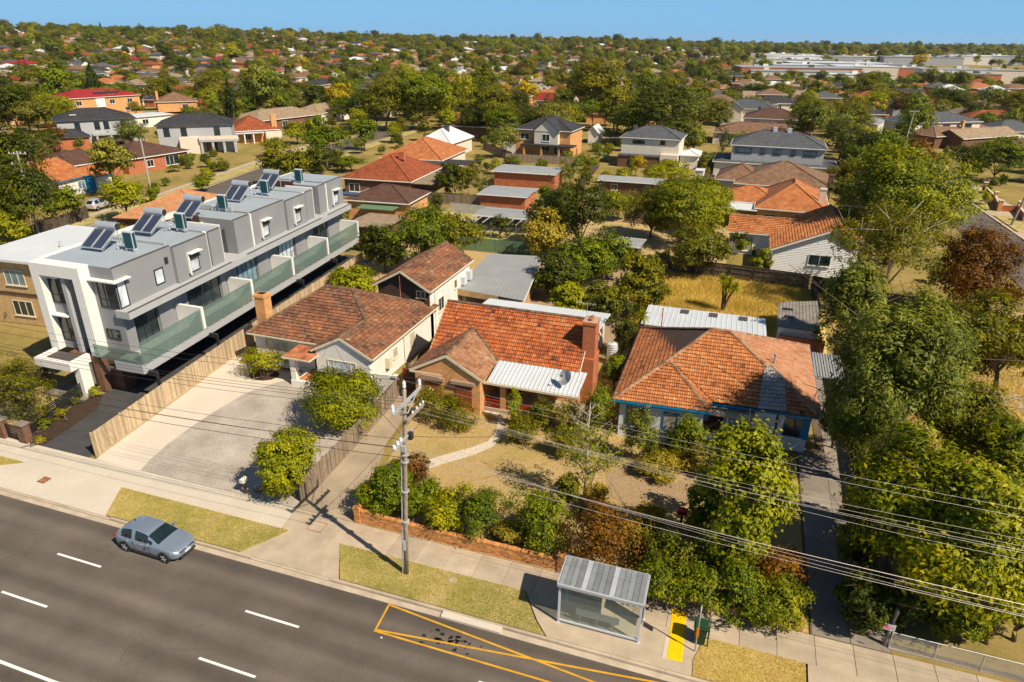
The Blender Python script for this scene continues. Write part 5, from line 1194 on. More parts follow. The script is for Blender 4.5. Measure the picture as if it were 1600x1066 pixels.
    window(h, T(-2.0,12.62,0)[:2], T(-1.2,12.62,0)[:2], 7.4, 8.8, (0,-1), 'black_metal', 'glass_pale', (), (), False)
    # porch
    B('porch_frame', 'white_trim', (-6.6,-2.9,2.5,-3.1,-2.55,3.15), (-3.45,-2.549,2.5,-3.1,-1.02,3.15), (-6.6,-2.549,2.5,-6.3,-1.02,3.15), (-3.7,-2.2,0,-3.1,-1.3,2.499))
    B('porch_roof', 'render_dark', (-6.29,-2.54,2.75,-3.46,-1.02,2.9))
    window(h, T(-4.6,-1.0,0)[:2], T(-3.0,-1.0,0)[:2], .5, 2.5, (0,-1), 'black_metal', 'glass_curtain', (.45,), (), False)
    B('porch_floor', 'concrete_dark', (-6.8,-2.9,0,-2.9,-1.0,.12))
    return h
townhouses()
def solar_heater(i, x, y, lab):
    r = empty('solar_water_heater', lab, 'solar heater', T(x, y, 9.9), group='solar water heaters on the townhouse roof')
    zb = 9.93
    for k in range(2):
        b = MB(T); a = x-1.05+k*1.07
        b.add([(a,y-.9,zb+.25),(a+1.0,y-.9,zb+.25),(a+1.0,y+.85,zb+1.25),(a,y+.85,zb+1.25),(a,y-.9,zb+.17),(a+1.0,y-.9,zb+.17),(a+1.0,y+.85,zb+1.17),(a,y+.85,zb+1.17)], [(0,1,2,3),(7,6,5,4),(0,4,5,1),(1,5,6,2),(2,6,7,3),(3,7,4,0)])
        p = b.build('collector', MAT['solar'], r)
        f = MB(T)
        for xx in (a, a+1.0): f.bar((xx,y-.9,zb+.24),(xx,y+.85,zb+1.24),.05,.1)
        f.bar((a,y-.9,zb+.24),(a+1,y-.9,zb+.24),.05,.1); f.build('frame', MAT['galv'], p)
    b = MB(T); b.tube([(x-1.0,y+1.1,zb+1.5),(x-.98,y+1.1,zb+1.5),(x+.98,y+1.1,zb+1.5),(x+1.0,y+1.1,zb+1.5)], [.27,.31,.31,.27], 20); t = b.build('tank', MAT['tank_silver'], r)
    b = MB(T); b.tube([(x+1.001,y+1.1,zb+1.5),(x+1.03,y+1.1,zb+1.5)], .27, 20); b.build('end_cap', MAT['dark_plastic'], t)
    for xx in (x-.9, x+.9): b = MB(T); b.bar((xx,y+1.1,zb),(xx,y+1.1,zb+1.2),.05,.05); b.bar((xx,y+1.1,zb+1.1),(xx,y-.8,zb+.02),.04,.04); b.build('stand', MAT['galv'], r)
def air_con(x, y, lab):
    r = empty('air_conditioner', lab, 'air conditioner', T(x, y, 9.9), group='air conditioners on the townhouse roof'); zb = 9.93
    b = MB(T); b.box(x-.45,y-.18,zb+.15,x+.45,y+.2,zb+1.5); b.build('case', MAT['shelter_white'], r)
    b = MB(T); b.box(x-.39,y-.2,zb+.22,x+.39,y-.181,zb+1.42); b.box(x+.451,y-.12,zb+.22,x+.47,y+.15,zb+1.42); b.build('grille', MAT['ac_teal'], r)
    for xx in (x-.38, x+.38): b = MB(T); b.box(xx-.04,y-.2,zb-.02,xx+.04,y+.22,zb+.149); b.build('foot', MAT['galv'], r)
    b = MB(T); b.tube([(x-.46,y,zb+.5),(x-.7,y,zb+.6),(x-.95,y-.1,zb+.35),(x-1.15,y-.1,zb+.4),(x-1.25,y-.1,zb)], .09, 8); b.build('pipe', MAT['shelter_white'], r)
orden = ['first', 'second', 'third', 'fourth', 'fifth']
for i, (x, y) in enumerate(((-4.5,3.6),(-4.2,8.6),(-4.3,13.9),(-4.2,21.2),(-4.6,27.6))): solar_heater(i, x, y, 'rooftop solar water heater with silver tank, %s from the street end' % orden[i])
for i, (x, y) in enumerate(((-1.7,3.9),(-1.9,10.0),(-2.9,17.2),(-3.0,24.6),(-2.9,31.4))): air_con(x, y, 'white rooftop air conditioner with teal grille, %s from the street end' % orden[i])
for i, (x, y, lab) in enumerate(((-5.5,4.4,'thin television aerial at the front of the townhouse roof'),(-6.2,16.5,'thin television aerial in the middle of the townhouse roof'))):
    b = MB(T); b.tube([(x,y,9.9),(x,y,11.4)], .02, 5); b.tube([(x-.7,y,11.35),(x+.5,y,11.35)], .012, 4)
    for k in range(5): b.tube([(x-.6+k*.25,y-.3,11.35),(x-.6+k*.25,y+.3,11.35)], .008, 4)
    b.build('television_aerial', MAT['galv'], label=lab, cat='aerial')
# front fence and piers of the townhouses
for i, (u, v) in enumerate(((42,690),(8,682))):
    q = P(u, v); r = empty('gate_pier', ['dark brick gate pier nearest the black driveway', 'dark brick gate pier at the left edge of the photo'][i], 'pier', (q.x, q.y, 0), group='townhouse gate piers')
    b = MB(); b.box(q.x-.32,q.y-.25,0,q.x+.32,q.y+.25,1.35); b.build('shaft', MAT['brick_brown'], r)
    b = MB(); b.box(q.x-.38,q.y-.31,1.351,q.x+.38,q.y+.31,1.43); b.build('cap', MAT['concrete_dark'], r)
r = empty('metal_fence', 'black slatted metal fence beside the townhouse garden bed', 'fence', (-43.9,27.3,0))
a, c = Vector((-43.95,27.3,0)), Vector((-45.3,33.0,0))
for k in range(5): b = MB(); p = a.lerp(c, k/4); b.box(p.x-.03,p.y-.03,0,p.x+.03,p.y+.03,1.3); b.build('post', MAT['black_metal'], r)
for k in range(9): b = MB(); b.bar(a+Vector((0,0,.15+k*.13)), c+Vector((0,0,.15+k*.13)), .02, .08); b.build('slat', MAT['black_metal'], r)
q0, q1 = P(8,682), P(42,690)
r = empty('metal_gate', 'black slatted gate between the two dark brick piers', 'gate', (q0.x,q0.y,0))
for k in range(8): b = MB(); b.bar((q0.x+.33,q0.y,.15+k*.13),(q1.x-.33,q1.y,.15+k*.13),.02,.09); b.build('slat', MAT['black_metal'], r)
fence('paling_fence', 'dark stained fence between the townhouses and the cream brick flats', [(-50.3,27.5),(-50.0,34)], 1.5, 'paling_dark', pw=.14)
# bins in the townhouse driveway
def wheelie(x, y, lid, lab, group=None):
    r = empty('wheelie_bin', lab, 'bin', (x, y, 0), group=group)
    b = MB(); b.add([(x-.22,y-.25,.05),(x+.22,y-.25,.05),(x+.22,y+.25,.05),(x-.22,y+.25,.05),(x-.28,y-.32,.98),(x+.28,y-.32,.98),(x+.28,y+.34,.98),(x-.28,y+.34,.98)], [(0,3,2,1),(4,5,6,7),(0,1,5,4),(1,2,6,5),(2,3,7,6),(3,0,4,7)]); b.build('body', MAT['bin_green'], r)
    b = MB(); b.box(x-.3,y-.34,.981,x+.3,y+.38,1.04); b.box(x-.22,y-.25,1.041,x+.22,y+.25,1.07); b.build('lid', MAT[lid], r)
    for s in (-1, 1): b = MB(); b.tube([(x+s*.22,y+.3,.1),(x+s*.28,y+.3,.1)], .1, 10); b.build('wheel', MAT['dark_plastic'], r)
for i, (u, v, l) in enumerate(((543,392,'bin_yellow'),(556,390,'bin_yellow'),(566,392,'bin_red'))):
    q = P(u, v); wheelie(q.x, q.y, l, ['yellow lidded wheelie bin beside the end of the townhouses, left one', 'yellow lidded wheelie bin next to the red one by the townhouses', 'red lidded wheelie bin at the end of the townhouse driveway'][i])
# white picket bin against weatherboard house
# garage with grey flat roof
def garage():
    g = empty('garage', 'cream brick garage with large flat grey metal roof', 'garage', (-22.5, 64, 0)); pts_ = [(-25.2,58.2),(-18.4,57.4),(-20.7,70.7),(-26.1,69.4)]
    A, B_, C_, D_ = [Vector((*p, 0)) for p in pts_]
    b = MB(); corr(b, (A.x-.2,A.y-.4,2.78),(B_.x+.3,B_.y-.4,2.72),(C_.x+.3,C_.y+.3,2.82),(D_.x-.2,D_.y+.3,2.88), .45, .02, .12); b.build('roof', MAT['corr_grey'], g)
    b = MB(); b.prism([(A.x+.1,A.y+.3),(B_.x-.2,B_.y+.35),(C_.x-.1,C_.y-.2),(D_.x+.2,D_.y-.2)], 0, 2.68); b.build('wall', MAT['brick_cream'], g)
    b = MB(); b.bar((A.x-.1,A.y-.38,2.45),(A.x+4.4,A.y-.85,2.45),.12,.55); b.build('fascia', MAT['brick_cream'], g)
    b = MB(); b.bar((A.x+.7,A.y+.18,1.05),(A.x+4.2,A.y-.20,1.05),.08,2.1); b.build('door', MAT['brown_trim'], g)
    b = MB(); b.bar((B_.x+.3,B_.y-.4,2.66),(C_.x+.3,C_.y+.3,2.76),.1,.12); b.build('gutter', MAT['white_trim'], g)
garage()
def old_shed():
    g = empty('shed', 'derelict shed with rusty torn roof beside the long grass', 'shed', (6.2, 64, 0)); a = [(4.3,60.3),(7.9,60.0),(8.1,68.0),(4.6,66.6)]
    b = MB(); b.prism([(4.5,60.5),(7.7,60.3),(7.8,67.6),(4.8,66.4)], 0, 1.95); b.build('wall', MAT['weather_white'], g)
    b = MB(); corr(b, (4.3,60.3,2.02),(7.9,60.0,2.1),(8.1,68.0,2.2),(4.6,66.6,2.1), .3, .03); b.build('roof', MAT['corr_old'], g)
    for (x, y) in ((4.9,64.6),(5.0,62.6)): b = MB(); b.box(x,y,2.135,x+.9,y+.5,2.175); b.build('roof_hole', MAT['black_metal'], g)
    b = MB(); b.box(4.6,59.2,0,8.3,59.45,1.6); b.box(4.6,59.45,0,4.85,60.2,1.5); b.build('brick_remnant', MAT['brick_red'], g)
old_shed()
# ------------------------------------------------------------------ plants
def leaves_mesh(name, C, N, S, tint, mat, asp=.55, extra=None):
    "one small folded leaf face per row: centre, normal, size"
    n = len(C); N = N/np.linalg.norm(N, axis=1, keepdims=True)
    ref = NR.normal(size=(n, 3)); A = np.cross(N, ref); A /= np.linalg.norm(A, axis=1, keepdims=True)+1e-9; B = np.cross(N, A)
    S = S[:, None]
    v = np.empty((n, 4, 3), np.float32)
    v[:, 0] = C-A*S*.5; v[:, 1] = C+B*S*asp*.5+N*S*.10; v[:, 2] = C+A*S*.5; v[:, 3] = C-B*S*asp*.5+N*S*.10
    me = bpy.data.meshes.new(name)
    me.vertices.add(n*4); me.vertices.foreach_set('co', v.reshape(-1))
    me.loops.add(n*4); me.loops.foreach_set('vertex_index', np.arange(n*4, dtype=np.int32))
    me.polygons.add(n); me.polygons.foreach_set('loop_start', np.arange(0, n*4, 4, dtype=np.int32))
    try: me.polygons.foreach_set('loop_total', np.full(n, 4, np.int32))
    except Exception: pass
    me.materials.append(mat)
    at = me.attributes.new('tint', 'FLOAT', 'FACE'); at.data.foreach_set('value', np.clip(tint, 0, 1).astype(np.float32))
    me.update(calc_edges=True); return me
def unit(n): 
    v = NR.normal(size=(n, 3)); return v/np.linalg.norm(v, axis=1, keepdims=True)
def crown_pts(rx, ry, rz, lobes, clumps, per, lobe_r=.46, clump_r=.13, flat=.8, low=-.75, spread=.62, hollow=.55):
    "leaf centres of an uneven crown: lobes on an ellipsoid, clumps on lobes, leaves in clumps (unit: crown half sizes)"
    L = unit(lobes); L[:, 2] = np.where(L[:, 2] < low, -L[:, 2], L[:, 2]); L *= (spread*NR.uniform(.75, 1.12, (lobes, 1)))
    L = np.vstack([L, [[0, 0, .15]]]); lr = lobe_r*NR.uniform(.7, 1.25, len(L))
    ci = NR.integers(0, len(L), clumps); d = unit(clumps)
    r = lr[ci]*(hollow+(1-hollow)*NR.random(clumps)**.5)
    C = L[ci]+d*r[:, None]; C[:, 2] *= flat
    ct = NR.normal(.5, .17, clumps)+NR.normal(0, .08, len(L))[ci]
    k = np.repeat(np.arange(clumps), per)
    n = len(k)
    off = NR.normal(size=(n, 3))*np.array([1, 1, .75])*clump_r*NR.uniform(.45, 1.0, (n, 1))
    Pn = C[k]+off
    out_ = Pn-np.array([0, 0, -.15]); out_ /= np.linalg.norm(out_, axis=1, keepdims=True)+1e-6
    co_ = off/(np.linalg.norm(off, axis=1, keepdims=True)+1e-6); Nn = out_*.6+co_*.45+unit(n)*.42+np.array([0, 0, .28])
    tint = ct[k]+NR.normal(0, .14, n)
    return Pn*np.array([rx, ry, rz]), Nn, tint, L*np.array([rx, ry, rz*flat])
def trunk_mesh(name, H, base, lobesW, r0, mat, stems=1, sway=.3):
    "tapered trunk, limbs to the lobes and twigs (base: height where limbs start)"
    b = MB()
    tops = []
    for s in range(stems):
        a = rng.uniform(0, 6.3); sp = 0 if stems == 1 else .9
        p0 = Vector((.12*math.cos(a)*(stems > 1), .12*math.sin(a)*(stems > 1), -.05)); p1 = Vector((sp*.45*math.cos(a)+rng.uniform(-sway, sway)*.3, sp*.45*math.sin(a)+rng.uniform(-sway, sway)*.3, base*.55)); p2 = Vector((sp*math.cos(a)+rng.uniform(-sway, sway), sp*math.sin(a)+rng.uniform(-sway, sway), base))
        rr = r0/(stems**.5); b.tube([p0, p1, p2], [rr*1.15, rr*.85, rr*.7], 8); tops.append(p2)
    for L in lobesW:
        L = Vector(L); t = min(tops, key=lambda q: (q-L).length); ln = (L-t).length; m1 = t.lerp(L, .4)+Vector((rng.uniform(-.12, .12)*ln, rng.uniform(-.12, .12)*ln, rng.uniform(.05, .22)*ln)); m2 = t.lerp(L, .72)+Vector((rng.uniform(-.1, .1)*ln, rng.uniform(-.1, .1)*ln, rng.uniform(.0, .15)*ln))
        b.tube([t-Vector((0, 0, base*.12)), m1, m2, L], [r0*.42, r0*.24, r0*.13, r0*.05], 6)
        for _ in range(3):
            e = L+Vector((rng.gauss(0, 1), rng.gauss(0, 1), rng.gauss(.3, .6)))*(L-t).length*.35; b.tube([m1.lerp(L, rng.uniform(.3, .9)), e], [r0*.16, r0*.05], 5)
    return b.mesh(name, mat, smooth=True)
LM = {}
leaf_mat('leaf_olive', (.040,.046,.010), (.100,.098,.020), (.21,.18,.038)); leaf_mat('leaf_green', (.030,.050,.008), (.085,.110,.016), (.19,.20,.028))
leaf_mat('leaf_dark', (.018,.028,.007), (.045,.055,.012), (.105,.105,.022)); leaf_mat('leaf_lime', (.065,.080,.008), (.165,.175,.016), (.31,.28,.030))
leaf_mat('leaf_yellow', (.14,.11,.010), (.28,.21,.015), (.46,.33,.02)); leaf_mat('leaf_grey', (.060,.062,.028), (.120,.115,.050), (.21,.195,.085))
leaf_mat('leaf_red', (.045,.022,.010), (.100,.045,.016), (.19,.095,.028)); leaf_mat('leaf_rust', (.060,.026,.010), (.130,.058,.020), (.23,.12,.035))
leaf_mat('leaf_straw', (.10,.088,.03), (.19,.155,.055), (.31,.25,.10)); leaf_mat('leaf_feather', (.040,.052,.018), (.100,.116,.044), (.20,.205,.080))
leaf_mat('leaf_ash', (.046,.062,.010), (.115,.135,.020), (.25,.235,.028)); leaf_mat('leaf_conifer', (.012,.022,.008), (.030,.045,.014), (.075,.085,.022))
leaf_mat('flower_white', (.7,.66,.55), (.8,.77,.7), (.85,.83,.8)); leaf_mat('flower_pink', (.6,.12,.2), (.7,.2,.28), (.8,.35,.4))
def make_tree(name, label, cat, x, y, H, rx, rz, mat, leaf=.2, lobes=9, clumps=260, per=60, base=None, stems=1, bark='bark', r0=None, group=None, seed=0, z0=None, ry=None, flat=1.0, spread=.62, lobe_r=.46, clump_r=.13, asp=.55, hollow=.55, lean=(0, 0), trunk=True):
    "x, y: foot; H: total height; rx: crown half width; rz: crown half height"
    global NR
    NR = np.random.default_rng(seed*7+int(abs(x)*13+abs(y)*7)); rng.seed(seed+int(abs(x)*31+abs(y)*17))
    ry = ry or rx; cz = H-rz
    Pn, Nn, ti, L = crown_pts(rx, ry, rz, lobes, clumps, per, lobe_r, clump_r, flat, spread=spread, hollow=hollow)
    Pn = Pn+np.array([lean[0], lean[1], cz]); L = L+np.array([lean[0], lean[1], cz])
    keep = Pn[:, 2] > .03; Pn, Nn, ti = Pn[keep], Nn[keep], ti[keep]
    S = leaf*1.12*NR.uniform(.45, 1.5, len(Pn))
    gz = terr(x, y) if z0 is None else z0
    r = empty(name, label, cat, (x, y, gz), group=group)
    link_mesh('crown', leaves_mesh('crown', Pn, Nn, S, ti, MAT[mat], asp), r)
    if trunk:
        b0 = base if base is not None else max(.25, H-2*rz)+rz*.25
        link_mesh('trunk', trunk_mesh('trunk', H, b0, [tuple(q) for q in L[:9]], r0 or max(.05, H*.022), MAT[bark], stems), r)
    return r
def shrub(label, x, y, H, rx, mat, leaf=.11, clumps=130, per=40, ry=None, group=None, seed=0, name='shrub', **k):
    k.setdefault('lobes', 8); k.setdefault('clump_r', .16)
    return make_tree(name, label, 'shrub', x, y, H, rx, H*.52, mat, leaf=leaf, clumps=clumps, per=per, ry=ry, group=group, seed=seed, stems=3, base=H*.25, r0=.05, **k)
def pxtree(label, u, vb, vt, wpx, mat, name='tree', cat='tree', rzf=.42, **k):
    "foot pixel, top row and crown width in the photo -> size in metres at that foot"
    q = P(u, vb); H = ZAT(vt, q.x, q.y); dist = (Vector((q.x, q.y, -CAM_H+H/2))).dot(FW); rx = wpx*dist/F_PX/2
    rx *= 1.10; rz = H*rzf
    for _ in range(3):        # the crown, not the foot, stands over pixel column u
        du = PX(q.x, q.y, H-rz)[0]-u; t_ = P(u, vb); t2 = P(u+10, vb); sc = (t2-t_)/10; q = Vector((q.x-sc.x*du, q.y-sc.y*du, 0))
    return make_tree(name, label, cat, q.x, q.y, H, rx, rz, mat, **k)

# near garden plants, one by one
pxtree('round glossy green bush with a red rim bed on the cream driveway', 411, 588, 541, 66, 'leaf_lime', 'shrub', 'shrub', rzf=.46, leaf=.13, clumps=120, per=36, base=.3, stems=3, r0=.06, lobes=9, clump_r=.15)
b = MB(); q = P(413, 586); b.prism([(q.x+1.25*math.cos(a*.52), q.y+1.0*math.sin(a*.52)) for a in range(12)], 0, .05); tagS(b.build('garden_bed', MAT['mulch']))
pxtree('feathery dark green conifer bush in the corner of the gravel yard', 541, 668, 578, 112, 'leaf_lime', 'shrub', 'shrub', rzf=.47, leaf=.24, asp=.22, clumps=300, per=80, base=.3, stems=4, r0=.07, lobes=11, seed=3, clump_r=.16)
pxtree('round leafy green bush beside the letterbox in the gravel yard', 449, 768, 679, 92, 'leaf_lime', 'shrub', 'shrub', rzf=.47, leaf=.14, clumps=330, per=62, base=.35, stems=3, r0=.06, lobes=10, seed=4, clump_r=.13)
pxtree('wispy olive bush at the left edge before the townhouse gate', 22, 668, 562, 92, 'leaf_olive', 'shrub', 'shrub', rzf=.44, leaf=.15, asp=.3, clumps=190, per=55, lobes=9, seed=5)
for i, (u, v, hh, rr, mt, lab) in enumerate(((150,618,.7,.55,'leaf_lime','small bright green shrub by the townhouse corner'),(118,628,.9,.8,'leaf_green','green shrub beside the white porch column'),(95,655,.8,.6,'leaf_olive','strappy olive plant in the mulch bed'),
        (72,668,.7,.6,'leaf_green','low green plant near the dark brick pier'),(62,692,.5,.45,'leaf_straw','straw coloured tussock at the mouth of the mulch bed'),(104,632,.9,.7,'leaf_olive','dusky shrub behind the black slat fence'),(30,500,2.2,1.0,'leaf_lime','lime shrub in front of the cream brick flats'))):
    q = P(u, v); shrub(lab, q.x, q.y, hh, rr, mt, leaf=.10, clumps=45, per=26, seed=10+i)
# lot 2 front
pxtree('clipped round green bush at the driveway end of the brick wall', 600, 800, 728, 84, 'leaf_green', 'shrub', 'shrub', rzf=.48, leaf=.12, clumps=280, per=50, lobes=10, base=.3, stems=3, r0=.05, seed=21, clump_r=.12)
for i, (u, v, vt, w_, mt, lab) in enumerate(((660,832,760,62,'leaf_green','deep green hedge bush behind the power pole'),(705,842,765,78,'leaf_lime','leafy hedge bush in the middle of the brick wall'),(752,856,775,78,'leaf_green','dense green hedge bush right of the pole'),
        (842,872,776,98,'leaf_green','tall green shrub behind the right end of the brick wall'),(795,860,825,50,'leaf_straw','dry scrubby bush in the gap of the hedge'),(622,805,740,52,'leaf_green','green bush pressed against the clipped round bush'),(640,770,715,52,'leaf_red','thin bronze shrub behind the power pole'))):
    pxtree(lab, u, v-18, vt-4, w_*1.08, mt, 'shrub', 'shrub', rzf=.5, leaf=.115, clumps=180, per=44, lobes=9, base=.25, stems=3, r0=.05, seed=30+i, clump_r=.14, group='front hedge of the brick house')
for i, (u, v, vt, w_, mt, lab) in enumerate(((672,655,606,50,'leaf_olive','white flowering rose bush below the first red shutter'),(715,668,628,62,'leaf_olive','dull flower bush beneath the second red shutter'),(700,650,615,34,'leaf_olive','olive garden shrub between the two red shutters'),
        (805,668,610,26,'leaf_lime','slim green sapling at the verandah steps'),(815,690,650,50,'leaf_olive','low bush in front of the verandah steps'),(845,668,625,40,'leaf_olive','bushy plant against the verandah column'),(882,672,620,56,'leaf_straw','pale flowering bush before the verandah end'),
        (934,690,600,58,'leaf_green','dense green climber bush at the corner of the verandah'),(872,712,668,44,'leaf_olive','loose leafy bush left of the bare trunk'))):
    pxtree(lab, u, v, vt, w_, mt, 'shrub', 'shrub', rzf=.5, leaf=.10, clumps=130, per=36, lobes=8, base=.2, stems=3, r0=.04, seed=50+i, clump_r=.15, group='flower bed shrubs')
fl = MB()
q = P(668, 640)
def blossoms(label, u, v, vt, wpx, mat, n=30, s=.12):
    q = P(u, v); H = ZAT(vt, q.x, q.y); C = []
    for i in range(n):
        a = rng.uniform(0, 6.3); r = rng.uniform(.3, 1)*wpx/2/22; C.append((q.x+r*math.cos(a), q.y-abs(r*math.sin(a))*.8, H*rng.uniform(.5, 1.0)))
    me = leaves_mesh('blossom', np.array(C), np.array([(0, -.5, .8)]*n)+unit(n)*.4, np.full(n, s), NR.random(n), MAT[mat], .9)
    o = link_mesh('blossom', me, None); tag(o, label, 'flowers'); 
blossoms('white rose blooms by the driveway gate', 668, 650, 604, 40, 'flower_white', 26, .16)
blossoms('pink blooms on the bush at the blue window', 1078, 700, 655, 50, 'flower_pink', 8, .14)
# thin bare-trunked tree between the two lots
def bare_tree(label, x, y, H, mat):
    global NR
    NR = np.random.default_rng(5); rng.seed(71); r = empty('tree', label, 'tree', (x, y, 0)); b = MB(); tips = []
    b.tube([(0,0,-.05),(.05,.03,H*.35),(-.04,.05,H*.7),(.02,.02,H)], [.11,.09,.06,.02], 8)
    for k in range(30):
        z = H*rng.uniform(.22, .9); a = rng.uniform(0, 6.28); L = (1-z/H*.75)*rng.uniform(1.6, 3.0); d = Vector((math.cos(a), math.sin(a), rng.uniform(.35, .9))).normalized(); p0 = Vector((0, .03, z)); m1 = p0+d*L*.5+Vector((0,0,.05)); e = p0+d*L+Vector((rng.uniform(-.2,.2), rng.uniform(-.2,.2), .25))
        b.tube([p0, m1, e], [.032, .02, .007], 5); tips += [m1, e]
        for _ in range(4):
            q = m1.lerp(e, rng.random()); t = q+Vector((rng.gauss(0,.4), rng.gauss(0,.4), rng.uniform(.1,.6))); b.tube([q, t], [.012, .004], 4); tips.append(t)
    link_mesh('trunk', b.mesh('trunk', MAT['bark_pale'], smooth=True), r)
    T0 = np.array([tuple(t) for t in tips if t.z < H*.82 and rng.random() < .75]); k = NR.integers(0, len(T0), 2600); C = T0[k]+NR.normal(size=(2600, 3))*.17
    link_mesh('crown', leaves_mesh('crown', C, unit(2600)+np.array([0,0,.6]), .15*NR.uniform(.5, 1.4, 2600), np.clip(NR.normal(.6, .2, 2600), 0, 1), MAT[mat], .5), r)
q = P(912, 792); bare_tree('spindly half bare tree with pale straight trunk between the two front yards', q.x, q.y, ZAT(630, q.x, q.y), 'leaf_ash')
pxtree('leafy vine covered stump at the lot boundary', 884, 800, 738, 40, 'leaf_olive', 'shrub', 'shrub', rzf=.5, leaf=.12, clumps=120, per=36, seed=72, base=.4)
pxtree('low weedy bush under the half bare tree', 935, 800, 758, 50, 'leaf_straw', 'shrub', 'shrub', rzf=.5, leaf=.11, clumps=100, per=30, seed=73, base=.3)
# lot 3 front garden
for i, (u, v, vt, w_, mt, lab, lf) in enumerate(((1003,722,634,50,'leaf_feather','tall dark climbing shrub left of the blue window',.12),(1077,716,652,72,'leaf_ash','rose bush with pink blooms below the blue window',.12),(1030,735,708,80,'leaf_straw','dry grassy bed below the blue trimmed house',.16),(1100,738,700,60,'leaf_straw','dry tufts beside the porch wall',.15),
        (950,890,788,132,'leaf_rust','large rust red bush behind the bus shelter',.11),(1215,932,858,96,'leaf_rust','rust brown bush beside the shady driveway',.11),(1225,976,912,84,'leaf_ash','yellow green hedge corner at the shady driveway',.10),(1042,905,832,90,'leaf_olive','olive scrub behind the red bush',.12),
        (1030,940,875,84,'leaf_ash','yellow green hedge bush right of the bus shelter',.10),(1090,955,885,90,'leaf_lime','bright hedge bush behind the tactile strip',.10),(1150,962,880,90,'leaf_green','green hedge bush above the bin',.10),(1185,972,925,60,'leaf_ash','low hedge bush beside the footpath right of the bin',.10),
        (1000,865,800,56,'leaf_straw','straw coloured scrub by the yellow flowers',.12),(1120,905,820,76,'leaf_olive','dark olive bush under the green tree',.12),(1015,815,790,44,'leaf_yellow','clump of yellow flowers in the overgrown yard',.10),(1090,850,800,50,'leaf_olive','scrub around the red letterbox',.11))):
    pxtree(lab, u, v, vt, w_, mt, 'shrub', 'shrub', rzf=.5, leaf=lf*1.1, clumps=170, per=36, lobes=10, base=.25, stems=3, r0=.05, seed=90+i, clump_r=.14, asp=.4 if 'straw' in mt or 'feather' in mt else .55, group='overgrown garden of the blue trimmed house')
pxtree('bright green large leaved tree in the right front garden', 1158, 905, 672, 140, 'leaf_lime', rzf=.43, leaf=.17, clumps=300, per=62, lobes=12, seed=120, base=1.6, r0=.16, asp=.7, spread=.72, lobe_r=.36, clump_r=.11)
pxtree('small green tree in front of the white patch of the blue house', 1130, 838, 745, 90, 'leaf_green', rzf=.46, leaf=.18, clumps=90, per=36, seed=121, asp=.7, spread=.8)
# big trees on the right
def big(label, u, vb, vt, w_, mat, **k):
    k.setdefault('leaf', .22); k['leaf'] = k['leaf']*1.02; k.setdefault('asp', .42); k.setdefault('clumps', 420); k.setdefault('per', 60); k.setdefault('lobes', 16); k.setdefault('clump_r', .10); k.setdefault('lobe_r', .36)
    return pxtree(label, u, vb, vt, w_, mat, **k)
big('huge dense olive green tree overhanging the shady driveway', 1402, 770, 462, 216, 'leaf_feather', leaf=.24, asp=.3, clumps=720, per=78, rzf=.45, seed=130, lobes=20)
big('broad yellowing ash tree behind the chain wire fence', 1476, 958, 690, 270, 'leaf_ash', leaf=.22, clumps=760, per=80, rzf=.46, seed=131, lobes=20)
big('small yellow green tree at the fence end of the shady driveway', 1352, 900, 770, 90, 'leaf_olive', leaf=.18, clumps=150, rzf=.5, seed=132, lobes=9)
big('dark green understory bush by the real estate board', 1352, 985, 880, 80, 'leaf_dark', leaf=.17, clumps=130, rzf=.5, seed=133, lobes=9)
big('tall bright plane tree in front of the side street', 1408, 412, 214, 190, 'leaf_ash', leaf=.34, clumps=520, per=56, rzf=.46, seed=134)
big('second bright plane tree leaning over the side street', 1430, 392, 245, 76, 'leaf_lime', leaf=.34, clumps=260, per=50, rzf=.46, seed=135)
big('grey green gum tree behind the derelict shed', 1338, 575, 395, 110, 'leaf_feather', leaf=.26, clumps=280, rzf=.46, seed=136)
big('spreading gum with pale bare limbs beside the vacant block', 1388, 482, 318, 150, 'leaf_olive', leaf=.26, asp=.35, clumps=230, per=50, rzf=.34, seed=137, bark='bark_pale', stems=3, base=3.2, r0=.3, spread=.78)
big('dark red leaved plum tree on the right edge', 1545, 500, 342, 150, 'leaf_red', leaf=.26, clumps=380, rzf=.46, seed=138)
big('open crowned tree with bare brown trunk on the right edge', 1586, 640, 455, 190, 'leaf_olive', leaf=.24, clumps=260, per=56, rzf=.33, seed=139, base=3.2, r0=.2, spread=.75)
big('leafy green tree behind the plum tree trunk', 1500, 600, 480, 130, 'leaf_dark', leaf=.22, clumps=240, rzf=.45, seed=140)
big('olive thicket tree at the foot of the open tree', 1510, 735, 590, 150, 'leaf_olive', leaf=.22, clumps=320, rzf=.48, seed=141)
big('yellow green thicket tree on the far right', 1575, 800, 655, 150, 'leaf_ash', leaf=.22, clumps=320, rzf=.48, seed=142)
big('shrubby thicket tree beyond the ash tree', 1600, 930, 760, 140, 'leaf_feather', leaf=.2, clumps=260, rzf=.48, seed=143)
big('lime conifer bush below the gum limbs', 1395, 562, 505, 90, 'leaf_lime', leaf=.22, asp=.3, clumps=170, rzf=.5, seed=144, lobes=9)
big('low olive bush on the vacant block', 1450, 560, 520, 80, 'leaf_olive', leaf=.2, clumps=120, rzf=.5, seed=145, lobes=8)
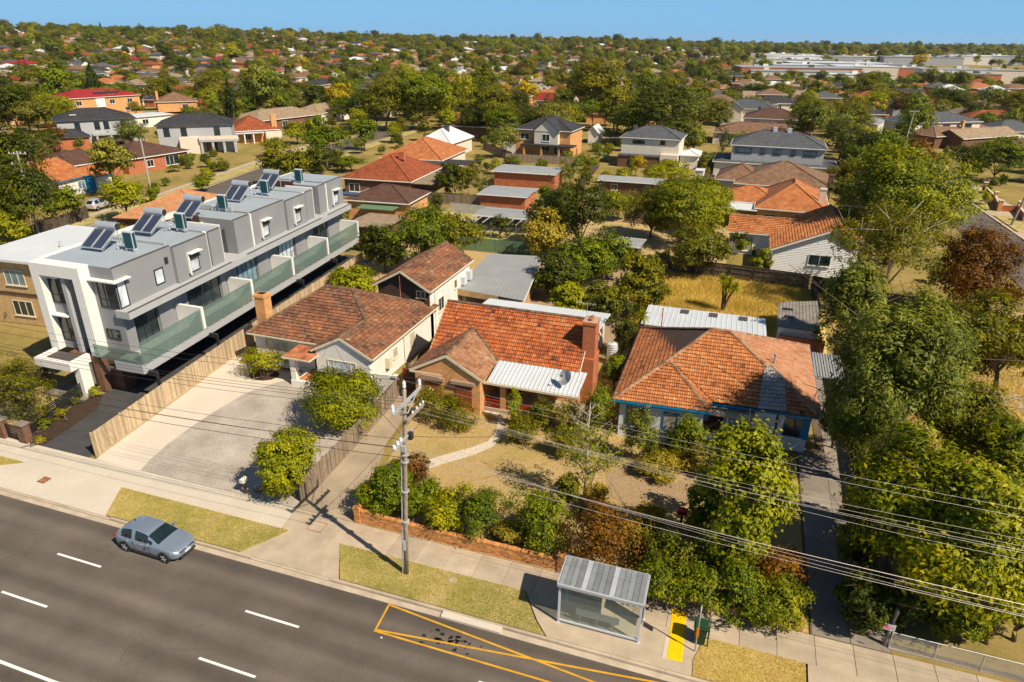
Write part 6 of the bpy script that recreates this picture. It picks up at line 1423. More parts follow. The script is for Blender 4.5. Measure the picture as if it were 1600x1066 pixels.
for i, (u, v, vt, w_, mt, lab) in enumerate(((1425,985,915,70,'leaf_dark','dark bush against the left end of the chain wire fence'),(1495,995,915,85,'leaf_ash','yellow green bush behind the middle of the chain wire fence'),(1560,1005,910,85,'leaf_olive','olive bush behind the right end of the chain wire fence'),(1610,1000,870,90,'leaf_dark','dark tree at the bottom right corner'),
        (1352,830,740,60,'leaf_olive','olive bush leaning over the shady driveway'),(1340,960,900,60,'leaf_green','green bush at the foot of the yellowing ash tree'),(1310,700,610,60,'leaf_feather','grey green sapling below the huge olive tree'))):
    big(lab, u, v, vt, w_, mt, leaf=.17, clumps=170, per=46, rzf=.5, seed=160+i, lobes=9)
# yards behind the three houses
def mid(label, u, vb, vt, w_, mat, **k):
    k.setdefault('leaf', .26); k.setdefault('clumps', 220); k.setdefault('per', 46); k.setdefault('lobes', 11); k.setdefault('clump_r', .12); k.setdefault('rzf', .46)
    return pxtree(label, u, vb, vt, w_, mat, **k)
for i, a in enumerate((('lemon shrub behind the honey paling fence',551,462,420,70,'leaf_lime'),('dark spreading tree behind the brown tiled rear wing',655,428,322,110,'leaf_green'),('olive tree at the townhouse end of the paling fence',600,425,350,70,'leaf_dark'),('dense olive tree left of the green metal fence',705,410,335,80,'leaf_olive'),
    ('dark fruit tree right of the grey garage roof',868,468,398,66,'leaf_dark'),('tall dark citrus tree behind the red roofed house',905,450,368,80,'leaf_green'),('lime topped fruit tree in the back corner',945,440,360,86,'leaf_green'),('bushy fruit tree near the long grass',1000,492,398,92,'leaf_olive'),('low lime bush beside the garage',890,500,440,60,'leaf_lime'),
    ('round fruit bush by the garden path behind the red house',945,500,440,70,'leaf_olive'),('shady bush between the two roofs',975,560,470,44,'leaf_dark'),('slender bush beside the water tank',962,610,555,36,'leaf_green'),
    ('big dark leaved tree behind the brick garages',905,402,262,100,'leaf_dark'),('brownish she oak beside the pergola yard',848,415,330,66,'leaf_straw'),('broad dark tree above the pergola yard',865,390,285,84,'leaf_dark'),('olive shrub tree left of the white weatherboard house',1092,432,352,98,'leaf_olive'),
    ('wide yellow green tree behind the dry yard',1068,388,272,120,'leaf_ash'),('lime tree behind the wide yellow tree',1118,372,285,80,'leaf_lime'),('brown green tree beside the dry yard',1020,372,285,80,'leaf_olive'),('small lime bush at the old back fence',1032,418,392,34,'leaf_lime'),('round green bush under the weatherboard house window',1190,428,388,32,'leaf_lime'),
    ('dusty hedge tree beside the orange tiled house',965,345,300,50,'leaf_lime'),('small dark tree in the pergola yard',782,372,335,34,'leaf_dark'),('pale olive bush by the red brown tiled house',750,310,262,40,'leaf_grey'),('dark garden tree beside the red brown tiled house',708,310,258,46,'leaf_dark'),('small round tree before the pale metal fence',640,330,302,22,'leaf_green'),
    ('bushy dark tree near the carport',680,345,300,36,'leaf_dark'),('vine covered trellis behind the long outbuilding',1040,285,250,76,'leaf_lime'),('young tree at the corner of the outbuilding',893,290,235,40,'leaf_green'),('small tree in front of the cream gable house',935,252,222,36,'leaf_green'),('conifer beside the wide grey two storey house',1131,245,200,24,'leaf_conifer'))):
    mid(a[0], *a[1:], seed=200+i, **({'leaf': .15, 'clumps': 80} if a[4] < 45 else {}))
# cordylines: trunks with tufts of sword leaves
def cordyline(label, heads, x, y):
    r = empty('cabbage_palm', label, 'palm', (x, y, 0))
    for (dx, dy, H) in heads:
        b = MB(); b.tube([(x,y,0),(x+dx*.4,y+dy*.4,H*.5),(x+dx,y+dy,H)], [.14,.1,.09], 8); b.build('trunk', MAT['bark'], r)
        V = []; Fs = []; top = Vector((x+dx, y+dy, H))
        t = MB()
        for k in range(130):
            a = rng.uniform(0, 6.3); el = rng.uniform(-.7, 1.4); L = rng.uniform(.6, 1.0); d = Vector((math.cos(a)*math.cos(el), math.sin(a)*math.cos(el), math.sin(el))); s = d.cross(Vector((0,0,1))).normalized()*.035
            m1 = top+d*L*.55; e = top+d*L+Vector((0,0,-.25*L))
            t.add([top-s*.5, top+s*.5, m1+s, m1-s, e], [(0,1,2,3),(3,2,4)], tint=rng.gauss(.5, .2))
        t.build('leaf_tuft', MAT['leaf_lime'], r, kind='stuff')
q = P(1128, 488); cordyline('pair of cabbage palms standing in the long yellow grass', [(-.3,.1,3.4),(.35,.2,3.3),(.9,-.4,2.9),(.1,-.3,2.7)], q.x, q.y)
q = P(980, 560); cordyline('leaning cabbage palm behind the narrow gap between houses', [(.9,.6,3.8)], q.x, q.y)
q = P(1183, 332); cordyline('small palm in front of the orange tiled house', [(.0,.1,3.0)], q.x, q.y)

# grass blades: verges and long grass
def blades(name, label, cat, polys, dens, hgt, mat, wd=.03, parent=None, z=.0):
    C = []; 
    for poly in polys:
        xs_ = [p[0] for p in poly]; ys_ = [p[1] for p in poly]; A = (max(xs_)-min(xs_))*(max(ys_)-min(ys_)); n = int(A*dens)
        X = NR.uniform(min(xs_), max(xs_), n); Y = NR.uniform(min(ys_), max(ys_), n); ins = np.zeros(n, bool); m_ = len(poly)
        for i in range(m_):
            x0, y0 = poly[i]; x1, y1 = poly[(i+1) % m_]
            if abs(y1-y0) < 1e-9: continue
            ins ^= ((y0 > Y) != (y1 > Y)) & (X < (x1-x0)*(Y-y0)/(y1-y0)+x0)
        C.append(np.stack([X[ins], Y[ins]], 1))
    C = np.concatenate(C); n = len(C); h = hgt*NR.uniform(.5, 1.2, n); a = NR.uniform(0, 6.28, n); lx = NR.normal(0, .45, (n, 2))*h[:, None]
    pn = (np.sin(C[:, 0]*.9+C[:, 1]*.5)+np.sin(C[:, 0]*.37-C[:, 1]*1.3))*.12
    v = np.zeros((n, 3, 3), np.float32); dx = np.stack([np.cos(a), np.sin(a)], 1)*wd/2
    v[:, 0, :2] = C-dx; v[:, 1, :2] = C+dx; v[:, 2, :2] = C+lx; v[:, 2, 2] = h; v[:, :, 2] += z
    me = bpy.data.meshes.new(name); me.vertices.add(n*3); me.vertices.foreach_set('co', v.reshape(-1)); me.loops.add(n*3); me.loops.foreach_set('vertex_index', np.arange(n*3, dtype=np.int32))
    me.polygons.add(n); me.polygons.foreach_set('loop_start', np.arange(0, n*3, 3, dtype=np.int32)); me.materials.append(MAT[mat])
    at = me.attributes.new('tint', 'FLOAT', 'FACE'); at.data.foreach_set('value', np.clip(.5+pn+NR.normal(0, .18, n), 0, 1).astype(np.float32)); me.update(calc_edges=True)
    o = link_mesh(name, me); return tag(o, label, cat, kind='stuff')
leaf_mat('blade_green', (.16,.155,.05), (.27,.225,.11), (.39,.31,.20), .25, 0); leaf_mat('blade_dry', (.25,.19,.10), (.35,.27,.16), (.44,.35,.24), .25, 0); leaf_mat('blade_gold', (.30,.22,.13), (.42,.31,.20), (.50,.40,.30), .25, 0)
blades('grass', 'short green and straw grass of the nature strips', 'grass', [[(-33.3,24.84),(-32.0,22.54),(-22.8,22.54),(-21.3,24.84)],[(-18.1,24.84),(-16.7,22.54),(-5.9,22.54),(-6.6,23.3),(-7.6,24.84)],[(-60,24.84),(-41.3,24.84),(-45.0,22.54),(-60,22.54)]], 620, .06, 'blade_green', .03, z=.03)
blades('grass', 'dead straw coloured grass of the verge beside the bin', 'grass', [[(1.1,24.84),(.7,23.4),(.75,22.54),(5.35,22.54),(5.4,24.84)]], 1300, .06, 'blade_dry', .018, z=.03)
blades('grass', 'parched short grass of the front yards', 'grass', [[(-18.2,27.2),(-6.6,27.2),(-6.8,40.5),(-20,40.5)],[(-6.2,27.2),(5.5,27.2),(5.5,41),(-6.4,41)]], 190, .07, 'blade_dry', .03, z=.0)
blades('grass', 'long yellow grass of the back yard', 'grass', [[(-9.0,60.5),(4.2,60.8),(4.6,67),(8.2,68.5),(8.3,77.6),(-9.6,78.9)]], 260, .45, 'blade_gold', .05)
blades('grass', 'dry grass on the vacant block behind the trees', 'grass', [[(9.8,44),(36,44),(36,76),(10,73)]], 60, .3, 'blade_gold', .06)
# ------------------------------------------------------------------ houses of the streets behind
def hip_planes(x0, y0, x1, y1, ze, zr, kind):
    W, D = x1-x0, y1-y0; cx, cy = (x0+x1)/2, (y0+y1)/2
    if kind == 'hip':
        if W >= D: a, b = (x0+D/2, cy, zr), (x1-D/2, cy, zr)
        else: a, b = (cx, y0+W/2, zr), (cx, y1-W/2, zr)
    elif kind == 'gx': a, b = (x0, cy, zr), (x1, cy, zr)
    else: a, b = (cx, y0, zr), (cx, y1, zr)
    c = [(x0,y0,ze),(x1,y0,ze),(x1,y1,ze),(x0,y1,ze)]
    if kind == 'gx' or (kind == 'hip' and W >= D):
        pl = [[c[0],c[1],b,a],[c[2],c[3],a,b]]; ends = [[c[1],c[2],b],[c[3],c[0],a]]
    else:
        pl = [[c[1],c[2],b,a],[c[3],c[0],a,b]]; ends = [[c[0],c[1],a],[c[2],c[3],b]]
    lines = [(a, b)]
    if kind == 'hip':
        pl += ends
        near = lambda q: a if (Vector(q)-Vector(a)).length < (Vector(q)-Vector(b)).length else b
        lines += [(q, near(q)) for q in c]; ends = []
    return pl, ends, lines
def roof_part(root, x0, y0, x1, y1, ze, zr, kind, rm, gut='white_trim', endm=None, caps=True, capm=None):
    pl, ends, lines = hip_planes(x0, y0, x1, y1, ze, zr, kind); b = MB()
    for p in pl:
        n = len(p); c = [Vector(q) for q in p]; b.add(c+[q-Vector((0,0,.12)) for q in c], [tuple(range(n)), tuple(range(2*n-1,n-1,-1))]+[(i,n+i,n+(i+1)%n,(i+1)%n) for i in range(n)])
    ro = b.build('roof', MAT[rm], root, local=True)
    if caps:
        q = MB()
        for a, c in lines: q.tube([Vector(a)+Vector((0,0,.02)), Vector(c)+Vector((0,0,.02))], .10, 6)
        q.build('ridge_tiles', MAT[capm or rm], ro, local=True)
    for (a, c) in (((x0,y0),(x1,y0)),((x1,y0),(x1,y1)),((x1,y1),(x0,y1)),((x0,y1),(x0,y0))):
        if kind == 'gx' and abs(a[0]-c[0]) < .01 or kind == 'gy' and abs(a[1]-c[1]) < .01: continue
        g = MB(); g.bar((*a, ze-.06), (*c, ze-.06), .1, .14); g.build('gutter', MAT[gut], ro, local=True)
    if ends:
        for e in ends:
            g = MB(); cc = sum((Vector(q) for q in e), Vector())/3; ins = Vector(((x0+x1)/2, (y0+y1)/2, cc.z))-cc; ins.z = 0; ins = ins.normalized()*.4
            g.gable([Vector(q)+ins+Vector((0,0,-.14)) for q in e], ins*.3)
            g.build('gable_end', MAT[endm or 'cream_trim'], root, local=True)
    return ro
def win_local(root, side, box, pos, w_, z0, z1, fm='white_trim', gm='glass_dark', mull=(.5,), sill=True):
    x0, y0, x1, y1 = box
    if side == 's': a, b, o = (x0+(x1-x0)*pos-w_/2, y0), (x0+(x1-x0)*pos+w_/2, y0), (0,-1)
    elif side == 'e': a, b, o = (x1, y0+(y1-y0)*pos-w_/2), (x1, y0+(y1-y0)*pos+w_/2), (1,0)
    elif side == 'w': a, b, o = (x0, y0+(y1-y0)*pos+w_/2), (x0, y0+(y1-y0)*pos-w_/2), (-1,0)
    else: a, b, o = (x1-(x1-x0)*pos+w_/2, y1), (x1-(x1-x0)*pos-w_/2, y1), (0,1)
    sv = root.location.copy(); root.location = (0,0,0); r_ = window(root, a, b, z0, z1, o, fm, gm, mull, (), sill); root.location = sv; return r_
HF = []
class House:
    "house whose local x runs along its front eave; A, B: front eave ends in the photo at height ze"
    def __init__(s, label, A, B, depth, ze, zr, wall, roof, kind='hip', rz=None, gut='white_trim', name='house', cat='house', ov=.45, z0=None, caps=True, endm=None, group=None, base=0.0, capm=None, W=None):
        a = P(*A, ze); b = P(*B, ze); d = b-a
        ang = math.atan2(d.y, d.x) if rz is None else R(rz)
        s.W = W or abs(d.x*math.cos(ang)+d.y*math.sin(ang)); s.D = depth; s.ze = ze; s.zr = zr
        s.r = empty(name, label, cat, (a.x, a.y, 0), ang, group); s.wall = wall; s.gut = gut; s.ov = ov
        s.ro = roof_part(s.r, 0, 0, s.W, depth, ze, zr, kind, roof, gut, endm or wall, caps, capm)
        HF.append((s.r, s.W, depth))
        s.box = (ov, ov, s.W-ov, depth-ov); m_ = MB(); m_.box(ov, ov, base-.3, s.W-ov, depth-ov, ze-.13); m_.build('wall', MAT[wall], s.r, local=True)
    def win(s, side, pos, w_, z0, z1, fm='white_trim', gm='glass_dark', mull=(.5,), box=None): win_local(s.r, side, box or s.box, pos, w_, z0, z1, fm, gm, mull); return s
    def part(s, name, mat, *boxes, parent=None):
        b = MB()
        for q in boxes: b.box(*q)
        return b.build(name, MAT[mat], parent or s.r, local=True)
    def chimney(s, x, y, h, w_=.8, mat='brick_orange'):
        c = s.part('chimney', mat, (x-w_/2, y-w_*.35, s.ze-.5, x+w_/2, y+w_*.35, h), (x-w_/2-.06, y-w_*.35-.06, h-.25, x+w_/2+.06, y+w_*.35+.06, h-.1), parent=s.ro); return s
    def wing(s, x0, y0, x1, y1, ze, zr, kind, roof, wall=None, endm=None, ov=.4):
        roof_part(s.r, x0, y0, x1, y1, ze, zr, kind, roof, s.gut, endm or wall or s.wall)
        s.part('wing_wall', wall or s.wall, (x0+ov, y0+ov, -.3, x1-ov, y1-ov, ze-.13)); return s
    def vents(s, pts_, mat='shelter_white'):
        for x, y, z in pts_: s.part('roof_cooler', mat, (x-.4, y-.4, z-.5, x+.4, y+.4, z+.5), parent=s.ro)
        return s
HS = {}
# --- left of the townhouses
fl_ = empty('apartment_block', 'two storey cream brick flats with flat pale roof left of the townhouses', 'apartment block', (-62, 44, 0))
b = MB(); b.prism([(-66,41.5),(-56.3,42.3),(-57.6,52.5),(-67.5,52)], 0, 6.3); b.build('wall', MAT['brick_cream'], fl_)
b = MB(); b.prism([(-66.6,40.9),(-55.7,41.7),(-57.0,53.2),(-68,52.6)], 6.3, 6.52); b.build('roof', MAT['fr_white'], fl_)
for k, x in enumerate((-63.5,-59.6)):
    for z in (.9, 3.9): window(fl_, (x,41.5+(x+66)*.0825-.02), (x+2.3,41.5+(x+68.3)*.0825-.02), z, z+1.5, (.08,-1), 'cream_trim', 'glass_blue' if z > 2 else 'glass_dark', (.33,.66))
b = MB(); b.prism([(-66,41.38),(-56.3,42.18),(-56.3,42.28),(-66,41.48)], 3.0, 3.2); b.build('string_course', MAT['brown_trim'], fl_)
b = MB(); b.tube([(-61,46,6.5),(-61,46,7.1)], .15, 8); b.build('roof_vent', MAT['galv'], fl_)
h = House('single storey brick house with pale apricot tile roof behind the townhouses', (176,341), (318,348), 13, 3.0, 5.6, 'brick_brown', 'fr_apricot', rz=14, gut='brown_trim')
h = House('orange tiled house with bright blue trim on the left street', (90,285), (142,273), 12, 2.9, 5.6, 'render_white', 'fr_orange', 'gx', gut='blue_trim'); h.win('s', .75, 1.6, .8, 2.2, 'white_trim', 'glass_blue')
h.part('porch_wall', 'blue_trim', (h.W-1.2, -.4, 0, h.W+.6, .44, 2.5)); h.wing(h.W-.2, -1.2, h.W+4.2, 6, 2.6, 3.9, 'gx', 'fr_orange')
h = House('long low house with dull brown roof and white fascia on the left street', (197,250), (297,235), 13, 2.9, 5.0, 'brick_red', 'fr_plum'); h.win('s', .35, 1.5, .8, 2.2).win('s', .72, 3.2, .5, 2.4, mull=(.3,.6))
h.wing(-13, 2.0, 1, 13, 2.9, 4.8, 'hip', 'fr_plum')
h = House('grey two storey house with black hip roof and columns, nearer the townhouses', (240,197), (363,194), 11, 6.2, 8.3, 'render_lgrey', 'fr_char', gut='render_dark')
for p_ in (.12,.35,.8): h.win('s', p_, 1.3, 3.8, 5.6, 'black_metal')
h.part('balcony', 'render_lgrey', (h.W*.55,-2.2,2.6,h.W+1.0,.46,3.1)); h.part('balcony_rail', 'render_cream', (h.W*.55,-2.2,3.1,h.W+1.0,-2.05,3.9))
for k in range(4): h.part('column', 'render_lgrey', (h.W*.56+k*h.W*.145,-2.1,0,h.W*.56+k*h.W*.145+.5,-1.6,2.6))
h.part('ground_wing', 'render_cream', (h.W*.3,-1.6,-.2,h.W*.56,.44,3.6)); h.win('s', .7, 2.4, .4, 2.4, 'black_metal')
h = House('grey two storey house with black hip roof and skylight further left', (84,190), (212,184), 12, 6.2, 8.4, 'render_lgrey', 'fr_char', gut='render_dark')
for p_ in (.25,.5,.62,.85): h.win('s', p_, 1.2, 3.9, 5.6, 'black_metal')
h.part('balcony', 'render_lgrey', (h.W*.42,-1.8,2.6,h.W*.92,.46,3.0)); h.part('garage_wing', 'brick_red', (-2.5,-3.5,-.2,h.W*.32,.4,2.7)); h.wing(-3.2,-4.2,h.W*.38,1.5,2.8,4.4,'hip','fr_char','brick_red')
h.part('skylight', 'fr_white', (h.W*.2,2.0,7.2,h.W*.28,2.8,7.35), parent=h.ro)
for k in range(2): h.part('column', 'render_lgrey', (h.W*.45+k*3.0,-1.7,0,h.W*.45+k*3.0+.5,-1.2,2.6))
h = House('orange brick house with weathered red tile roof and tall chimney on the left street', (361,206), (437,202), 13, 3.0, 6.0, 'brick_orange', 'fr_red'); h.chimney(h.W-1.0, 1.6, 6.6, 1.3, 'brick_orange').win('s', .3, 2.2, .7, 2.2)
h.part('verandah_roof', 'fr_white', (.2,-1.8,2.5,h.W*.65,.4,2.62)); h.part('porch_wall', 'render_cream', (h.W*.68,-1.2,0,h.W+.2,.44,2.6))
for k in range(3): h.part('column', 'white_trim', (.5+k*2.2,-1.6,0,.75+k*2.2,-1.4,2.5))
h = House('low house with pale brown tile roof beside the red tiled one', (402,190), (505,178), 13, 2.9, 5.2, 'brick_brown', 'fr_tan'); h.win('s', .4, 2.2, .8, 2.2)
h = House('brown tiled house with white wall at the end of the left street', (498,178), (548,170), 11, 3.0, 5.2, 'render_white', 'fr_tan'); h.win('s', .5, 2, .8, 2.2)
h = House('two storey red brick house with maroon roof and solar panels', (102,155), (220,148), 13, 5.8, 8.0, 'brick_orange', 'fr_maroon')
for p_ in (.15,.42,.6,.85): h.win('s', p_, 1.8, 3.4, 4.9)
for p_ in (.2,.8): h.win('s', p_, 1.8, .8, 2.2)
h.part('stair_panel', 'white_trim', (h.W*.38,.3,2.6,h.W*.5,.45,5.4))
for k in range(5): h.part('solar_panel', 'solar', (h.W*.42+k*1.7,2.4,6.9,h.W*.42+k*1.7+1.6,3.6,7.2), parent=h.ro)
h = House('white flat roofed outbuilding in front of the maroon roofed house', (206,184), (271,178), 10, 3.0, 3.15, 'render_white', 'fr_white', 'gx', caps=False); h.win('s', .3, 2, .8, 2.2)
h = House('brick house with brown tile roof beside the maroon roofed one', (243,160), (309,158), 13, 3.2, 6.0, 'brick_orange', 'fr_brown'); h.chimney(1, 4, 6.8).win('s', .7, 2, .8, 2.3)
h = House('low orange tiled house cut by the left edge of the photo', (-30,182), (43,178), 12, 2.9, 5.2, 'brick_orange', 'fr_orange'); h.win('s', .6, 2, .8, 2.2)
h = House('brown tiled house with orange brick wall at the left edge', (-40,205), (26,198), 11, 2.9, 4.8, 'brick_orange', 'fr_brown'); h.win('s', .7, 1.6, .8, 2.2)
# --- centre
h = House('large hip house with mottled red brown tiles behind the townhouses', (532,278), (650,281), 15, 3.1, 6.3, 'brick_brown', 'fr_red', rz=4); h.win('s', .15, 2.0, .8, 2.2).win('s', .7, 1.4, .9, 2.2)
h.part('verandah_roof', 'fr_tan', (h.W-.5,.5,2.7,h.W+3.4,13,2.82)); h.part('porch_wall', 'render_cream', (h.W-.4,.8,0,h.W+3.0,1.0,1.0))
for k in range(9): h.part('baluster', 'white_trim', (h.W-.2+k*.33,.75,.2,h.W-.1+k*.33,.79,1.0))
h.part('vent', 'brick_red', (h.W*.62,6.5,5.6,h.W*.7,7.3,6.9), parent=h.ro)
h = House('orange tiled hip house behind the red brown one', (592,246), (698,248), 16, 3.1, 6.2, 'render_cream', 'fr_orange', rz=4); h.win('e', .2, 2, .8, 2.2)
h.part('carport_roof', 'fr_char', (h.W-.3,-.5,2.5,h.W+6,5,2.62)); h.part('carport_wall', 'colorbond_green', (h.W,0,0,h.W+3.4,.2,2.4))
h = House('house with white metal hip roof behind the orange tiles', (650,222), (742,213), 14, 3.2, 5.8, 'render_cream', 'fr_white', rz=0); h.win('s', .75, 1.8, .8, 2.3).win('s', .92, 1.2, .8, 2.3).chimney(h.W*.6, 6, 6.5, .9, 'render_dark')
h = House('small orange brick unit with dark tile roof and green awning', (536,312), (634,300), 9, 2.9, 4.6, 'brick_orange', 'fr_plum', rz=4, W=10.5); h.win('e', .3, .8, 1.4, 2.1); h.part('awning', 'colorbond_green', (h.W*.3,-2.4,2.3,h.W*.85,.4,2.4))
for k in range(3): h.part('solar_panel', 'pv_blue' if 'pv_blue' in MAT else 'solar', (-1.2+k*1.1,1.0,3.3,-.2+k*1.1,2.7,3.5), parent=h.ro)
h = House('flat tan roofed carport at the end of the townhouses', (536,352), (604,356), 7.5, 2.5, 2.6, 'brick_brown', 'fr_tan', 'gx', rz=2, gut='brown_trim', name='carport', cat='carport', caps=False)
h = House('red brick garage with flat grey roof, the larger rear one', (767,267), (872,271), 7.5, 2.9, 3.05, 'brick_red', 'fr_metal', 'gx', rz=2, name='garage', cat='garage', caps=False)
h = House('red brick garage with flat grey roof, the smaller front one', (745,303), (826,307), 7, 2.8, 2.95, 'brick_red', 'fr_metal', 'gx', rz=2, name='garage', cat='garage', caps=False)
h = House('corrugated lean-to roof over the pergola yard', (740,336), (832,334), 5, 2.2, 2.5, 'render_dark', 'corr_grey', 'gx', rz=2, name='pergola', cat='pergola', caps=False)
for k in range(7): h.part('pergola_beam', 'galv', (k*h.W/6.5,-3.2,2.0,k*h.W/6.5+.1,.4,2.12))
for k in (0, 3, 6): h.part('pergola_post', 'galv', (k*h.W/6.5,-3.2,0,k*h.W/6.5+.12,-3.08,2.0))
h = House('two storey orange brick and cream house with dark roof and front gable', (803,201), (918,196), 11, 5.9, 8.2, 'brick_orange', 'fr_char', rz=-2)
g0, g1 = h.W*.36, h.W*.82; roof_part(h.r, g0, -1.6, g1, 7, 5.9, 8.6, 'gy', 'fr_char', 'cream_trim', 'render_cream'); h.part('gable_wall', 'render_cream', (g0+.4,-1.1,2.9,g1-.4,.5,5.9))
h.win('s', .5, 1.8, 3.6, 5.2, box=(g0+.4,-1.1,g1-.4,1)).win('s', .16, 2.2, 3.6, 5.0)
h.part('porch_roof', 'fr_char', (h.W*.2,-3.2,2.7,h.W+1.2,.46,2.95)); h.win('s', .55, 2, .5, 2.3).win('s', .78, 2, .5, 2.3)
for k in range(4): h.part('column', 'brick_orange', (h.W*.24+k*h.W*.3,-3.0,0,h.W*.24+k*h.W*.3+.4,-2.6,2.7))
h.part('ground_wing', 'render_white', (-3.0,.5,0,1.5,6,2.8))
h = House('tiny white gabled outhouse right of the cream gable house', (916,208), (943,205), 7, 2.6, 4.4, 'render_white', 'fr_white', 'gy', rz=0, name='shed', cat='shed', caps=False)
h = House('pale two storey house with grey hip roof and brick lower storey', (968,214), (1075,209), 10, 5.9, 8.0, 'render_cream', 'fr_grey', rz=-1); h.win('s', .3, 2.6, 4.7, 5.4, 'black_metal').win('s', .72, 1, 4.7, 5.5, 'black_metal')
h.part('lower_wall', 'brick_brown', (.3,-1.8,-.2,h.W*.66,.4,2.3)); h.part('lower_roof', 'fr_grey', (.2,-2.0,2.3,h.W*.7,.44,2.5)); h.part('entry', 'render_cream', (h.W*.7,-1.4,0,h.W*.98,.44,2.9)); h.vents([(h.W*.18,5,7.4)], 'render_dark')
h.wing(h.W-.5,1,h.W+4,8,2.7,3.5,'hip','fr_white','render_white')
h = House('wide pale two storey house with blue grey hip roof', (1141,226), (1291,228), 11, 6.0, 8.4, 'render_lgrey', 'fr_grey', rz=-1)
for p_, w_ in ((.13,3.2),(.34,1.0),(.5,1.6),(.67,.9),(.85,2.4)): h.win('s', p_, w_, 4.5, 5.5, 'black_metal', 'glass_blue')
h.wing(-3,-1,h.W+2.5,9,2.7,3.6,'hip','fr_grey','render_cream'); h.vents([(h.W*.45,5.5,8.6),(h.W*.6,5.5,8.5)])
h = House('cream two storey house with dark hip roof behind the wide one', (1160,184), (1256,186), 12, 6.0, 8.2, 'render_cream', 'fr_plum', rz=-2)
for p_ in (.2,.65,.85): h.win('s', p_, 1.8, 4.2, 5.2, 'black_metal', 'glass_blue')
h.vents([(h.W*.25,5,8.2)], 'render_dark')
h = House('long brown tiled roof between the two pale two storey houses', (1112,206), (1268,209), 13, 3.0, 5.2, 'render_cream', 'fr_brown', rz=-2); h.win('s', .2, 2, .8, 2.2)
h = House('grey hip roofed house with a gable window far behind', (1122,168), (1215,168), 13, 5.6, 8.0, 'render_cream', 'fr_grey', rz=-3); h.wing(1,-2,8,5,5.6,7.6,'gy','fr_grey','render_cream').win('s', .25, 3, 3.6, 5.0, gm='glass_blue')
h = House('large brown tiled hip house above the orange one', (1146,286), (1302,291), 15, 3.0, 6.0, 'render_cream', 'fr_brown', rz=-2); h.wing(-3.5,3,5,13,2.9,5.0,'hip','fr_brown').chimney(h.W-.6, 3, 5.0, .8, 'brick_brown').win('s', .1, 1.4, .9, 2.2)
h = House('bright orange hip house behind the white weatherboard one', (1178,325), (1296,328), 14, 3.0, 6.0, 'brick_orange', 'fr_orange', rz=-2); h.wing(-6,4,4,13,2.9,4.6,'hip','fr_orange'); h.part('patio_roof', 'fr_white', (-6.5,-.5,2.6,.5,4.5,2.72)); h.chimney(h.W-1.2, 4, 5.8, .9, 'render_cream').win('s', .2, 1.6, .9, 2.2)
# white weatherboard house with boards
wb = empty('house', 'white weatherboard house with bright orange tile roof beyond the back fence', 'house', (6, 91, 0))
E_ = 2.9; GY = 82.5
planes = [([(-1.4,89.4,E_),(7.2,89.4,E_),(7.2,92.3,4.45),(-1.4,92.3,4.45)], 'tile_orange'), ([(7.2,95.3,E_),(-1.4,95.3,E_),(-1.4,92.3,4.45),(7.2,92.3,4.45)], 'tile_orange'),
          ([(3.7,95.2,E_),(3.7,GY,E_),(10.6,GY,6.0),(10.6,95.2,6.0)], 'tile_orange'), ([(13.4,GY,4.6),(13.4,95.2,4.6),(10.6,95.2,6.0),(10.6,GY,6.0)], 'tile_orange')]
tiled_roof(wb, planes, [((10.6,GY,6.0),(10.6,95.2,6.0)), ((-1.4,92.3,4.45),(6.4,92.3,4.45))], None, 'ridge_cap', gutters=[((-1.4,89.35,E_),(3.7,89.35,E_)), ((3.65,GY,E_),(3.65,89.3,E_))], gutmat='white_trim', verges=[((3.7,GY-.02,E_),(10.6,GY-.02,6.0)),((10.6,GY-.02,6.0),(13.4,GY-.02,4.6))])
W0 = GY+.45
b = MB(); b.box(-1.0,89.8,0,4.2,95,E_-.1); b.box(4.1,W0,0,13.0,94.8,E_-.1); b.add([(4.1,W0,E_-.1),(13.0,W0,E_-.1),(13.0,W0,4.6),(10.6,W0,5.85),(4.1,W0+.2,E_-.1),(13.0,W0+.2,E_-.1),(13.0,W0+.2,4.6),(10.6,W0+.2,5.85)], [(0,1,2,3),(7,6,5,4)]); b.box(12.8,W0+.05,E_-.1,13.0,94.7,4.55); b.build('wall', MAT['weather_white'], wb)
z = .15
while z < 5.7:
    x0, x1 = 4.1, 13.0
    if z > 2.85: x0 = 4.1+(z-2.85)/(5.85-2.85)*6.5
    if z > 4.5: x1 = 13.0-(z-4.5)/(1.3)*2.4
    if x1-x0 > .3:
        q = MB(); q.add([(x0,W0-.06,z),(x1,W0-.06,z),(x1,W0-.01,z+.2),(x0,W0-.01,z+.2),(x0,W0-.002,z),(x1,W0-.002,z),(x1,W0-.002,z+.2),(x0,W0-.002,z+.2)], [(0,1,2,3),(0,4,5,1),(7,6,5,4),(0,3,7,4),(1,5,6,2),(3,2,6,7)]); q.build('weatherboard', MAT['weather_white'], wb)
    z += .2
window(wb, (8.0,W0-.07), (10.4,W0-.07), 1.4, 2.7, (0,-1), 'white_trim', 'glass_dark', (.5,)); window(wb, (.0,89.8), (1.9,89.8), .5, 2.4, (0,-1), 'white_trim', 'glass_curtain', (.5,))
b = MB()
for sg in (-1, 1): b.add([(-.65,89.76,1.75),(-.65+sg*.35,89.76,2.1),(-.65+sg*.3,89.76,1.7),(-.65+sg*.22,89.76,1.4)], [(0,1,2,3)])
b.build('butterfly_ornament', MAT['dark_plastic'], wb)
b = MB(); b.tube([(2.7,89.7,0),(2.7,89.7,2.8)], .04, 6); b.build('downpipe', MAT['white_trim'], wb)
q = P(1177, 402); wheelie(q.x, q.y, 'bin_yellow', 'wheelie bin with yellow lid against the white weatherboard house')
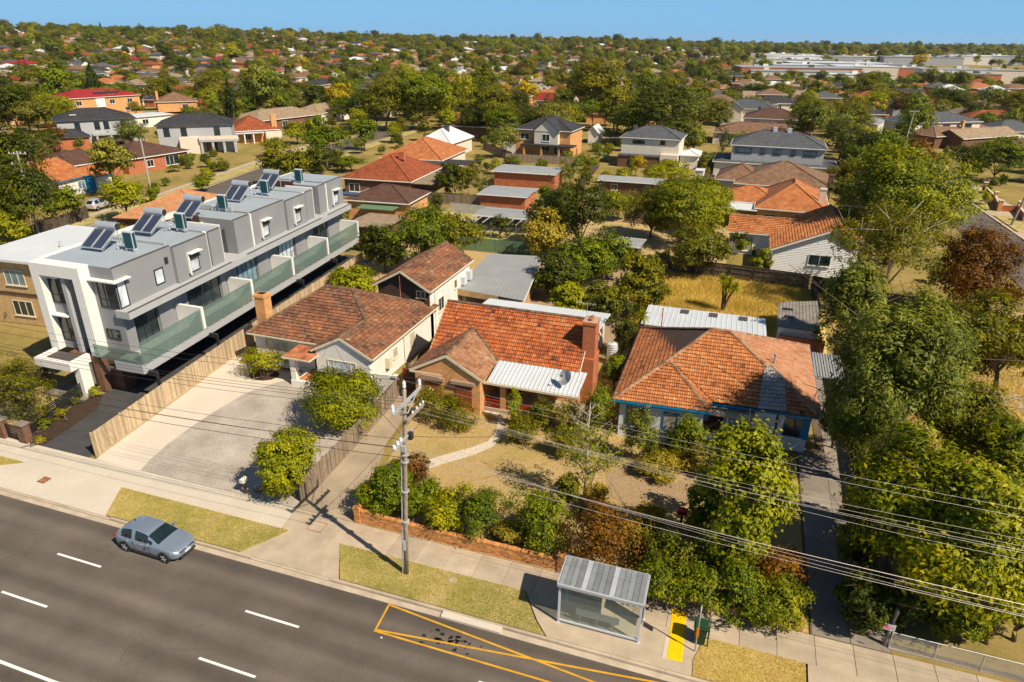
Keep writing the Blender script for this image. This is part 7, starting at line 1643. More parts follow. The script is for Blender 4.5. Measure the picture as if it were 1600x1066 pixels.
b = MB(); b.tube([(11.9,88,4.9),(11.9,88,7.6)], .03, 6); b.tube([(11.0,88,7.5),(13.0,88,7.5)], .015, 4)
for k in range(6): b.tube([(11.1+k*.35,87.6,7.5),(11.1+k*.35,88.4,7.5)], .01, 4)
b.build('television_aerial', MAT['galv'], wb)
h = House('maroon metal roofed two storey house deep in the trees', (836,157), (898,158), 12, 5.2, 7.4, 'render_cream', 'fr_maroon', 'gx', rz=0); h.win('s', .6, 2, 3, 4.4).win('s', .85, 1.4, 3, 4.4)
h = House('brown tiled house with orange chimney half hidden by trees', (690,196), (788,200), 13, 3.0, 5.6, 'brick_brown', 'fr_brown', rz=3); h.chimney(h.W*.25, 2.0, 6.4, 1.1, 'brick_orange')
h = House('long grey roofed outbuilding behind the dry yard', (932,281), (1041,282), 5, 2.5, 2.9, 'brick_brown', 'fr_metal', 'gx', rz=0, name='shed', cat='shed', caps=False); h.win('s', .25, 1.2, .8, 1.9).win('s', .8, .8, .8, 1.9)
h = House('little timber shed with pale flat roof in the dry yard', (952,382), (1006,380), 4, 2.1, 2.2, 'weather_dark', 'fr_metal', 'gx', rz=-2, name='shed', cat='shed', caps=False)
h = House('small grey metal garden shed in the dry yard', (882,398), (925,398), 3, 1.7, 1.8, 'galv', 'fr_metal', 'gx', rz=-2, name='shed', cat='shed', caps=False)
h = House('white portable toilet sized shed by the far fence', (1086,266), (1101,266), 2.5, 2.4, 2.45, 'render_white', 'fr_white', 'gx', rz=-2, name='shed', cat='shed', caps=False, ov=.1)
# --- right
h = House('two storey pale house with charcoal hip roof beyond the side street', (1457,192), (1537,190), 12, 5.8, 7.8, 'render_cream', 'fr_grey'); h.win('s', .3, 2.4, 3.6, 5.2, 'black_metal').win('s', .75, 2.4, 3.6, 5.2, 'black_metal'); h.wing(-5,2,4,12,5.6,7.4,'hip','fr_grey')
h = House('pink brown tiled house with tan front wing on the side street', (1463,214), (1570,207), 13, 3.0, 5.6, 'brick_brown', 'fr_brown', capm='fr_tan'); h.wing(4,-4.5,h.W,4,2.8,4.6,'gx','fr_tan','brick_brown').chimney(h.W*.5,3,6.2).win('s', .2, 2, .8, 2.2)
h = House('cream house with charcoal roof at the right edge', (1558,206), (1640,206), 12, 3.4, 5.8, 'render_cream', 'fr_grey'); h.win('s', .3, 2.6, .8, 2.6, gm='glass_blue')
h = House('brown tiled house low on the right edge', (1545,232), (1640,240), 12, 3.0, 5.2, 'brick_brown', 'fr_brown'); h.win('s', .3, 2, .8, 2.2)
h = House('small orange roofed cottage with white gable up the side street', (1395,196), (1424,196), 9, 3.0, 4.8, 'render_white', 'fr_orange', 'gx'); h.wing(-4,1,1,8,3.0,4.6,'gy','fr_white','render_white')
# red brick front fence with piers on the side street
r = empty('brick_fence', 'low red brick fence with capped piers along the side street', 'fence', (43.5, 118, 0))
a = [P(1535,312), P(1552,330), P(1570,326), P(1600,330)]; pts_ = [P(1537,300), P(1553,316), P(1560,330), P(1590,332), P(1600,346)]
for p0, p1 in zip(pts_[:-1], pts_[1:]):
    b = MB(); b.bar((p0.x,p0.y,.5),(p1.x,p1.y,.5),.25,1.0); b.build('panel', MAT['brick_red'], r)
    b = MB(); b.bar((p0.x,p0.y,1.04),(p1.x,p1.y,1.04),.32,.08); b.build('coping', MAT['cream_trim'], r)
for p in pts_:
    b = MB(); b.box(p.x-.3,p.y-.3,0,p.x+.3,p.y+.3,1.7); q = b.build('pier', MAT['brick_orange'], r); b = MB(); b.box(p.x-.38,p.y-.38,1.701,p.x+.38,p.y+.38,1.82); b.build('cap', MAT['cream_trim'], q)
def lesser_pole(label, u, vb, vt, lean=0, arms=1, mat='pole_wood', transformer=False):
    q = P(u, vb); H = ZAT(vt, q.x, q.y); r = empty('power_pole', label, 'power pole', (q.x, q.y, 0))
    b = MB(); b.tube([(0,0,0),(lean*.5,0,H*.5),(lean,0,H)], [.17,.14,.11], 10); b.build('shaft', MAT[mat], r, local=True)
    for k in range(arms):
        z = H-.35-k*1.3; b = MB(); b.bar((lean-1.1,-.4,z),(lean+1.1,.4,z),.1,.12); ar = b.build('crossarm', MAT['pole_wood'], r, local=True)
        for t in (-.95,-.4,.4,.95): g = MB(); g.tube([(lean+t,t*.36,z+.06),(lean+t,t*.36,z+.26)], [.06,.05], 8); g.build('insulator', MAT['insulator'], ar, local=True)
    if transformer:
        b = MB(); b.tube([(lean+.45,0,H*.44),(lean+.45,0,H*.62)], .34, 14); b.build('transformer', MAT['galv'], r, local=True)
        b = MB(); b.box(lean-.8,-.5,H*.40,lean+1.0,.5,H*.43); b.build('platform', MAT['galv'], r, local=True)
    return q, H
lesser_pole('timber pole with transformer among dark trees on the left', 62, 372, 236, .2, 2, 'pole_conc', True)
lesser_pole('concrete street pole with lamp arm on the left street', 238, 308, 216, .0, 1, 'pole_conc')
lesser_pole('leaning pole at the right edge of the side street', 1580, 352, 270, 1.2, 1, 'pole_wood')
lesser_pole('grey pole among trees up the side street', 1408, 246, 172, .5, 1, 'pole_conc')

# dividing fences of the yards behind
for i, (lab, a, b) in enumerate((('brown side fence between the brick garages and the cream gable house', (935,262), (905,300)), ('timber fence left of the pale two storey house', (790,252), (905,258)), ('timber fence between the pale two storey houses', (1078,262), (1118,268)), ('brown fence behind the large brown tiled house', (1092,280), (1120,290)),
    ('dark fence beside the left street driveway', (150,232), (228,222)), ('fence in front of the white metal roof', (755,232), (800,250)), ('fence right of the wide two storey house', (1300,262), (1345,285)), ('fence behind the orange tiled house', (1310,310), (1345,330)), ('tan fence on the bend of the side street', (1500,262), (1530,270)))):
    p0, p1 = P(*a), P(*b); fence('paling_fence', lab, [tuple(p0.xy), tuple(p1.xy)], 1.7, 'paling_old' if i % 2 else 'paling_dark', single=False, pw=.18)

# odds and ends in the yards
def tarp(label, u, v, w_, mat, h=1.3):
    q = P(u, v); b = MB(); n = 7
    V = [(q.x+(i/(n-1)-.5)*w_, q.y+(j/3-.5)*w_*.5, max(.05, h*(1-abs(i/(n-1)-.5)*1.7)*(.75+.25*math.sin(i*2.1+j*1.7)))) for j in range(4) for i in range(n)]
    b.add(V, [(j*n+i, j*n+i+1, (j+1)*n+i+1, (j+1)*n+i) for j in range(3) for i in range(n-1)]); b.build('tarpaulin', MAT[mat], label=label, cat='tarpaulin', smooth=True)
pm('tarp_green', (.02,.30,.16), .6, .1, 2)
tarp('blue tarpaulin heaped before the cream gable house', 845, 252, 5.0, 'tarp_blue'); tarp('green tarpaulin beside the blue one near the outbuilding', 941, 251, 3.0, 'tarp_green', 1.8)
q = P(725, 375); b = MB(); b.tube([(q.x,q.y,0),(q.x,q.y,.22)], 1.0, 18); b.tube([(q.x,q.y,.2),(q.x,q.y,.24)], .85, 18, 1); b.build('paddling_pool', [MAT['tarp_blue'], MAT['glass_blue']], label='small blue paddling pool on the pergola lawn', cat='paddling pool')
for i, (u, v, lab) in enumerate(((700,352,'white garden chair in the pergola yard'),(690,362,'white garden chair near the paddling pool'))):
    q = P(u, v); r = empty('garden_chair', lab, 'chair', (q.x,q.y,0))
    b = MB(); b.box(q.x-.25,q.y-.25,.4,q.x+.25,q.y+.25,.45); b.build('seat', MAT['white_trim'], r); b = MB(); b.box(q.x-.25,q.y+.21,.45,q.x+.25,q.y+.25,.9); b.build('backrest', MAT['white_trim'], r)
    for sx in (-.22,.22):
        for sy in (-.22,.22): b = MB(); b.box(q.x+sx-.02,q.y+sy-.02,0,q.x+sx+.02,q.y+sy+.02,.4); b.build('leg', MAT['white_trim'], r)
for i, (u, v, w_, d_, lab) in enumerate(((720,345,6,2.5,'paved terrace strip in the pergola yard'),(770,358,5,2,'second paved strip in the pergola yard'))):
    q = P(u, v); flat('paving', [(q.x-w_/2,q.y-d_/2),(q.x+w_/2,q.y-d_/2),(q.x+w_/2,q.y+d_/2),(q.x-w_/2,q.y+d_/2)], 'concrete_old', .02)
q = P(668, 398); r = empty('washing_pile', 'small heap of white and dark washing by the green metal fence', 'laundry', (q.x,q.y,0))
for i in range(4): b = MB(); b.box(q.x-.5+i*.28,q.y-.2,.0,q.x-.28+i*.28,q.y+.2,.5+.25*(i%2)); b.build('cloth', MAT['white_trim' if i % 2 else 'dark_plastic'], r)
q = P(778, 762); 
for i, (u, v, lab) in enumerate(((672,768,'black pot behind the hedge by the power pole'),(680,766,'second black pot behind the hedge'))):
    q = P(u, v); b = MB(); b.tube([(q.x,q.y,0),(q.x,q.y,.38),(q.x,q.y,.40)], [.16,.22,.18], 12); b.build('plant_pot', MAT['black_metal'], label=lab, cat='pot')
# ------------------------------------------------------------------ distance
GB = {}
def proto_tree(key, mat, H, rx, rz, leaf, lobes, clumps, per, flat=1.0, bark='bark', **k):
    global NR
    NR = np.random.default_rng(len(GB)*17+3); rng.seed(len(GB)*5+1)
    Pn, Nn, ti, L = crown_pts(rx, rx, rz, lobes, clumps, per, k.get('lobe_r', .44), k.get('clump_r', .13), flat); cz = H-rz*.95
    Pn = Pn+np.array([0, 0, cz]); L = L+np.array([0, 0, cz])
    if k.get('cone'):
        t = np.clip((Pn[:, 2]-1)/(H-1), 0, 1); Pn[:, :2] *= (1.15*(1-t))[:, None]+.08
    keep = Pn[:, 2] > .2; Pn, Nn, ti = Pn[keep], Nn[keep], ti[keep]
    cm = leaves_mesh('crown', Pn, Nn, leaf*NR.uniform(.6, 1.25, len(Pn)), ti, MAT[mat], k.get('asp', .6)); tm = trunk_mesh('trunk', H, max(.8, H-2*rz), [tuple(q) for q in L[:6]], H*.02, MAT[bark])
    GB[key] = (cm, tm, H, rx)
# prototypes; each kind in three builds
KIND = [('olive', 'leaf_olive', 'olive green'), ('green', 'leaf_green', 'mid green'), ('dark', 'leaf_dark', 'dark green'), ('lime', 'leaf_lime', 'bright green'), ('grey', 'leaf_grey', 'grey green'), ('yellow', 'leaf_yellow', 'golden yellow'), ('conifer', 'leaf_conifer', 'dark pointed conifer'), ('rust', 'leaf_red', 'bronze red'), ('feather', 'leaf_feather', 'dusty olive')]
for nm, mt, _ in KIND:
    for s in range(2):
        if nm == 'conifer': proto_tree((nm, s), mt, 13, 3.0, 6.3, .5, 12, 190, 22, cone=True)
        else: proto_tree((nm, s), mt, [9.0, 7.0][s], [4.4, 3.6][s], [3.6, 2.9][s], .46, [11, 9][s], [170, 130][s], 24)
for nm, mt, _ in KIND:
    if nm in ('olive', 'green', 'dark', 'lime', 'feather'): proto_tree((nm, 2), mt, 13, 6.6, 5.4, .46, 16, 330, 24, lobe_r=.38, clump_r=.10)
used = []
def far_tree(kind, s, x, y, H, w_, label, group, z=None):
    cm, tm, h0, r0 = GB[(kind, s)]
    r = empty('tree', label, 'tree', (x, y, terr(x, y) if z is None else z), rng.uniform(0, 6.28), group); sx = w_/2/r0; sz = H/h0
    r.scale = (sx, sx, sz)
    a = link_mesh('crown', cm, r); b_ = link_mesh('trunk', tm, r); return r
def ft(label, kind, u, vb, vt, wpx, D=None, s=0):
    q = P(u, vb); x, y = q.x, q.y
    H = ZAT(vt, x, y); dist = Vector((x, y, H/2-CAM_H)).dot(FW)
    for _ in range(3): t_ = P(u+10, vb)-P(u, vb); du = PX(x, y, H*.6)[0]-u; x -= t_.x*du/10; y -= t_.y*du/10
    wpx *= 1.1; used.append((x, y, wpx*dist/F_PX/2)); s = 2 if wpx*dist/F_PX > 9 and (kind, 2) in GB else s; return far_tree(kind, s, x, y, H, wpx*dist/F_PX, label, None, 0)
for a in (('huge dark evergreen behind the pale two storey houses','dark',1050,228,128,130),('dark evergreen pressed against the huge one','green',1000,226,150,90),('tall spreading gum left of the huge evergreen','olive',935,190,86,100),('gum with pale limbs above the brown roofs','olive',600,205,120,90),('large dark tree left of the white metal roof','dark',560,205,140,90),
    ('tall bright poplar in the middle distance','lime',715,205,110,60),('broad olive tree beside the bright poplar','green',660,205,110,100),('dusty tree right of the poplar','olive',765,215,130,80),('street tree with rounded crown on the left street','green',497,244,178,44),('smaller street tree down the left street','lime',556,212,170,36),
    ('row bush in the garden by the street tree','lime',462,225,192,44),('round tree at the end of the left street','green',535,190,150,50),('grey green pepper tree before the brown roofed house','grey',172,308,214,74),('glossy round tree beside the parked white wagon','lime',192,345,278,72),('low rounded tree left of the white wagon','green',98,352,288,76),
    ('massive dark cypress at the left edge','dark',12,330,190,110),('dark olive tree behind the transformer pole','dark',35,392,250,110),('lime bush at the left edge under the pole','lime',12,402,330,60),('round clipped bush on the left street lawn','green',290,258,240,36),('small bush beside the round clipped one','green',270,268,258,24),('bush before the apricot roof','green',314,300,278,34),
    ('broad lime tree left of the maroon roof','lime',76,196,140,70),('tall dark conifer behind the maroon roof','conifer',143,165,95,34),('golden conifer near the red tiled house','yellow',391,160,102,26),('dark tree left of the golden conifer','dark',430,175,110,60),('large olive tree behind the red tiled house','olive',330,178,110,70),('dark tree beside the brown roofs','dark',402,172,132,40),
    ('olive tree between the maroon roof and the brown house','olive',245,165,118,50),('pair of rounded olive crowns on the left','olive',40,170,128,80),('yellow tree behind the maroon metal roof','yellow',826,170,125,40),('olive hedge tree beside the cream gable house','green',785,222,165,60),('dark hedge row behind the cream gable house','dark',965,208,160,60),
    ('tall olive tree right of the huge evergreen','olive',1120,215,150,60),('autumn tree near the cream two storey house','olive',1275,205,150,70),('feathery tree right of the cream two storey house','feather',1268,235,155,80),('dark tree right of the wide two storey house','dark',1318,250,185,70),('rounded dark tree above the plane tree','dark',1372,262,212,80),
    ('olive tree beyond the rounded dark one','olive',1330,215,160,70),('lime tree up the side street','lime',1345,240,195,50),('big green tree on the right by the brick fence','green',1565,285,212,90),('tree left of the charcoal roof','green',1430,240,165,50),('broad dark tree on the skyline right','dark',1490,175,135,70),('olive tree at the far right edge','olive',1590,185,140,60),
    ('bronze tree in front of the big plane tree','rust',1262,345,300,60),('dark shrub tree beside the bronze one','dark',1316,330,280,50),('hedge on the bend of the left street','lime',520,258,235,50),('hedge at the corner of the red brown house','green',548,268,245,50),('second hedge along the left street','lime',430,245,215,40),('orange berry bush by the brick outbuilding','rust',965,300,275,50),
    ('conifer stand right of the orange hip house','olive',1330,300,250,60),('pale gum in the centre distance','feather',880,190,140,60),('dark tree behind the brown tiled centre house','dark',830,205,160,60),('lime tree behind the white metal roof','lime',700,212,170,40),('broad dark tree above the round garages','dark',740,215,165,50)):
    ft(*a, s=rng.randrange(2))
# house prototypes for the far streets (shared meshes, materials per house)
def far_house_meshes():
    out_ = []
    for (W, D, ze, zr, kind, wing) in ((14,11,3.0,5.6,'hip',None),(17,11,3.0,5.4,'hip',(1,-4,7,4)),(13,12,5.8,8.2,'hip',None),(15,10,3.0,5.6,'gx',(8,-4,14,4)),(12,14,3.0,5.8,'hip',(6,-3,12,5)),(16,12,5.8,8.0,'hip',(0,-4,7,5))):
        rb = MB(); wb_ = MB(); wn = MB()
        def add_roof(x0, y0, x1, y1, ze_, zr_, kd):
            pl, ends, lines = hip_planes(x0, y0, x1, y1, ze_, zr_, kd)
            for p in pl: rb.add(p, [tuple(range(len(p)))]); rb.add([(q[0], q[1], q[2]-.15) for q in p], [tuple(range(len(p)-1, -1, -1))])
            for e in ends: wb_.add(e, [tuple(range(len(e)))])
            for (a, c) in (((x0,y0),(x1,y0)),((x1,y0),(x1,y1)),((x1,y1),(x0,y1)),((x0,y1),(x0,y0))): rb.bar((*a, ze_-.08), (*c, ze_-.08), .1, .2, 1)
        add_roof(-W/2, -D/2, W/2, D/2, ze, zr, kind); wb_.box(-W/2+.5, -D/2+.5, -1.5, W/2-.5, D/2-.5, ze-.1)
        if wing:
            x0, y0, x1, y1 = wing; x0 -= W/2; x1 -= W/2; y0 -= D/2; y1 -= D/2; add_roof(x0, y0, x1, y1, ze-.02, zr-.9, 'hip' if kind == 'hip' else 'gy'); wb_.box(x0+.5, y0+.5, -1.5, x1-.5, y1-.5, ze-.12)
        wins = []
        for z in ([1.0] if ze < 4 else [1.0, 3.9]):
            for k in range(3):
                x = -W/2+W*(.2+.3*k); m_ = MB(); m_.box(x-.9, -D/2+.42, z, x+.9, -D/2+.49, z+1.3); m_.box(x-.8, -D/2+.40, z+.1, x-.05, -D/2+.419, z+1.2, 1); m_.box(x+.05, -D/2+.40, z+.1, x+.8, -D/2+.419, z+1.2, 1); wins.append(m_)
        out_.append((rb.mesh('roof', [MAT['fr_brown'], MAT['white_trim']]), wb_.mesh('wall', MAT['render_cream']), [m_.mesh('window', [MAT['white_trim'], MAT['glass_dark']]) for m_ in wins], W, D))
    return out_
FH = far_house_meshes()
ROOFS = [('fr_brown','brown tiled'),('fr_orange','orange tiled'),('fr_red','red tiled'),('fr_grey','grey tiled'),('fr_char','charcoal'),('fr_tan','tan tiled'),('fr_white','white metal'),('fr_maroon','maroon')]
RW = [26,9,10,20,12,18,8,2]; WALLS = [('render_white','white'),('render_cream','cream'),('brick_red','red brick'),('brick_orange','orange brick'),('render_lgrey','grey')]
def set_mat(o, i, mt): o.material_slots[i].link = 'OBJECT'; o.material_slots[i].material = mt
def place(x, y, z=0):
    u, v = PX(x, y, z); return 'behind the townhouses' if u < 520 else ('behind the red roofed house' if u < 940 else ('behind the weatherboard house' if u < 1300 else 'by the right street'))
def far_house(x, y, rz, i, roof, wall, zone):
    rm, wm, wns, W, D = FH[i]; lab = '%s %shouse, %s walls, %s' % (roof[1], 'two storey ' if i in (2, 5) else '', wall[1].replace(' brick', ' brick'), zone+' '+place(x, y))
    h = empty('house', lab, 'house', (x, y, terr(x, y)), rz, 'houses of the suburb '+zone)
    o = link_mesh('roof', rm, h); set_mat(o, 0, MAT[roof[0]]); o = link_mesh('wall', wm, h); set_mat(o, 0, MAT[wall[0]])
    for wn in wns: link_mesh('window', wn, h)
rng.seed(4242)
FOOT = [(o, w__, d__) for o, w__, d__ in HF]
EXC = []       # ground already taken by houses built one by one
for o in list(COL.objects):
    if o.type == 'EMPTY' and o.parent is None and o.get('category') in ('house', 'shed', 'garage', 'townhouses', 'apartment block', 'carport', 'pergola'):
        EXC.append((o.location.x+5, o.location.y+6, 15))
EXC += [(52, 118, 20), (58, 150, 12)]
def hits(x, y, r, lst): return any((x-a)**2+(y-b)**2 < (r+c)**2 for a, b, c in lst)
def road_near(x, y, d):
    for pts_ in (lsA, lsB):
        for p, q in zip(pts_[:-1], pts_[1:]):
            ax, ay = p; bx, by = q; t = max(0, min(1, ((x-ax)*(bx-ax)+(y-ay)*(by-ay))/((bx-ax)**2+(by-ay)**2)))
            if math.hypot(x-ax-t*(bx-ax), y-ay-t*(by-ay)) < d: return True
    return False
RECT = [(85,170,215,245),(235,183,390,250),(330,170,452,235),(90,215,300,285),(75,240,145,300),(100,135,225,185),(205,165,275,188),(240,138,312,172),(400,150,552,190),(0,158,45,215),(340,215,565,300),(515,235,705,315),(580,210,740,250),(640,190,755,225),(535,280,640,330),
 (740,250,885,345),(790,172,935,255),(912,190,948,220),(962,187,1080,260),(905,255,1045,292),(1115,197,1297,255),(1150,168,1262,195),(1112,190,1268,208),(1120,152,1216,170),(1120,243,1340,300),(1140,278,1315,332),(835,137,898,162),(690,165,790,200),(1455,172,1540,208),(1460,195,1575,230),(1555,182,1600,240),(1380,178,1425,196),(1470,265,1600,360)]
RD = [P((a+c)/2, d-1).xy.length for a, b, c, d in RECT]
def in_front(x, y, H, w_):
    "would this tree stand in front of a house that the photograph shows free"
    if math.hypot(x, y) > 520: return False
    z = terr(x, y); u, v1 = PX(x, y, z); _, v0 = PX(x, y, z+H); hw = w_/2*F_PX/Vector((x, y, z-CAM_H)).dot(FW); D = math.hypot(x, y)
    for (a, b, c, d), rd in zip(RECT, RD):
        if D < rd+3 and u+hw*.8 > a and u-hw*.8 < c and v0 < d-(d-b)*.25 and v1 > b: return True
    if D < 900 and u > 1150 and u < 1560 and v0 < 100 and rng.random() < .8: return True
    return False
cand = []
ang = R(6); ca, sa = math.cos(ang), math.sin(ang)
for i in range(-70, 71):
    for j in range(2, 60):
        # rows in pairs (back to back), a street every second row
        gx = i*21+rng.uniform(-2.5, 2.5); gy = 100+j*24+(j//2)*9+rng.uniform(-2, 2)
        x, y = gx*ca-gy*sa, gx*sa+gy*ca
        cx, cy = camxy(x, y)
        if cy < 90 or abs(cx) > cy*.86+20: continue
        D = math.hypot(cx, cy)
        if D > 1500: continue
        az = math.degrees(math.atan2(cx, cy))
        if 17 < az < 36 and 560 < D < 1150: continue        # shopping centre
        if hits(x, y, 7, EXC) or road_near(x, y, 13) or in_front(x, y, 5.5, 18): continue
        cand.append((D, x, y, j))
cand.sort()
far_rb = {}; far_wall = {}; kept = []; nh = 0
for k, (D, x, y, j) in enumerate(cand):
    if rng.random() < (.35 if D < 300 else .27): continue
    kept.append((D, x, y, j)); nh += 1
    roof = rng.choices(ROOFS, RW)[0]; wall = rng.choices(WALLS, [5,4,4,3,2])[0]; i = rng.choices(range(6), [4,4,2,3,3,1])[0]; rz = ang+rng.choice((0, math.pi, math.pi/2*0))+rng.uniform(-.06, .06)
    if nh <= 240: far_house(x, y, rz, i, roof, wall, 'nearby' if D < 260 else ('further back' if D < 420 else 'far back'))
    else:
        rm, wm, wns, W, Dd = FH[i]; z = terr(x, y); c_, s_ = math.cos(rz), math.sin(rz)
        for me, store, key in ((rm, far_rb, roof[0]), (wm, far_wall, wall[0])):
            co = np.empty(len(me.vertices)*3, np.float32); me.vertices.foreach_get('co', co); co = co.reshape(-1, 3)
            w_ = np.stack([co[:, 0]*c_-co[:, 1]*s_+x, co[:, 0]*s_+co[:, 1]*c_+y, co[:, 2]+z], 1); st_ = store.setdefault(key, [[], [], 0])
            st_[0].append(w_); st_[1] += [tuple(v+st_[2] for v in p.vertices) for p in me.polygons]; st_[2] += len(w_)
vs, fs, mi, mats, n0 = [], [], [], [], 0
for store in (far_rb, far_wall):
    for key, (V, F_, n) in store.items():
        vs.append(np.concatenate(V)); fs += [tuple(v+n0 for v in f) for f in F_]; mi += [len(mats)]*len(F_); mats.append(MAT[key]); n0 += n
me = bpy.data.meshes.new('distant_houses'); me.from_pydata(np.concatenate(vs).tolist(), [], fs)
for mt in mats: me.materials.append(mt)
me.polygons.foreach_set('material_index', mi); me.update()
tag(link_mesh('distant_houses', me), 'hundreds of small roofs on the far hillside', 'houses', kind='stuff')
# shopping centre with pale flat roofs
rng.seed(99)
for k in range(22):
    az = R(rng.uniform(19, 33.5)); D = 600+k*24; cx, cy = D*math.sin(az), D*math.cos(az); x, y = cx*CA+cy*SA, -cx*SA+cy*CA
    W, Dd, Hh = rng.uniform(35, 95), rng.uniform(25, 50), rng.uniform(6, 11); z = terr(x, y)
    wm = rng.choice(('render_white','render_cream','render_lgrey','brick_red')); rmm = rng.choice(('fr_white','fr_white','fr_white','fr_metal','fr_metal','fr_grey'))
    r = empty('commercial_building', '%s roofed warehouse of the distant shopping centre, %s walls' % ({'fr_white':'pale flat','fr_metal':'grey flat','fr_grey':'dark flat'}[rmm], {'render_white':'white','render_cream':'cream','render_lgrey':'grey','brick_red':'brick'}[wm]), 'building', (x, y, z), ang+rng.uniform(-.1, .1), 'distant shopping centre')
    b = MB(); b.box(-W/2,-Dd/2,-4,W/2,Dd/2,Hh); b.build('wall', MAT[wm], r, local=True)
    b = MB(); b.box(-W/2-.3,-Dd/2-.3,Hh,W/2+.3,Dd/2+.3,Hh+.5); b.build('roof', MAT[rmm], r, local=True)
    for q in range(4): b = MB(); xx = rng.uniform(-W*.4, W*.4); yy = rng.uniform(-Dd*.4, Dd*.4); b.box(xx-2,yy-1.5,Hh+.5,xx+2,yy+1.5,Hh+2.2); b.build('roof_plant', MAT[rng.choice(('render_white','galv','render_dark'))], r, local=True)
# trees between the houses
rng.seed(777); tr = []
names = [k[0] for k in KIND]; TW = [24,24,17,11,8,1.5,4,2.5,14]
hs = np.array([(x, y) for _, x, y, _ in kept])
def scatter(n, D0, D1, az0, az1, clear, hm):
    got = 0; tries = 0
    while got < n and tries < n*8:
        tries += 1
        az = R(rng.uniform(az0, az1)); D = math.sqrt(rng.uniform(D0*D0, D1*D1)); cx, cy = D*math.sin(az), D*math.cos(az); x, y = cx*CA+cy*SA, -cx*SA+cy*CA
        if D < 330 and (hits(x, y, -3.5, EXC) or road_near(x, y, 6.5)): continue
        if D < 200 and hits(x, y, 1.0, used): continue
        adeg = math.degrees(az)
        if 17 < adeg < 36 and 590 < D < 1130 and rng.random() < .86: continue
        if y < 108 and -60 < x < 45: continue
        if clear and len(hs) and ((hs[:, 0]-x)**2+(hs[:, 1]-y)**2).min() < clear*clear: continue
        H = rng.lognormvariate(math.log(hm), .30); w_ = H*rng.uniform(.85, 1.3)
        if in_front(x, y, H, w_): continue
        tr.append((D, x, y, H, w_)); got += 1
scatter(290, 125, 260, -43, 43, 7.5, 7.0); scatter(640, 260, 520, -43, 43, 7.5, 6.6); scatter(1450, 520, 900, -43, 43, 8, 7.0); scatter(3000, 900, 1500, -43, 43, 8.5, 8.2); scatter(2600, 1430, 2600, -43, 43, 0, 10.5); scatter(2200, 1900, 4800, -12, 43, 0, 11)
# low garden shrubs between the houses of the near streets
sh_n = 0; rng.seed(55)
for _ in range(6000):
    if sh_n >= 210: break
    az = R(rng.uniform(-40, 40)); D = math.sqrt(rng.uniform(88*88, 215*215)); cx, cy = D*math.sin(az), D*math.cos(az); x, y = cx*CA+cy*SA, -cx*SA+cy*CA
    if road_near(x, y, 5.5) or (y < 80.5 and x > -52) or (y < 98 and -25 < x < 0): continue
    H = rng.uniform(1.3, 3.2); w_ = H*rng.uniform(.9, 1.5); ok = True
    for o_, W_, D_ in FOOT:
        lx, ly = (x-o_.location.x), (y-o_.location.y); c_, s_ = math.cos(-o_.rotation_euler.z), math.sin(-o_.rotation_euler.z); lx, ly = lx*c_-ly*s_, lx*s_+ly*c_
        if -1.4-w_/2 < lx < W_+1.4+w_/2 and -.6-w_/2 < ly < D_+1: ok = False; break
    if not ok or hits(x, y, -1.5, [(a_, b_, r_*.4) for a_, b_, r_ in used]): continue
    kind = rng.choice(('olive','green','dark','lime','green','feather','grey')); adj = dict((a_, c_) for a_, _, c_ in KIND)[kind]
    zone = 'near the left street' if x < -60 else ('behind the middle of the block' if x < 5 else 'near the side street on the right')
    cm, tm, h0, r0 = GB[(kind, 1)]; nh_ = min(FOOT, key=lambda t: (t[0].location.x+t[1]/2-x)**2+(t[0].location.y+t[2]/2-y)**2)[0]['label'].split()
    lab_ = ('%s %s shrub near the ' % ('low' if H < 1.9 else ('tall' if H > 2.6 else 'bushy'), adj)).split(); lab_ = ' '.join(lab_+nh_) if len(lab_)+len(nh_) <= 16 else '%s garden shrub %s' % (adj, zone)
    r = empty('shrub', lab_, 'shrub', (x, y, terr(x, y)-H*.25), rng.uniform(0, 6.3), 'garden shrubs of the streets behind'); r.scale = (w_/2/r0, w_/2/r0, H*1.25/h0); link_mesh('crown', cm, r); link_mesh('trunk', tm, r); sh_n += 1
tr.sort()
PK = list(GB.keys())
pc = bpy.data.collections.new('tree_kinds')
for idx, key in enumerate(PK):
    cm, tm, h0, r0 = GB[key]
    j = bmesh.new(); j.from_mesh(cm); nF = len(j.faces); j.from_mesh(tm)
    j.faces.ensure_lookup_table()
    for f_ in j.faces[nF:]: f_.material_index = 1
    me = bpy.data.meshes.new('tree_kind'); j.to_mesh(me); j.free(); me.materials.append(cm.materials[0]); me.materials.append(tm.materials[0])
    pc.objects.link(bpy.data.objects.new('tree_kind_%02d' % idx, me))
pv, pk, ps, pr = [], [], [], []
for k, (D, x, y, H, w_) in enumerate(tr):
    kind = rng.choices(names, TW)[0]
    if kind == 'conifer': w_ = H*.45
    s = rng.randrange(2)
    if k < 190:
        adj = dict((a, c) for a, _, c in KIND)[kind]
        zone = 'in the near streets' if D < 180 else ('in the middle distance' if D < 230 else 'beyond the middle distance')
        far_tree(kind, s, x, y, H, w_, '%s %s tree %s %s' % ('tall' if H > 9.5 else ('small' if H < 7 else 'rounded'), adj, zone, place(x, y)), 'suburban trees '+zone)
    else:
        cm, tm, h0, r0 = GB[(kind, s)]; pv.append((x, y, terr(x, y))); pk.append(PK.index((kind, s))); ps.append((w_/2/r0, w_/2/r0, H/h0)); pr.append((0, 0, rng.uniform(0, 6.28)))
pmh = bpy.data.meshes.new('distant_woodland'); pmh.from_pydata(pv, [], [])
at = pmh.attributes.new('kind', 'INT', 'POINT'); at.data.foreach_set('value', pk)
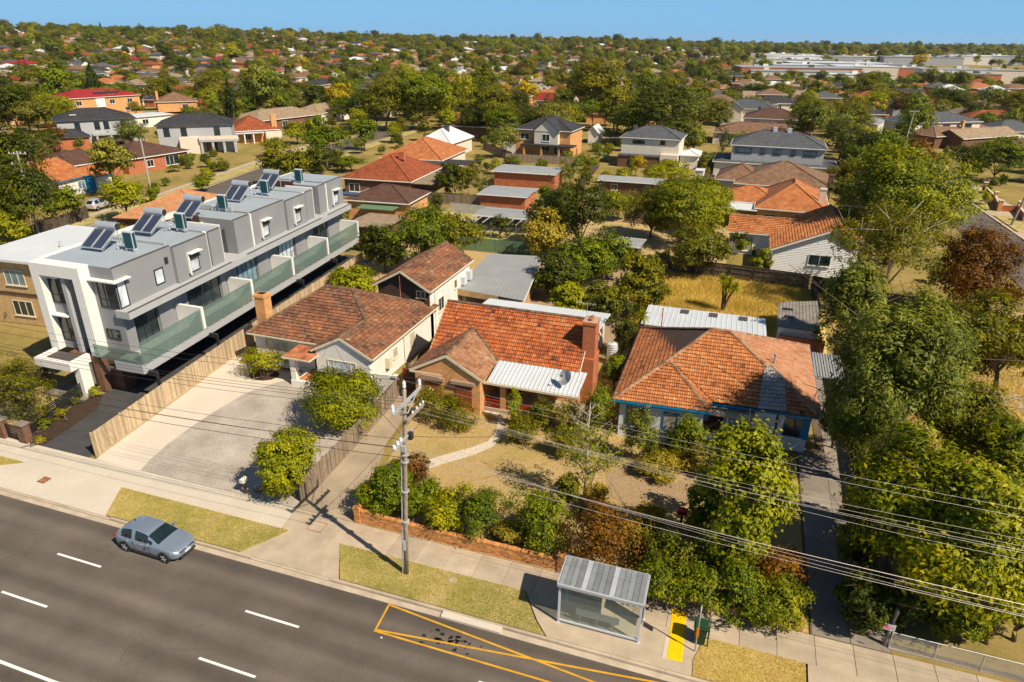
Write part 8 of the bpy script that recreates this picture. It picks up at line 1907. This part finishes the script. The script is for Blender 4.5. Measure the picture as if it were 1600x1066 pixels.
at = pmh.attributes.new('size', 'FLOAT_VECTOR', 'POINT'); at.data.foreach_set('vector', np.array(ps, np.float32).reshape(-1))
at = pmh.attributes.new('turn', 'FLOAT_VECTOR', 'POINT'); at.data.foreach_set('vector', np.array(pr, np.float32).reshape(-1))
wo_ = tag(link_mesh('distant_woodland', pmh), 'mass of suburban trees covering the hillside to the skyline', 'trees', kind='stuff')
ng = bpy.data.node_groups.new('woodland', 'GeometryNodeTree')
ng.interface.new_socket('Geometry', in_out='INPUT', socket_type='NodeSocketGeometry'); ng.interface.new_socket('Geometry', in_out='OUTPUT', socket_type='NodeSocketGeometry')
gi = ng.nodes.new('NodeGroupInput'); go = ng.nodes.new('NodeGroupOutput'); ci = ng.nodes.new('GeometryNodeCollectionInfo'); ip = ng.nodes.new('GeometryNodeInstanceOnPoints')
ci.inputs['Collection'].default_value = pc; ci.inputs['Separate Children'].default_value = True; ci.inputs['Reset Children'].default_value = True
def nattr(nm, ty):
    a_ = ng.nodes.new('GeometryNodeInputNamedAttribute'); a_.data_type = ty; a_.inputs['Name'].default_value = nm; return a_.outputs['Attribute']
ip.inputs['Pick Instance'].default_value = True
ng.links.new(gi.outputs[0], ip.inputs['Points']); ng.links.new(ci.outputs[0], ip.inputs['Instance']); ng.links.new(nattr('kind', 'INT'), ip.inputs['Instance Index'])
ng.links.new(nattr('size', 'FLOAT_VECTOR'), ip.inputs['Scale'])
e2r = ng.nodes.new('FunctionNodeEulerToRotation'); ng.links.new(nattr('turn', 'FLOAT_VECTOR'), e2r.inputs[0]); ng.links.new(e2r.outputs[0], ip.inputs['Rotation']); ng.links.new(ip.outputs[0], go.inputs[0])
md = wo_.modifiers.new('woodland', 'NODES'); md.node_group = ng

# ------------------------------------------------------------------ air
hz = MB(); hz.box(-9600, -700, -8, 9600, 9600, 78)
hm = bpy.data.materials.new('haze'); hm.use_nodes = True; hn = hm.node_tree; hn.nodes.clear()
ho = hn.nodes.new('ShaderNodeOutputMaterial'); pvn = hn.nodes.new('ShaderNodeVolumePrincipled'); pvn.inputs['Color'].default_value = (.80,.88,1,1); pvn.inputs['Density'].default_value = 0.00004; pvn.inputs['Anisotropy'].default_value = .2
hn.links.new(pvn.outputs[0], ho.inputs['Volume'])
hzo = hz.build('haze', hm, kind='stuff'); hzo.display_type = 'WIRE'; tag(hzo, 'thin blue summer haze over the suburb', 'haze')
